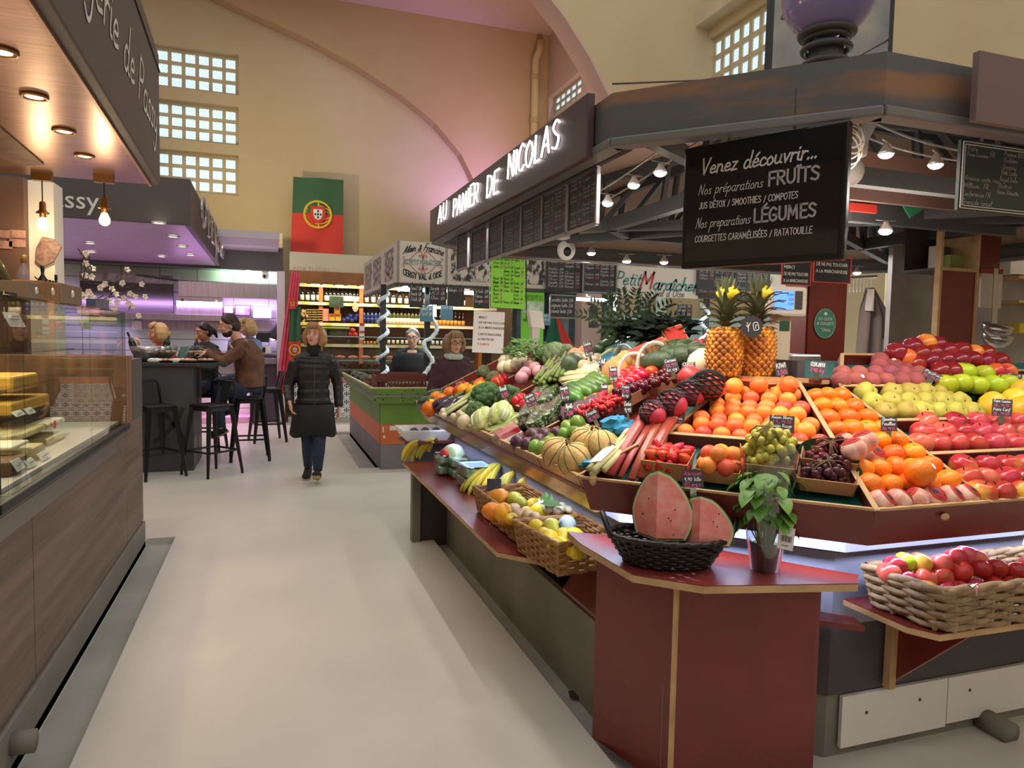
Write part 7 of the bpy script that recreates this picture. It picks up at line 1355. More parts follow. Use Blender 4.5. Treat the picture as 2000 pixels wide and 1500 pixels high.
for i,(x,y,s_)in enumerate(((1276,808,.8),(1314,788,.85),(1349,768,.8),(1386,752,.95),(1362,757,.75))):put(p_d,px('A',x,y,.04),(1.9,-.3,.4*i),s_,'pinkish mango in a black net sleeve, %s from the left'%ORD[i+1],'netted mangoes')
put(fr('pomegranate','pomegranate',F_dr,.055,'quince','eye'),px('A',1350,738,.06),(.5,.3,0),1,'pink pomegranate behind the netted mangoes')
p_av=T('avocado','avocado','avocado');mb=MB();mb.ball((0,0,0),(.05,.05,.075),14,10,fn=lambda q:V((q.x*(1-.2*q.z),q.y*(1-.2*q.z),q.z)));P(mb,'skin',F_avo,p_av,True);mb=MB();mb.lathe([(.007,.072),(.004,.078)],6);P(mb,'stem',M_stem,p_av)
for i,(x,y)in enumerate(((1276,708),(1293,706),(1309,688),(1322,680),(1340,681),(1360,685),(1336,694),(1318,696),(1372,690))):put(p_av,px('A',x,y,.08),(1.3,.2,.5*i),rr(.9,1.1),'dark green avocado in front of the dark plants, %s placed'%ORD[i+1],'avocados')
o=fr('cauliflower','cauliflower',F_oni,.075,'lump');put(o,px('A',1374,713,.05),(0,0,0),1,'white cauliflower in film left of the left pineapple')
for x,y,lab,rot in((1314,664,'small wooden chip basket tilted on the avocados',.3),(1258,700,'wooden chip punnet with red paper lid above the tomatoes',-.2),(1285,690,'wooden chip punnet with green and red paper between punnets',-.3)):
 c=px('A',x,y,.09);n_=V((-.3,-.8,.5))if rot>0 else NRM['A'];t,R_=punnet(c,'A',.11,.09,.06,M_chip,lab,n_,rz=rot,name='chip_basket',cat='basket');mb=MB()
 for k in range(5):mb.box((-.05+k*.022,-.046,0),(-.04+k*.022,-.042,.056),R_)
 P(mb,'slats',M_pap,t);mb=MB();mb.box((-.05,-.04,.056),(.05,.04,.062),R_);P(mb,'paper_lid',MR,t)
pack('mushroom_pack','film pack of yellow mushrooms beside the tilted chip basket','vegetable pack','A',(1262,690),(1290,662),.12,.05,mat('mush_yellow',(226,196,120),(160,120,70),rough=.5,scale=22),.07)
def leaves(name,label,c,n,ext,size,m,pot=None,up=.4):
 t=T(name,label,'plant',c);mb=MB()
 for k in range(n):
  q=V((rr(-1,1),rr(-1,1),rr(0,1)))
  d=(V((q.x,q.y,up+q.z)).normalized());F=MX.Translation(c+V((q.x*ext[0],q.y*ext[1],q.z*ext[2])))@frame(V((rr(-.6,.6),rr(-.9,0),1)),d).to_4x4();s_=size*rr(.7,1.2)
  mb.add([(0,0,0),(s_*.35,s_*.28,s_*.06),(s_,0,-s_*.08),(s_*.35,-s_*.28,s_*.06),(s_*.5,0,-.0)],[(0,3,4),(0,4,1),(4,2,1),(3,2,4)],F)
 P(mb,'leaves',m,t);
 if pot:pot(t)
 return t
M_dkl=mat('leaf_blackish',(52,74,44),(34,50,32),rough=.8,scale=6,spec=.2)
leaves('parsley_pot','pot of curly parsley behind the artichokes',px('A',1031,700,.1),260,(.09,.12,.13),.04,mat('parsley',(100,136,66),(72,108,48),rough=.6,scale=9))
leaves('cress_tray','low green cress below the paper notice',px('A',1003,694,.08),160,(.06,.1,.05),.035,M_leaf)
t=leaves('palm_plant','dark green feathery palm leaves above the wrapped cucumber',px('A',1218,668,.12),10,(.03,.03,.02),.03,M_dkl);mb=MB();c0_=px('A',1224,678,.1)
for k in range(9):
 a=-1.3+2.9*k/8;e=c0_+V((.03*math.sin(k),-.05,0))+V((1,-.0,0))*.34*math.sin(a)*1.0+V((0,0,1))*.3*math.cos(a*.8)
 for i in range(9):
  p=c0_.lerp(e,.25+.09*i)+V((0,0,.05*math.sin(PI*i/9)))
  for sg in(1,-1):d=(e-c0_).normalized()*.6+V((0,sg*.3,.0))+V((math.cos(a)*sg*.8,0,-math.sin(a)*sg*.5));d.normalize();F=MX.Translation(p)@frame(V((0,-1,.3)),d).to_4x4();s_=.08*(1-.06*i);mb.add([(0,0,0),(s_*.4,s_*.17,0),(s_,0,0),(s_*.4,-s_*.17,0)],[(0,1,2,3)],F)
P(mb,'fronds',M_dkl,t)
for i,(x,y)in enumerate(((1246,668),(1272,668),(1298,662))):leaves('dark_plant','clump of very dark upright leaves on the stall ridge, %s of three'%('left','middle','right')[i],px('A',x,y,.09),110,(.11,.12,.1),.09,mat('leaf_nearblack',(36,46,36),(24,32,24),rough=.9,scale=6,spec=.1),None,1.2)
F_pin=mat('pine_skin',(224,150,48),(160,92,36),rough=.5,scale=24,lo=.4,hi=.62);F_pins=mat('pine_spike',(150,110,60),rough=.6);F_pinl=mat('pine_leaf',(110,116,84),(86,92,66),rough=.5,scale=9)
def pineapple():
 t=T('pineapple','pineapple','pineapple');H,R0=.205,.075;mb=MB();sp=MB()
 def rad(z):u=z/H;return R0*(1-.16*abs(2*u-1)**2.5)*(1 if u<.9 else 1-.9*(u-.9)*2.2)
 mb.lathe([(rad(H*i/12)*.97*(.8 if i in(0,)else 1),H*i/12)for i in range(13)],24)
 for L in range(13):
  z=.01+L*.0158;n=14
  for k in range(n):
   a=2*PI*(k+.5*(L%2))/n;r=rad(z);F=MX.Rotation(a,4,'Z')@MX.Translation((r*.97,0,z));mb.ball((0,0,0),(.009,.0155,.0125),7,5,F);sp.tube([F@V((.008,0,-.002)),F@V((.013,0,.006))],[.0035,.0008],4)
 P(mb,'skin',F_pin,t,True);P(sp,'eyes',F_pins,t);mb=MB()
 for L in range(9):
  for k in range(9-L//3):
   a=2*PI*(k+.5*L)/(9-L//3);l=.07+.012*L if L<6 else.13-.015*(L-6);tilt=1.15-.12*L;F=MX.Translation((0,0,H-.01+L*.017))@MX.Rotation(a,4,'Z');vs=[]
   for i in range(6):s_=i/5;ang=tilt*(1-.1*s_)+.5*s_*s_*(L<6);x=.012+l*s_*math.sin(ang);z=l*s_*math.cos(ang);w=.014*(1-s_)**.7+.0006;vs+=[(x,-w,z+.004),(x,0,z),(x,w,z+.004)]
   mb.add(vs,[(3*i+j,3*i+j+1,3*i+4+j,3*i+3+j)for i in range(5)for j in range(2)],F)
 P(mb,'crown',F_pinl,t,True);return t
p_pi=pineapple();zz=1.378
yP=2.62
for x,lab in((1413,'left pineapple on the ledge, with a lemon on its crown'),(1475,'right pineapple on the ledge, with a round black tag')):
 c=at_y(x,735,yP);put(p_pi,(c.x,yP,zz),(0,0,rr(0,2)),1.0 if x<1450 else 1.03,lab)
p_le=fr('lemon','lemon',F_lem,.046,'lemon')
for x,lab in((1421,'lemon balanced on the left pineapple crown'),(1487,'lemon balanced on the right pineapple crown')):c=at_y(x,572,yP);put(p_le,c,(PI/2,.3,.4),1.0,lab)
c=at_y(1468,638,yP-.11);F=MX.Translation(c)@frame(V((-.3,-1,.15)),(1,0,0)).to_4x4();mb=MB();mb.prism([((.047+.004*math.cos(18*a))*math.cos(a),(.047+.004*math.cos(18*a))*math.sin(a),0)for a in[2*PI*k/72 for k in range(72)]],(0,0,.003),F);o=P(mb,'round_tag',M_ink);tag(o,'scalloped round black tag with white drawings on the right pineapple','tag');mb=MB()
for s in([(-.016,-.02),(-.015,0),(-.02,.018)],[(-.015,0),(-.006,.016)],[(-.015,-.006),(-.024,.006)],[(.008,-.016),(.006,.012),(.024,.016),(.028,-.012),(.008,-.016)],[(.016,-.008),(.016,.006),(.022,.004)]):ribbon(mb,crom(s,3),.0025,c+F.to_3x3()@V((0,0,.0045)),F.to_3x3()@V((1,0,0)),F.to_3x3()@V((0,1,0)))
P(mb,'white_drawing',M_stk,o)
def basket(name,label,outline,z0,z1,rows_,r,m,flare=1.12,stake=14,wob=.5,rim=1.4,cat='basket'):
 """woven basket: outline = closed list of (x, y); rows of cane weaving in and out of upright stakes"""
 c=V((sum(p[0]for p in outline)/len(outline),sum(p[1]for p in outline)/len(outline),z0));t=T(name,label,cat,c);n=len(outline)
 per=[0]
 for i in range(n):per.append(per[-1]+(V((*outline[(i+1)%n],0))-V((*outline[i],0))).length)
 def at(s,z,o=0.):
  s=(s%1.)*per[-1]
  for i in range(n):
   if s<=per[i+1]+1e-9:break
  u=(s-per[i])/(per[i+1]-per[i]);a=V((*outline[i],0));b=V((*outline[(i+1)%n],0));p=a.lerp(b,u);f=1/flare+(1-1/flare)*(z-z0)/(z1-z0);q=(p-V((c.x,c.y,0)));d=q.normalized();return V((c.x,c.y,z))+q*f+d*o
 k=stake*4
 for part,lo,hi in(('weave',0,rows_),):
  mb=MB()
  for j in range(rows_):z=z0+r+(z1-z0-2*r)*j/(rows_-1);mb.tube([at(i/k,z+rr(-.1,.1)*r,r*1.1*wob*2*math.sin(i*PI/2+PI*(j%2)+.4))for i in range(k+1)],r,5,False)
  P(mb,part,m,t,True)
 mb=MB()
 for i in range(stake*2):mb.tube([at(i/(stake*2),z0),at(i/(stake*2),z1)],r*1.0,5)
 P(mb,'stakes',m,t);mb=MB()
 for o in(0,.5):mb.tube([at(i/k,z1+r*(.6+.5*math.sin(i*1.2+o*6)),r*.8*math.cos(i*1.2+o*6))for i in range(k+1)],r*rim,6,False)
 P(mb,'rim',m,t,True);mb=MB();mb.add([at(i/24,z0+.004)for i in range(24)],[tuple(range(24))]);P(mb,'bottom',m,t);return t
M_wk=mat('wicker_honey',(186,138,76),(150,104,54),rough=.6,scale=30,lo=.3,hi=.7);M_wkg=mat('wicker_grey',(166,138,104),(132,106,78),rough=.7,scale=26);M_wkb=mat('wicker_black',(44,36,36),(30,26,26),rough=.4,scale=20)
basket('wicker_basket','honey wicker basket of mangoes, lemons and ginger on the low shelf',[(1.09,3.8),(1.09,3.06),(1.4,3.06),(1.4,3.8)],.556,.68,9,.006,M_wk)
basket('wicker_basket','honey wicker basket of lemons jutting past the low shelf end',[(1.055,3.0),(1.1,2.6),(1.4,2.64),(1.4,3.0)],.556,.69,9,.0065,M_wk)
BAN=mat('banana_yellow',(240,208,66),(206,206,82),rough=.45,scale=5,rnd=.05)
def banana_bunch(label,c,n,L,rz,spread=.5,dirx=(-1,0,0)):
 t=T('banana_bunch',label,'bananas',c);d0=V(dirx)
 for i in range(n):
  a=(i-(n-1)/2)/n*spread*2;lay=.02*(i%2);pts=[];F=MX.Rotation(a+rz,4,'Z')
  for k in range(7):s_=k/6;pts.append(c+F.to_3x3()@V((L*math.sin(1.45*s_)*.82,0,.115*math.cos(1.75*s_)+.03+lay-.028*s_)))
  mb=MB();mb.tube(pts,[.008,.013,.0185,.02,.02,.016,.006],7);b=P(mb,'banana',BAN,t,True)
  mb=MB();d=(pts[-1]-pts[-2]).normalized();mb.tube([pts[-1]-d*.004,pts[-1]+d*.006],[.0065,.004],6);P(mb,'tip',M_ink,b)
 mb=MB();mb.ball(c+V((.006,0,.155)),(.018,.016,.02),8,6);P(mb,'crown',M_stem,t,True)
zs=.556
for x,y,n,L,rz,w in((818,864,4,.2,(790,893),'far end of the shelf, left one'),(850,860,4,.18,(818,888),'far end of the shelf, right one'),(984,906,6,.3,(908,962),'behind the blank black tag, ripe'),(1008,924,6,.22,(962,972),'greener, right of the ripe ones'),(1030,936,5,.2,(1000,980),'rightmost, behind the lemons')):c=at_z(x,y,.711);c.z=zs;e=at_z(*rz,.575)-c;banana_bunch('bunch of yellow bananas, '+w,c,n,math.hypot(e.x,e.y)*1.05,math.atan2(e.y,e.x))
M_clam=glassm('clamshell',(236,244,240),1.5,1.5,.06);M_herb=mat('herb_green',(176,194,164),(112,140,96),rough=.5,scale=30)
def clam(x,y,z,sx,sy,h,label,lab=False,rz=0.):
 c=at_z(x,y,zs);c.z=z;t=T('herb_box',label,'box',c);F=MX.Translation(c)@MX.Rotation(rz,4,'Z');mb=MB();e=.9;q=[(-1,-1),(1,-1),(1,1),(-1,1)]
 vs=[F@V((a*sx/2*e,b*sy/2*e,0))for a,b in q]+[F@V((a*sx/2,b*sy/2,h))for a,b in q];mb.add(vs,[(0,3,2,1),(4,5,6,7),(0,1,5,4),(1,2,6,5),(2,3,7,6),(3,0,4,7)]);P(mb,'clear_box',M_clam,t,bev=.008)
 mb=MB();mb.box((-sx*.42,-sy*.42,.006),(sx*.42,sy*.42,h*.8),F);P(mb,'herbs',M_herb,t,bev=.01)
 if lab:mb=MB();mb.box((-sx*.4,-sy*.45,h),(sx*.4,sy*.25,h+.002),F);l=P(mb,'label',mat('label_blue',(176,214,236),rough=.5),t);mb=MB();[mb.box((-sx*.3,-sy*.4+.03*k,h+.002),(sx*.3*(1-.2*(k%2)),-sy*.4+.03*k+.008,h+.003),F)for k in range(5)];P(mb,'print',mat('print_navy',(50,70,120)),l)
for k,h in enumerate((0,.075)):
 w=('lower','upper')[k];clam(925,950,zs+h,.2,.3,.075,'large clear box of herbs on the low shelf, %s one'%w,k==1);clam(868,925,zs+h,.13,.16,.07,'small clear box of herbs near the far bananas, %s one'%w);clam(895,932,zs+h,.13,.16,.072,'middle-sized clear herb box behind the large ones, %s one'%w)
c=at_z(884,905,.62);mb=MB();mb.ball((1.25,c.y,.66),(.09,.12,.1),16,10,fn=lambda q:q*(1+.12*noise.noise(q*3)));t=P(mb,'salad_bag',mat('salad',(170,196,130),(214,226,206),rough=.3,scale=12),None,True);tag(t,'salad bag with red and blue print above the herb boxes','bag');mb=MB();mb.ball((1.17,c.y-.05,.7),(.03,.07,.035),9,6);P(mb,'red_print',MR,t,True)
ct=[]
p_mg=fr('mango','mango',F_man,.05,'lump',sq=1.3);p_l2=fr('lemon','lemon',F_lem,.042,'lemon');p_lg=fr('lemon','lemon',F_lemg,.046,'lemon')
def inb(pr,pts,z,lab):
 for i,(x,y)in enumerate(sorted(pts)):put(pr,at_z(x,y,z),(rr(1.2,1.9),rr(-.4,.4),rr(0,6)),rr(.9,1.1),'%s, %s from the left'%(lab,ORD[i+1]))
inb(p_mg,[(972,974),(964,1000),(986,1004)],.67,'orange mango in the left wicker basket');inb(p_lg,[(1006,976),(1016,984)],.68,'greenish lemon in the left wicker basket');inb(p_l2,[(1040,985),(1052,998),(1028,1002),(1060,984),(1000,1014)],.67,'yellow lemon in the left wicker basket')
inb(p_l2,[(1046,1030),(1073,1050),(1093,1063),(1114,1072),(1122,1046),(1100,1046),(1062,1044),(1082,1066),(1128,1078)],.665,'yellow lemon in the right wicker basket');inb(p_lg,[(1078,1030)],.68,'green-yellow lemon at the back of right basket')
c=at_z(1108,1024,.7);mb=MB();mb.ball(c,(.042,.042,.04),14,9,fn=lambda q:q*(1+.1*noise.noise(q*5)));tag(P(mb,'wrapped_lemon',mat('wrap_blue',(196,216,232),(60,140,190),rough=.5,scale=12,lo=.52,hi=.56),None,True),'lemon wrapped in blue and white paper in the right basket','lemon')
F_gin=fmat('ginger',(206,166,120),(226,196,156),.6,9)
for i,(x,y)in enumerate(((1000,996),(1020,1002),(1042,1008),(1068,992),(1090,992),(1106,994))):
 c=at_z(x,y,.69);mb=MB()
 for k in range(4):mb.ball(c+V((rr(-.035,.035),rr(-.05,.05),rr(-.008,.012))),(.026,.034,.02),8,6)
 tag(P(fuse(mb,.006,2,'ginger'),'ginger_root',F_gin if i<3 else F_oni),'%s in the left wicker basket, %s from the left'%('knobbly ginger root' if i<3 else 'white garlic bulb',ORD[i+1]),'ginger' if i<3 else 'garlic','ginger and garlic')
for i in range(3):a=rr(-1,1);c=at_z(1066+i*6,976+i*5,.72);F=MX.Translation(c)@frame(V((-.4,-.3,1)),(a,1,0)).to_4x4();mb=MB();mb.add([(-.06,0,0),(0,-.028,.012),(.07,0,0),(0,.028,.012)],[(0,1,2,3)],F);tag(P(mb,'lemon_leaf',M_leaf),'dark green lemon leaf at the back of the left basket','leaf','lemon leaves')
a=at_z(818,850,.705);t=T('foam_tray','white foam tray with dark purple beetroot on the end shelf','tray',(1.17,5.62,.7));mb=MB();mb.prism([(1.02,5.48,.702),(1.34,5.48,.702),(1.34,5.76,.702),(1.02,5.76,.702)],(0,0,.012));o=[(.98,5.44),(1.38,5.44),(1.38,5.8),(.98,5.8)];i_=[(1.02,5.48),(1.34,5.48),(1.34,5.76),(1.02,5.76)]
for k in range(4):mb.prism([V((*i_[k],.702)),V((*i_[(k+1)%4],.702)),V((*o[(k+1)%4],.78)),V((*o[k],.78))],(0,0,.012))
P(mb,'foam',M_labw,t)
for i,x in enumerate((1.1,1.19,1.28)):put(p_pf,(x,5.6,.755),rr3(),1,'dark purple fruit in the white foam tray, %s from the left'%ORD[i+1])
cx,cy=1.325,2.145;ox=V((.9,-.42,0)).normalized();oy=V((.42,.9,0)).normalized()
ov=[tuple((V((cx,cy,0))+ox*.205*math.cos(2*PI*k/28)+oy*.125*math.sin(2*PI*k/28))[:2])for k in range(28)]
t=basket('black_basket','black oval wicker basket with looped handles holding watermelon on podium',ov,ZP+.004,ZP+.1,9,.0055,M_wkb,1.42,16,.5,1.6)
for sg,nm in((-1,0),(1,0)):
 mb=MB();e=V((cx,cy,ZP+.098))+ox*.2*sg;mb.tube([e+oy*.05*math.cos(PI*k/10)+V((0,0,.075*math.sin(PI*k/10)))+ox*sg*.03*math.sin(PI*k/10)for k in range(11)],.009,7);P(mb,'handle',M_wkb,t,True)
M_wm=mat('melon_flesh',(246,142,132),(252,186,172),rough=.3,scale=22,lo=.4,hi=.75,coat=.3);M_wr=mat('melon_rind',(226,220,176),(190,206,140),rough=.5,scale=9);M_wg=mat('melon_skin',(44,74,44),(80,116,66),rough=.35,scale=9,sv=(1,1,.2));M_seed=mat('seed',(60,34,28))
def wedge(label,c,yaw,ang,rx,rz_,zb,tilt=0.):
 """piece of a watermelon cut lengthwise: two flat faces meet along the upright axis"""
 t=T('watermelon_piece',label,'watermelon',c);F=MX.Translation(c)@MX.Rotation(yaw,4,'Z')@MX.Rotation(tilt,4,'X');na,nz=10,14
 def pr_(z):return math.sqrt(max(0,1-z*z))*(1-.3*max(0,z))
 def sh(f0,f1,name,m,caps):
  mb=MB();vs=[];fs_=[]
  for i in range(nz+1):
   z=-zb+(1+zb)*i/nz;r=pr_(z)
   for j in range(na+1):a=-ang/2+ang*j/na;vs.append(F@V((r*rx*f1*math.cos(a),r*rx*f1*math.sin(a),z*rz_*f1)))
  for i in range(nz):
   for j in range(na):fs_.append((i*(na+1)+j,i*(na+1)+j+1,(i+1)*(na+1)+j+1,(i+1)*(na+1)+j))
  mb.add(vs,fs_)
  for j in(0,na):
   ed=[vs[i*(na+1)+j]for i in range(nz+1)];k=len(ed);ax=[F@V((math.cos(-ang/2+ang*j/na)*rx*f0*pr_(-zb+(1+zb)*i/nz),math.sin(-ang/2+ang*j/na)*rx*f0*pr_(-zb+(1+zb)*i/nz),(-zb+(1+zb)*i/nz)*rz_*(f0 if f0 else f1)))for i in range(nz+1)]
   mb.add(ed+ax,[(i,i+1,k+i+1,k+i)for i in range(nz)])
  if caps:mb.add([vs[j]for j in range(na+1)]+[F@V((0,0,-zb*rz_*f1))],[tuple(range(na+2))])
  return P(mb,name,m,t)
 sh(0,.9,'flesh',M_wm,True);sh(.9,.97,'white_rind',M_wr,True);sh(.97,1.0,'green_skin',M_wg,True)
 mb=MB()
 for k in range(7):z=rr(-.5,.6);a=ang/2*(1 if k%2 else-1);f=rr(.3,.7)*math.sqrt(1-z*z);mb.ball(F@V((rx*f*math.cos(a),rx*f*math.sin(a),rz_*z)),.003,5,4)
 P(mb,'seeds',M_seed,t)
vy=math.atan2(cy,cx)
wedge('tall quarter of watermelon standing upright in the black basket',V((cx-.07,cy-.04,.93)),vy-.3,2.1,.13,.155,.6,0);wedge('smaller watermelon wedge leaning at the right of the black basket',V((cx+.052,cy-.115,.885)),vy-.25,2.0,.125,.12,.5,0)
c=at_z(1493,1112,ZP+.003);t=T('potted_basil','potted basil in a clear sleeve with barcode card, on the podium','plant',c);F=MX.Translation(c);mb=MB();mb.lathe([(.042,0),(.055,.09),(.058,.09),(.058,.1),(.052,.1),(.05,.085),(.0,.08)],20,F);P(mb,'pot',mat('pot_grey',(96,88,88),rough=.4),t,True)
M_bas=mat('basil_leaf',(122,168,66),(84,130,44),rough=.45,scale=9);lf=MB();stm=MB()
for k in range(150):
 a=rr(0,6.28);h=rr(.16,.345);rad_=rr(.01,.08)*(.7+h*1.5);p=c+V((math.cos(a)*rad_,math.sin(a)*rad_,h));s_=rr(.05,.075);d=V((math.cos(a),math.sin(a),rr(-.25,.45))).normalized();up_=V((math.cos(a)*.5,math.sin(a)*.5,1));G_=frame(up_,d).to_4x4();G_.translation=p;vs=[]
 for i in range(6):u=i/5;w=s_*.36*math.sin(PI*min(1,u*.95+.04))**.8;z=-.35*s_*u*u+.1*s_*u;vs+=[(u*s_,-w,z+w*.35),(u*s_,0,z),(u*s_,w,z+w*.35)]
 lf.add(vs,[(3*i+j,3*i+j+1,3*i+4+j,3*i+3+j)for i in range(5)for j in range(2)],G_)
 if k%3==0:stm.tube([c+V((math.cos(a)*.02,math.sin(a)*.02,.08)),p],.0025,5)
sl_=MB();sl_.lathe([(.0505,.088),(.002,.092)],16,F);P(sl_,'soil',M_stem,t);P(lf,'leaves',M_bas,t,True);P(stm,'stems',M_lime if False else F_lime,t);mb=MB();n=20;k_=[(.048,.0),(.064,.1),(.08,.24),(.098,.41)];vs=[]
for r,z in k_:
 for j in range(n):a=2*PI*j/n;q=r*(1+(.06*math.sin(5*a)if z>.3 else.02*math.sin(7*a)));vs.append(c+V((q*math.cos(a),q*math.sin(a),z+(.04*math.sin(3*a)if z>.3 else 0))))
mb.add(vs,[(i*n+j,i*n+(j+1)%n,(i+1)*n+(j+1)%n,(i+1)*n+j)for i in range(3)for j in range(n)]);P(mb,'clear_sleeve',glassm('cellophane',(230,236,238),5.,1.45,.12),t,True)
vd=V((-.63,-.77,0));p=c+vd*.075+V((.03,-.02,.1));xd=V((.77,-.63,-.12)).normalized();yd=V((.1,0,1)).normalized();mb=MB();mb.prism([p,p+xd*.05,p+xd*.05+yd*.075,p+yd*.075],vd*.001);o=P(mb,'price_card',M_paper,t);mb=MB();u=.01
for k in range(11):mb.prism([p+xd*(u+.003*k)+yd*.026,p+xd*(u+.003*k+(.0018 if k%3 else.0009))+yd*.026,p+xd*(u+.003*k+(.0018 if k%3 else.0009))+yd*.046,p+xd*(u+.003*k)+yd*.046],vd*.002)
for k in(.012,.058,.066):mb.prism([p+xd*.012+yd*k,p+xd*.034+yd*k,p+xd*.034+yd*(k+.002),p+xd*.012+yd*(k+.002)],vd*.002)
P(mb,'barcode',M_ink,o)
basket('wicker_basket','large grey willow basket full of red apples on the right',[(1.97,1.9),(2.0,1.63),(2.75,1.60),(2.75,1.9)],.612,.745,8,.0105,M_wkg,1.1,13,.55,1.2)
AP=[(1737,1118,1),(1797,1100,2),(1770,1136,0),(1807,1130,1),(1838,1128,0),(1837,1101,1),(1875,1115,2),(1913,1112,3),(1944,1110,0),(1887,1086,1),(1904,1090,1),(1807,1152,2),(1843,1153,0),(1872,1156,1),(1910,1152,0),(1946,1146,3),(1979,1146,0),(1984,1117,3),(1866,1090,0),(1748,1106,0),(2010,1130,1),(2015,1100,0)]
for i,(x,y,k)in enumerate(sorted(AP)):put((p_a2,p_as,p_a3,p_a2)[k],at_z(x,y,.7+(1156-y)*.0014),rr3(),.8,'red apple in the big willow basket, %s counted from the left'%(ORD[i+1]),'apples in the willow basket')
put(p_g,at_z(1768,1098,.78),rr3(),.72,'single green apple among red ones in the willow basket')
c=at_z(1896,1160,.76);mb=MB();mb.tube([c+V((-.02,-.01,.03)),c+V((.01,-.01,.035)),c+V((.0,-.02,0)),c+V((.015,-.02,-.03))],.009,4,True,.003);tag(P(mb,'tag_clip',M_chrome),'bright metal tag clip on the rim of the apple basket','clip')
M_tag=mat('slate_tag',(50,46,50),rough=.5)
def ptag(x,y,w,h,base,lines,label,rot=0.,yaw=0.,m=None):
 d=(base-C0);dep=abs(d.dot(_d3*0+V((.324,.944,-.064))));k=dep/FPX;W_,H_=w*k,h*k;vd=V((-d.x,-d.y,.35*d.length)).normalized();vd=(MX.Rotation(yaw,3,'Z')@vd);F=frame(vd,V((0,0,1)).cross(vd))@MX.Rotation(rot,3,'Z');xd,yd,n=F.col[0],F.col[1],F.col[2];o=base-xd*W_/2-yd*H_/2
 t=T('price_tag',label,'price tag',base-yd*H_/2,'slate price tags');mb=MB();mb.prism([o,o+xd*W_,o+xd*W_+yd*H_,o+yd*H_],-n*.003);P(mb,'slate',m or M_tag,t);wh=MB();pk=MB();nl=len(lines)
 for i,s in enumerate(lines):
  pkc=s.startswith('~');s=s.lstrip('~');hand(pk if pkc else wh,s,o+xd*W_*.08+yd*H_*(1-(i+.8)/nl),xd,yd,H_/nl*.36,W_*.82,.24,.1,.06,2,'l',.002)
 if wh.v:P(wh,'chalk_writing',M_labw,t)
 if pk.v:P(pk,'pink_writing',mat('chalk_magenta',(236,96,150),rough=.8),t)
 mb=MB();mb.bar(base-yd*H_*.5,base-yd*(H_*.5+.03)-n*.01,W_*.3,.006,n);P(mb,'clip',M_chrome,t)
for x,y,w,h,pl,hh,ls,lab,ro in((1318,812,38,34,'B',.03,('Cherry','~8,95 kg','Paulownia','~4,95'),'reading Cherry, left of the apricot tray',-.08),(1527,828,46,34,'B',.06,('Raisin Blanc','~11,95','Raisin Rouge','~11,95'),'reading Raisin Blanc and Raisin Rouge, before the apricots',0),(1736,828,28,28,'C',.06,('Clementines','Feuilles','~8,95'),'reading Clementines, at the edge of the quinces',.05),(1526,721,22,26,'B',.02,('KIWI','~1,50'),'tilted, right of the right pineapple',.2),(1957,796,33,34,'C',.08,('Poire Comice','~4,95','Poire Conf','~5,95'),'about pears, before the yellow melons',0),(1980,742,26,25,'C',.06,('Fruit','Granny','4,99'),'beside the bright green apples',0),(1822,734,40,16,'C',.05,('Peches','~5,95'),'lying slanted between peaches and green apples',-.45),(1353,936,40,32,'B',.05,('~Abricot','9,90 kilo','~Esp'),'reading Abricot, between strawberries and small apricots',.08),(1198,730,16,28,'A',.13,('Tomate','~5,95','kg'),'before the yellow squash',.1),(1178,712,9,24,'A',.12,('Ail','~1,9'),'narrow, beside the celery stalks',.1),(1149,681,17,30,'A',.16,('Echalote','~3,95','kg'),'at the back above the brown shallots',.25),(1103,767,18,28,'A',.12,('Courgette','~2,95','kg'),'leaning left of the courgettes',.2),(1036,781,22,26,'A',.1,('Tomates','4,95','~kg'),'over the tomatoes by the bean trays',.45),(1180,760,14,24,'A',.08,('Fraise','~4,95'),'left of the boxed pale strawberries',0),(1222,764,16,26,'A',.1,('Fraise','~5,95','kg'),'right of the boxed pale strawberries',0),(1226,795,16,24,'A',.09,('Cerise','9,95'),'under the front box of cherries',.05),(1157,811,26,22,'A',.09,('Framb','~3,95'),'tilted in front of the raspberries',.5),(1311,713,26,28,'A',.14,('Cerises','~12,95','kg'),'before the avocados, pink writing',.25),(1345,716,26,18,'A',.1,('CERISE','~35,0 kg'),'left of the cauliflower',.1),(1112,800,16,26,'A',.08,('Myrtille','~3,50'),'beside the plum heart labels',.1),(984,765,16,26,'A',.1,('Brocoli','~3,95'),'behind the right broccoli',.3)):ptag(x,y,w,h,px(pl,x,y,hh),ls,'slate price tag '+lab,ro)
ptag(1423,998,34,26,at_z(1423,998,.91),('PASTEQUE','~1,50 kg'),'slate price tag tilted on the black watermelon basket',.6);ptag(1597,719,32,22,at_y(1597,718,2.43),('CLEM.JAFFA','~7,95 kg'),'slate price tag reading CLEM JAFFA under the scale',-.1);ptag(965,947,28,24,at_z(965,947,.72),(),'blank black tag standing before the ripe bananas',0)
c=at_z(1123,1358,-.03);mb=MB();mb.prism([c+V((-.03,-.02,0)),c+V((.04,-.035,0)),c+V((.05,.03,.0)),c+V((-.015,.04,0))],(0,0,.003));tag(P(mb,'fallen_tag',M_tag),'black tag fallen on the floor beside the podium','price tag')
ZB=BZ
for i,(x,lab)in enumerate(((286,'left'),(312,'right'))):
 c=at_y(x,690,8.7);mb=MB();mb.lathe([(.06,0),(.1,.03),(.15,.1),(.175,.17),(.168,.17),(.14,.1),(.05,.03)],24,MX.Translation((c.x,8.72+.1*i,ZB)));tag(P(mb,'steel_bowl',M_steel,None,True),'large steel ice bowl on the bar, %s one'%lab,'bowl')
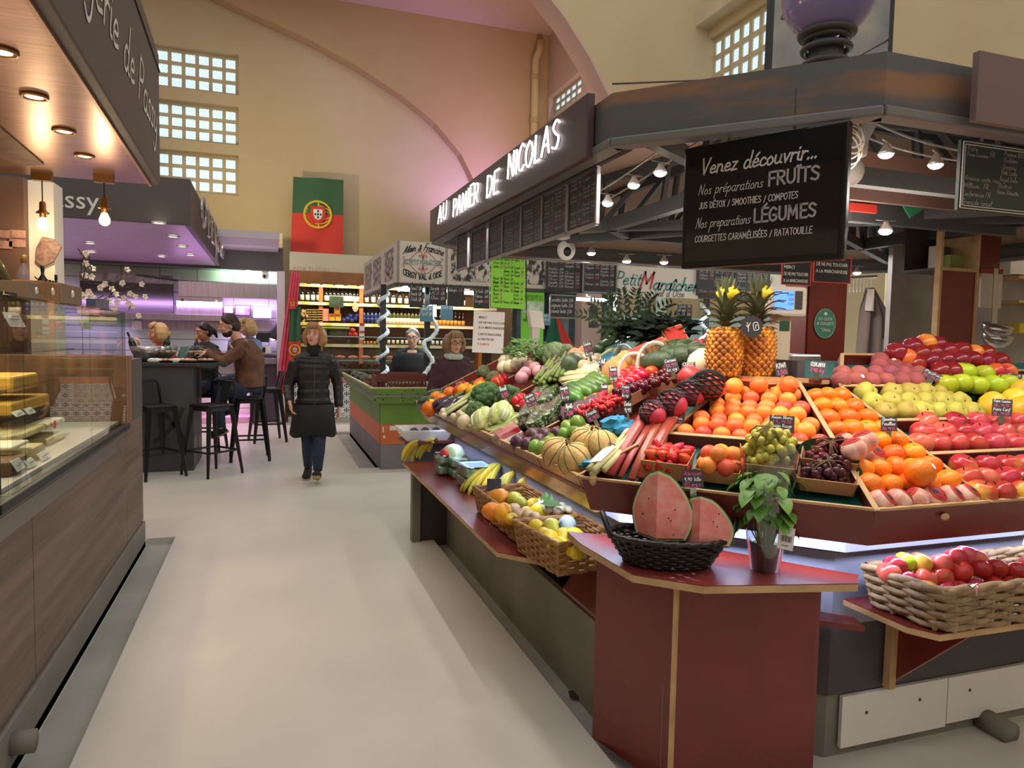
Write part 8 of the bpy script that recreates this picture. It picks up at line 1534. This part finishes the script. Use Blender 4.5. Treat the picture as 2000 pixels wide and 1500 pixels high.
for x,Y,lab in((318,8.85,'dark bottle with yellow cap in the right ice bowl'),(270,8.7,'dark bottle leaning in the left ice bowl'),(384,9.05,'dark bottle before the dark-haired diner')):c=at_y(x,690,Y);put(bottle_proto('wine_bottle',M_bott,M_ink,M_yb if x>300 else M_ink,.3,.036),(c.x,Y,ZB+(.04 if x<330 else 0)),(0,.25 if x==318 else-.35 if x==270 else 0,0),label=lab)
p_gl=T('wine_glass','glass','glass');mb=MB();mb.lathe([(.032,0),(.004,.006),(.004,.08),(.03,.11),(.036,.15),(.03,.19),(.028,.19),(.033,.15),(.0,.1)],14);P(mb,'bowl_and_stem',glassm('drink_glass',(236,240,240),1.6),p_gl,True);mb=MB();mb.lathe([(.0,.1),(.027,.112),(.03,.13),(.0,.13)],12);P(mb,'wine',mat('wine_pale',(226,206,150),rough=.2),p_gl,True)
for i,x in enumerate((330,340,374,384,392)):c=at_y(x,690,8.7);put(p_gl,(c.x,8.62+.06*(i%2),ZB),label='stemmed glass on the bar, %s from the left'%ORD[i+1],group='glasses on the bar')
p_dp=T('oyster_plate','plate','plate');mb=MB();mb.lathe([(.06,0),(.12,.012),(.13,.022),(.125,.022),(.06,.008)],20);P(mb,'dish',M_ink,p_dp,True);mb=MB()
for k in range(7):a=2*PI*k/7;mb.ball((.06*math.cos(a),.06*math.sin(a),.03),(.03,.022,.014),7,5)
P(mb,'food',mat('food_orange',(206,140,90),(230,200,170),rough=.5,scale=30),p_dp,True)
for i,x in enumerate((326,356,368,400)):c=at_y(x,692,8.6);put(p_dp,(c.x,8.58+.12*(i%2),ZB),label='dark plate of seafood on the bar, %s from the left'%ORD[i+1],group='plates on the bar')
c=at_y(352,668,8.85);mb=MB();mb.prism([(c.x-.05,8.85,ZB),(c.x+.03,8.85,ZB),(c.x+.08,8.9,ZB+.17),(c.x,8.9,ZB+.17)],(0,.01,0));tag(P(mb,'menu_stand',mat('menu_green',(70,110,100),rough=.4)),'small dark green menu stand leaning on the bar','menu')
for i,x in enumerate((297,306,343)):c=at_y(x,698,8.5);mb=MB();mb.ball((c.x,8.5,ZB+.025),(.05,.035,.025),10,6,fn=lambda q:q*(1+.3*noise.noise(q*4)));tag(P(mb,'napkin',M_labw if i<2 else M_paper),'crumpled napkin on the bar edge, %s from the left'%ORD[i+1],'napkin','napkins')
SK=mat('skin_fair',(226,170,146),rough=.55,sss=.0);SKD=mat('skin_tan',(196,140,112),rough=.55)
M_lip2=mat('lips',(190,96,92),rough=.5);M_eye=mat('eye_white',(236,232,226),rough=.3);M_iris=mat('eye_dark',(52,44,40),rough=.2)
M_jk=mat('down_jacket',(34,33,36),(26,26,28),rough=.45,scale=20);M_jean=mat('denim',(46,58,80),(36,46,66),rough=.8,scale=40);M_blk=mat('black_cloth',(28,28,30),rough=.8)
def headpts(hc,yaw,pitch,roll,k):
 R_=(MX.Rotation(yaw,3,'Z')@MX.Rotation(pitch,3,'X')@MX.Rotation(roll,3,'Y')).to_4x4();R_.translation=hc;return R_@MX.Scale(k,4)
def add_head(mb,H):
 """x = her left, -y = where the face looks"""
 mb.ball((0,.008,.02),(.074,.092,.098),20,14,H);mb.ball((0,-.022,-.045),(.058,.062,.062),16,10,H);mb.ball((0,-.052,-.088),(.026,.022,.02),10,8,H)
 mb.tube([H@V(q)for q in((0,-.084,.022),(0,-.097,-.004),(0,-.107,-.022))],[.008,.0105,.014],8);mb.ball((0,-.09,-.03),(.018,.014,.009),8,6,H)
 for s in(-1,1):mb.ball((s*.076,.012,-.004),(.011,.02,.032),8,8,H);mb.ball((s*.036,-.066,-.022),(.026,.02,.024),8,6,H);mb.ball((s*.03,-.08,.037),(.027,.011,.008),8,6,H)
 mb.ball((0,-.083,-.056),(.022,.011,.01),8,6,H)
def face_parts(t,H,brow,glasses=False):
 for s in(-1,1):
  mb=MB();mb.ball((s*.031,-.079,.013),(.014,.009,.0075),10,8,H);e=P(mb,'eye',M_eye,t,True);mb=MB();mb.ball((s*.031,-.0865,.013),(.0065,.003,.0068),8,6,H);P(mb,'iris',M_iris,e,True)
  mb=MB();mb.tube([H@V((s*.012,-.094,.035)),H@V((s*.03,-.094,.041)),H@V((s*.05,-.08,.034))],[.004,.0045,.0025],6);P(mb,'eyebrow',brow,t,True)
 mb=MB();mb.tube([H@V((-.024,-.083,-.056)),H@V((0,-.096,-.0535)),H@V((.024,-.083,-.056))],[.003,.0075,.003],7);P(mb,'mouth',M_lip2,t,True)
 if glasses:
  mb=MB()
  for s in(-1,1):mb.tube([H@V((s*.033+.026*math.cos(a),-.102,.01+.02*math.sin(a)))for a in[2*PI*k/14 for k in range(15)]],.003,5);mb.tube([H@V((s*.059,-.1,.014)),H@V((s*.076,.0,.01))],.003,5)
  mb.tube([H@V((-.008,-.104,.013)),H@V((.008,-.104,.013))],.003,5);P(mb,'glasses',M_ink,t)
def hair_mesh(t,H,m,style):
 mb=MB();mb.ball((0,.022,.04)if style=='bob' else(0,.018,.044),(.083,.092,.092)if style=='bob' else(.08,.092,.084),18,12,H);mb.ball((0,.05,-.01),(.078,.07,.08),14,10,H)
 if style in('bob','long'):
  L=-.1 if style=='bob' else-.14
  for s in(-1,1):
   for y in(-.02,.01,.045,.075):mb.tube([H@V((s*.06,y*.8,.08)),H@V((s*.088,y-.01,.01)),H@V((s*.088,y,-.05)),H@V((s*.07,y+.0,L))],[.026,.03,.032,.018],8)
  for x in(-.05,-.02,.015,.045):mb.tube([H@V((x*.6-.01,-.02,.125)),H@V((x,-.075,.1)),H@V((x*1.15+.006,-.094,.062))],[.024,.02,.009],7)
  mb.ball((0,.06,-.06),(.075,.05,.06),12,8,H)
 if style=='bun':
  for s in(-1,1):mb.tube([H@V((s*.05,-.035,.09)),H@V((s*.08,0,.03)),H@V((s*.06,.07,.0))],[.018,.02,.02],7)
  mb.tube([H@V((0,.1,.03)),H@V((.02,.14,-.03)),H@V((.03,.15,-.12))],[.035,.034,.012],8)
 if style=='short':
  for s in(-1,1):mb.tube([H@V((s*.06,-.055,.085)),H@V((s*.08,-.02,.05)),H@V((s*.08,.03,.0)),H@V((s*.06,.06,-.05))],[.014,.015,.014,.014],7)
  mb.tube([H@V((-.05,-.04,.095)),H@V((0,-.045,.112)),H@V((.05,-.04,.095))],[.01,.012,.01],8)
 P(fuse(mb,.008*H.to_scale().x,3,'hair'),'hair',m,t)
def hand_to(mb,w,d,side,k=1.,curl=.5,palm=None):
 """palm and five fingers growing from wrist w along d"""
 d=d.normalized();n=(palm or V((side,0,0)));n=(n-d*n.dot(d)).normalized();s=d.cross(n).normalized();mb.tube([w-d*.02,w+d*.03*k,w+d*.075*k,w+d*.09*k],[.024*k,.032*k,.036*k,.03*k],8,True,[.02*k,.016*k,.015*k,.012*k],n)
 for i,L in enumerate((.062,.075,.07,.054)):
  b=w+d*.085*k+s*(.026-.0175*i)*k;p1=b+(d*math.cos(curl*.4)+n*math.sin(curl*.4))*L*.42*k;p2=p1+(d*math.cos(curl*1.1)+n*math.sin(curl*1.1))*L*.33*k;p3=p2+(d*math.cos(curl*1.7)+n*math.sin(curl*1.7))*L*.27*k;mb.tube([b-d*.02*k,b,p1,p2,p3],[.009*k,.0088*k,.0082*k,.0075*k,.0055*k],7)
 b=w+d*.03*k+s*.026*k;p1=b+(d*.6+s*.6+n*.25).normalized()*.042*k;p2=p1+(d*.85+s*.2+n*.35).normalized()*.034*k;mb.tube([b-s*.012*k,b,p1,p2],[.012*k,.0115*k,.0095*k,.006*k],7)
def person(label,J,hc,yaw,pitch,roll,k,skin,hairm,style,top,bottom,glasses=False,vox=.009,quilt=0,legs=True,shoe=None,girth=1.,collar=None,hands=True,brow=None,groups=None):
 t=T('person',label,'person',(J['hip'].x,J['hip'].y,0.));H=headpts(hc,yaw,pitch,roll,k);g=girth
 fx=V((math.cos(yaw),math.sin(yaw),0));fy=V((-math.sin(yaw),math.cos(yaw),0))if 'fy' not in J else J['fy']
 mb=MB();add_head(mb,H);nk=J['neck'];mb.tube([nk-V((0,0,.04)),nk,H@V((0,.02,-.05))],[.07*k,.055*k,.05*k],12)
 ch,hp=J['chest'],J['hip'];sl,sr=J['sl'],J['sr'];ax=(sl-sr).normalized();fw=ax.cross(V((0,0,1))).normalized()
 tor=[(hp,.155,.105),(hp.lerp(ch,.5),.13,.095),(ch,.155,.105),(ch.lerp(nk,.6),.14,.085),(nk,.07,.06)]
 mb.tube([q[0]for q in tor],[q[1]*k*g for q in tor],16,True,[q[2]*k*g for q in tor],fw)
 for s in 'lr':
  mb.tube([J['s'+s],J['e'+s],J['w'+s]],[.044*k,.034*k,.024*k],10)
  if hands:hand_to(mb,J['w'+s],J.get('d'+s,J['w'+s]-J['e'+s]),1 if s=='l' else-1,k*1.0,J.get('c'+s,.5),J.get('p'+s))
  if legs:mb.tube([J['h'+s],J['k'+s],J['a'+s]],[.075*k,.052*k,.035*k],10)
 P(fuse(mb,vox*.72,3,'body'),'body',skin,t);face_parts(t,H,brow or hairm,glasses);hair_mesh(t,H,hairm,style)
 mb=MB();n=22;pts=[];ra=[];rb=[]
 for i in range(n+1):
  u=i/n*(len(tor)-1.45);a=int(u);f=u-a;q=tor[a][0].lerp(tor[a+1][0],f);w=tor[a][1]*(1-f)+tor[a+1][1]*f;d_=tor[a][2]*(1-f)+tor[a+1][2]*f;qq=quilt*(.5-abs(math.sin(i/n*PI*7)))if quilt else 0;pts.append(q);ra.append((w+.03-qq)*k*g);rb.append((d_+.035-qq)*k*g)
 pts[0]=pts[0]-V((0,0,J.get('drop',.06)));mb.tube(pts,ra,20,True,rb,fw);mb.tube([J['sl']+V((0,0,.0)),nk-V((0,0,.03)),J['sr']],[.065*k*g,.08*k,.065*k*g],10)
 for s in 'lr':
  L1,L2,L3=J['s'+s],J['e'+s],J['w'+s];ps=[L1 .lerp(L2,i/6)for i in range(6)]+[L2 .lerp(L3,i/6)for i in range(7)];mb.tube(ps,[(.063-.022*i/12+(quilt*.5*abs(math.sin(i*PI/2+.4))if quilt else 0))*k*(g**.5)for i in range(13)],12)
 P(fuse(mb,vox,3 if quilt else 5,'top'),'jacket',top,t)
 if collar:mb=MB();mb.tube([nk+V((0,0,-.03)),nk+V((0,0,.035)),H@V((0,.012,-.075))],[.085*k,.074*k,.066*k],16);P(mb,collar[0],collar[1],t,True)
 if legs:
  mb=MB();mb.tube([hp+V((0,0,.05)),hp-V((0,0,.08))],[.16*k*g,.15*k*g],14,True,[.12*k*g,.12*k*g],fw)
  for s in 'lr':a,b,c=J['h'+s],J['k'+s],J['a'+s];mb.tube([a,a.lerp(b,.5),b,b.lerp(c,.35),c+(b-c).normalized()*.02],[.098*k*g,.084*k,.063*k,.062*k,.047*k],12)
  P(fuse(mb,vox,5,'trousers'),'trousers',bottom,t)
  for s in 'lr':
   a,to=J['a'+s],J['t'+s];d=(to-a).normalized();u=(V((0,0,1))-d*d.z).normalized();mb=MB();mb.tube([a-d*.05-u*.02,a-u*.025,a.lerp(to,.5)-u*.03,to-u*.02,to+d*.02-u*.02],[.03*k,.042*k,.044*k,.045*k,.02*k],12,True,[.03*k,.055*k,.036*k,.028*k,.014*k],u);sh_=P(mb,'shoe',shoe or M_blk,t,True)
   mb=MB();mb.tube([a-d*.06-u*.06,a.lerp(to,.5)-u*.062,to+d*.015-u*.044],[.032*k,.043*k,.036*k],10,True,.012,u);P(mb,'sole',mat('sole_tan',(176,148,110),rough=.7),sh_,True)
 return t,H
def q(x,y,Y):return at_y(x,y,Y)
Yw=7.62;hc=q(614,656,Yw-.03)
J=dict(hip=q(612,792,Yw),chest=q(612,722,Yw),neck=q(613,689,Yw+.0),sl=q(648,704,Yw),sr=q(577,706,Yw),el=q(660,752,Yw+.06),er=q(563,755,Yw+.02),wl=q(662,795,Yw+.0),wr=q(566,785,Yw-.16),hl=q(624,800,Yw),hr=q(598,800,Yw),kl=q(624,862,Yw-.14),kr=q(601,862,Yw-.02),al=q(620,916,Yw-.12),ar=q(602,914,Yw+.22),tl=q(618,924,Yw-.34),tr=q(598,928,Yw+.02),dl=V((-.05,-.08,-1)),dr=V((.15,-.35,-.9)),cl=.7,cr=.7,pl=V((-1,-.2,0)),pr=V((1,-.2,0)),drop=.0)
J['al'].z=.1;J['tl'].z=.15;J['ar'].z=.1;J['tr'].z=.055
M_hb=mat('hair_auburn',(178,128,84),(146,98,62),rough=.5,scale=16,sv=(1,1,.2))
t,H=person('woman in black quilted jacket and jeans walking down the aisle',J,hc,-.35,-.12,.06,1.0,SK,M_hb,'bob',M_jk,M_jean,False,.008,.016,shoe=M_blk,collar=('turtleneck',M_blk),girth=.96)
mb=MB();hp=J['hip'];n=28
for kk,(z,rx,ry)in enumerate(()):pass
vs=[];L=[(hp+V((0,0,.02)),.2,.15),(hp+V((0,0,-.12)),.205,.17),(hp+V((0,-.02,-.3)),.225,.19)]
for c_,rx,ry in L:
 for j in range(n):a=2*PI*j/n;w=1+.05*math.sin(a*5)*(c_ is L[2][0]);vs.append(c_+V((rx*w*math.cos(a),ry*w*math.sin(a),.02*math.sin(a*3)*(c_ is L[2][0]))))
mb.add(vs,[(i*n+j,i*n+(j+1)%n,(i+1)*n+(j+1)%n,(i+1)*n+j)for i in range(2)for j in range(n)]);o=P(mb,'coat_skirt',M_blk,t,True);so=o.modifiers.new('s','SOLIDIFY');so.thickness=.01
mb=MB();c_=J['chest'];mb.tube([J['neck']+V((0.0,-.1,-.06)),c_+V((0,-.148,-.03)),J['hip']+V((0,-.148,-.02))],.005,6);P(mb,'zip',M_dgrey,t)
Ym=9.05;hc=q(447,636,Ym)
J=dict(hip=q(489,752,Ym),chest=q(487,700,Ym),neck=q(468,668,Ym),sl=q(476,680,Ym-.2),sr=q(484,676,Ym+.2),el=q(436,708,Ym-.26),er=q(440,700,Ym+.2),wl=q(404,690,Ym-.14),wr=q(402,686,Ym+.12),hl=q(482,762,Ym-.1),hr=q(482,760,Ym+.1),kl=q(424,760,Ym-.12),kr=q(420,752,Ym+.14),al=q(432,838,Ym-.1),ar=q(430,836,Ym+.12),tl=q(412,848,Ym-.1),tr=q(412,846,Ym+.12),dl=V((-1,.25,.1)),dr=V((-1,-.2,.1)),cl=1.1,cr=1.1,pl=V((0,.6,-.8)),pr=V((0,-.6,-.8)),drop=.02)
M_hd=mat('hair_darkbrown',(64,46,36),(44,32,26),rough=.6,scale=20);M_sued=mat('suede_brown',(112,76,54),(92,60,42),rough=.85,scale=12)
t,H=person('man in brown jacket and jeans seated on a stool, eating at the bar',J,hc,-1.45,.22,0,1.12,SK,M_hd,'short',M_sued,M_jean,False,.011,0,girth=1.12)
mb=MB();mb.ball((0,-.035,-.075),(.052,.05,.045),12,8,H);mb.ball((0,-.01,-.07),(.062,.05,.04),12,8,H);P(mb,'beard',M_hd,t,True)
def bust(label,x,y,Y,k,yaw,pitch,skin,hairm,style,top,arms,glasses=False,collar=None,girth=1.):
 hc=q(x,y,Y);z=hc.z;c=V((hc.x,Y+.03,0));R_=MX.Rotation(yaw*.6,3,'Z')
 def b(u,v,w):return V((c.x,c.y,z))+R_@V((u*k,v*k,w*k))
 J=dict(hip=b(0,.05,-.68),chest=b(0,.03,-.38),neck=b(0,.03,-.15),sl=b(.17,.03,-.235),sr=b(-.17,.03,-.235),hl=b(.09,0,-.7),hr=b(-.09,0,-.7),kl=b(.12,-.4,-.72),kr=b(-.12,-.4,-.72),al=b(.1,-.36,-1.05),ar=b(-.1,-.36,-1.05),tl=b(.1,-.5,-1.09),tr=b(-.1,-.5,-1.09))
 (J['el'],J['wl']),(J['er'],J['wr'])=[tuple(b(*p)for p in a)for a in arms[:2]];J['cl']=J['cr']=1.0
 if not girth:girth=1
 stand=arms[2]if len(arms)>2 else False
 if stand:
  for s,sg in(('l',1),('r',-1)):J['h'+s]=b(sg*.09,.04,-.72);J['k'+s]=b(sg*.1,.03,-1.1);J['a'+s]=V((b(sg*.1,.04,0).x,b(sg*.1,.05,0).y,.08));J['t'+s]=J['a'+s]+R_@V((0,-.15,-.04))
 return person(label,J,hc,yaw,pitch,0,k,skin,hairm,style,top,M_jean,glasses,.012,0,True,None,girth,collar)
M_bl=mat('hair_blonde',(206,170,116),(180,142,92),rough=.5,scale=18,sv=(1,1,.2));M_bk=mat('hair_black',(36,30,30),(26,22,22),rough=.4,scale=18);M_gyh=mat('hair_grey',(168,158,148),(140,130,122),rough=.6,scale=18)
eat=(((.2,-.12,-.45),(.1,-.3,-.3)),((-.2,-.14,-.45),(-.04,-.24,-.16)))
rest=(((.22,-.1,-.47),(.08,-.3,-.45)),((-.22,-.1,-.47),(-.08,-.3,-.45)))
down=(((.24,.0,-.5),(.22,-.22,-.62)),((-.24,.0,-.5),(-.22,-.22,-.62)),True)
bust('blonde woman in a red jacket raising a fork behind the bar',309,652,9.62,1.06,-1.2,.05,SK,M_bl,'bob',mat('jacket_red',(216,58,48),rough=.6),eat)
bust('dark-haired woman in dark green top looking down at the bar',397,648,9.95,1.0,-1.0,.25,SKD,M_bk,'bun',mat('top_darkgreen',(52,58,54),rough=.8),rest)
bust('diner mostly hidden behind the man in the brown jacket',484,640,9.75,.95,-1.3,.1,SK,M_bl,'bob',mat('top_blue',(120,140,176),rough=.8),eat)
sc_=mat('scarf_pale',(206,210,196),(176,182,168),rough=.9,scale=30)
t,H=bust('woman in plum fleece, glasses and pale scarf behind the vegetables',888,670,7.25,.98,.1,.1,SK,mat('hair_lightbrown',(158,124,86),(128,98,68),rough=.6,scale=18,sv=(1,1,.2)),'bob',mat('fleece_plum',(78,46,58),(66,38,50),rough=.9,scale=16),down,True,('scarf',sc_),1.22)
mb=MB();nk=H@V((0,.02,-.15));mb.ring((nk.x,nk.y,nk.z),.07,.036,20,8);P(mb,'scarf_roll',sc_,t,True)
t,H=bust('grey-haired man with glasses and black coat behind the crates',806,660,8.75,.98,-.35,.1,SK,M_gyh,'short',M_blk,down,True,None,1.35)
W=bpy.data.worlds.new('world');S.world=W;W.use_nodes=True
bg=W.node_tree.nodes['Background'];bg.inputs[0].default_value=(1.0,.97,.94,1);bg.inputs[1].default_value=1.0
def area(name,loc,rot,sx,sy,pw,col=(1,1,1),spread=PI):
 l=bpy.data.lights.new(name,'AREA');l.shape='RECTANGLE';l.size=sx;l.size_y=sy;l.energy=pw;l.color=col;l.spread=spread
 o=bpy.data.objects.new(name,l);COL.objects.link(o);o.location=loc;o.rotation_euler=rot;return o
def point(name,loc,pw,col=(1,.8,.55),r=.03):
 l=bpy.data.lights.new(name,'POINT');l.energy=pw;l.color=col;l.shadow_soft_size=r
 o=bpy.data.objects.new(name,l);COL.objects.link(o);o.location=loc;return o
def spot(name,loc,to,pw,col=(1,.9,.75),ang=70,r=.03,blend=.6):
 l=bpy.data.lights.new(name,'SPOT');l.energy=pw;l.color=col;l.shadow_soft_size=r;l.spot_size=math.radians(ang);l.spot_blend=blend
 o=bpy.data.objects.new(name,l);COL.objects.link(o);o.location=loc
 o.rotation_euler=(V(to)-V(loc)).to_track_quat('-Z','Y').to_euler();return o
S.view_settings.view_transform='Standard';S.view_settings.look='None';S.view_settings.gamma=1;S.view_settings.use_curve_mapping=False
S.view_settings.exposure=0.0
for c in SP:spot('spot_light',c+V((0,0,-.04)),c+V((.12,.1,-1)),12,(1,.9,.74),110,.03,.8)
W_=(1,.93,.84)
area('led_strip_aisle',(1.24,3.6,2.17),(0,-.35,0),.05,2.6,20,W_);area('led_strip_corner',(1.5,2.0,2.17),(.35,0,-PI/4),.8,.05,6,W_);area('led_strip_front',(2.9,1.95,2.17),(.1,0,0),2.2,.05,11,W_)
area('canopy_fill',(3.2,4.4,2.2),(0,0,0),2.4,.1,40,W_);area('canopy_fill_up',(2.6,3.0,2.1),(PI,0,0),1.2,1.2,14,(1,.85,.72))  # unseen fill areas added to brighten the goods and roof under the canopy
area('tray_tube_aisle',(1.26,3.9,.87),(0,-.25,0),.03,3.0,6,(.72,.78,1));area('tray_tube_corner',(1.55,2.15,.87),(.2,0,-PI/4),.9,.03,4.5,(.72,.78,1));area('tray_tube_front',(2.8,1.82,.87),(.25,0,0),1.8,.03,6,(.72,.78,1))
for c in DL[:4]:spot('down_light',c+V((0,0,-.03)),c+V((0,0,-1)),22,(1,.82,.6),100,.04,.9)
for c in DL[4:6]:point('bulb_light',c+V((0,0,-.06)),7,(1,.72,.42))
for c in DL[6:]:spot('down_light',c+V((0,0,-.03)),c+V((0,0,-1)),15,(1,.86,.78),110,.05,.9)
area('soffit_glow',(-1.4,4.2,1.9),(PI,0,0),.5,1.8,5,(1,.72,.5))
area('case_lamp',(-1.2,4.0,1.6),(0,.25,0),.08,2.0,14,(1,.78,.5))
area('kitchen_violet',(-1.4,12.9,2.0),(.75,0,0),3.2,.1,46,(.72,.42,1));area('kitchen_green',(-1.6,13.0,zk-.05),(1.1,0,0),3.4,.06,60,(.7,1,.72));area('kitchen_white',(-1.6,11.9,zk-.03),(.4,0,0),3.4,.3,26,(1,.9,.95));area('kitchen_floor',(-.4,13.0,.6),(0,0,0),1.0,.3,10,(1,.45,.8));area('bar_rose',(-2,10.5,z2-.03),(0,0,0),2.4,3.0,26,(1,.78,.84))
area('soffit_violet',(-2.0,11.5,1.3),(PI,0,0),1.6,1.6,4,(.85,.5,1))
area('grocery_lamp',(2.2,12.9,2.42),(.35,0,0),3.2,.1,34,(1,.84,.6));area('counter_lamp',(2.0,12.75,1.36),(.2,0,0),3.0,.05,10,(1,.92,.8))
area('far_tubes',(3.6,9.0,2.06),(0,0,0),4.4,1.2,60,(.86,1,1));area('far_front_tube',(3.6,8.0,2.02),(-.1,0,0),4.6,.06,20,(.9,1,1))
spot('violet_uplight',(4.3,12.9,3.6),(3.4,14.3,5.2),260,(.62,.36,1),95,.1,1.0);spot('wall_uplight',(-.6,11.5,3.2),(.2,14.3,4.2),120,(1,.82,.45),90,.1,1.0);spot('ochre_uplight',(5.0,11.2,4.4),(4.4,14,7.0),90,(1,.62,.38),80,.1,1.0)
area('door_daylight',(7.9,6.8,1.6),(0,PI/2,0),1.8,1.0,60,(.85,.95,1))
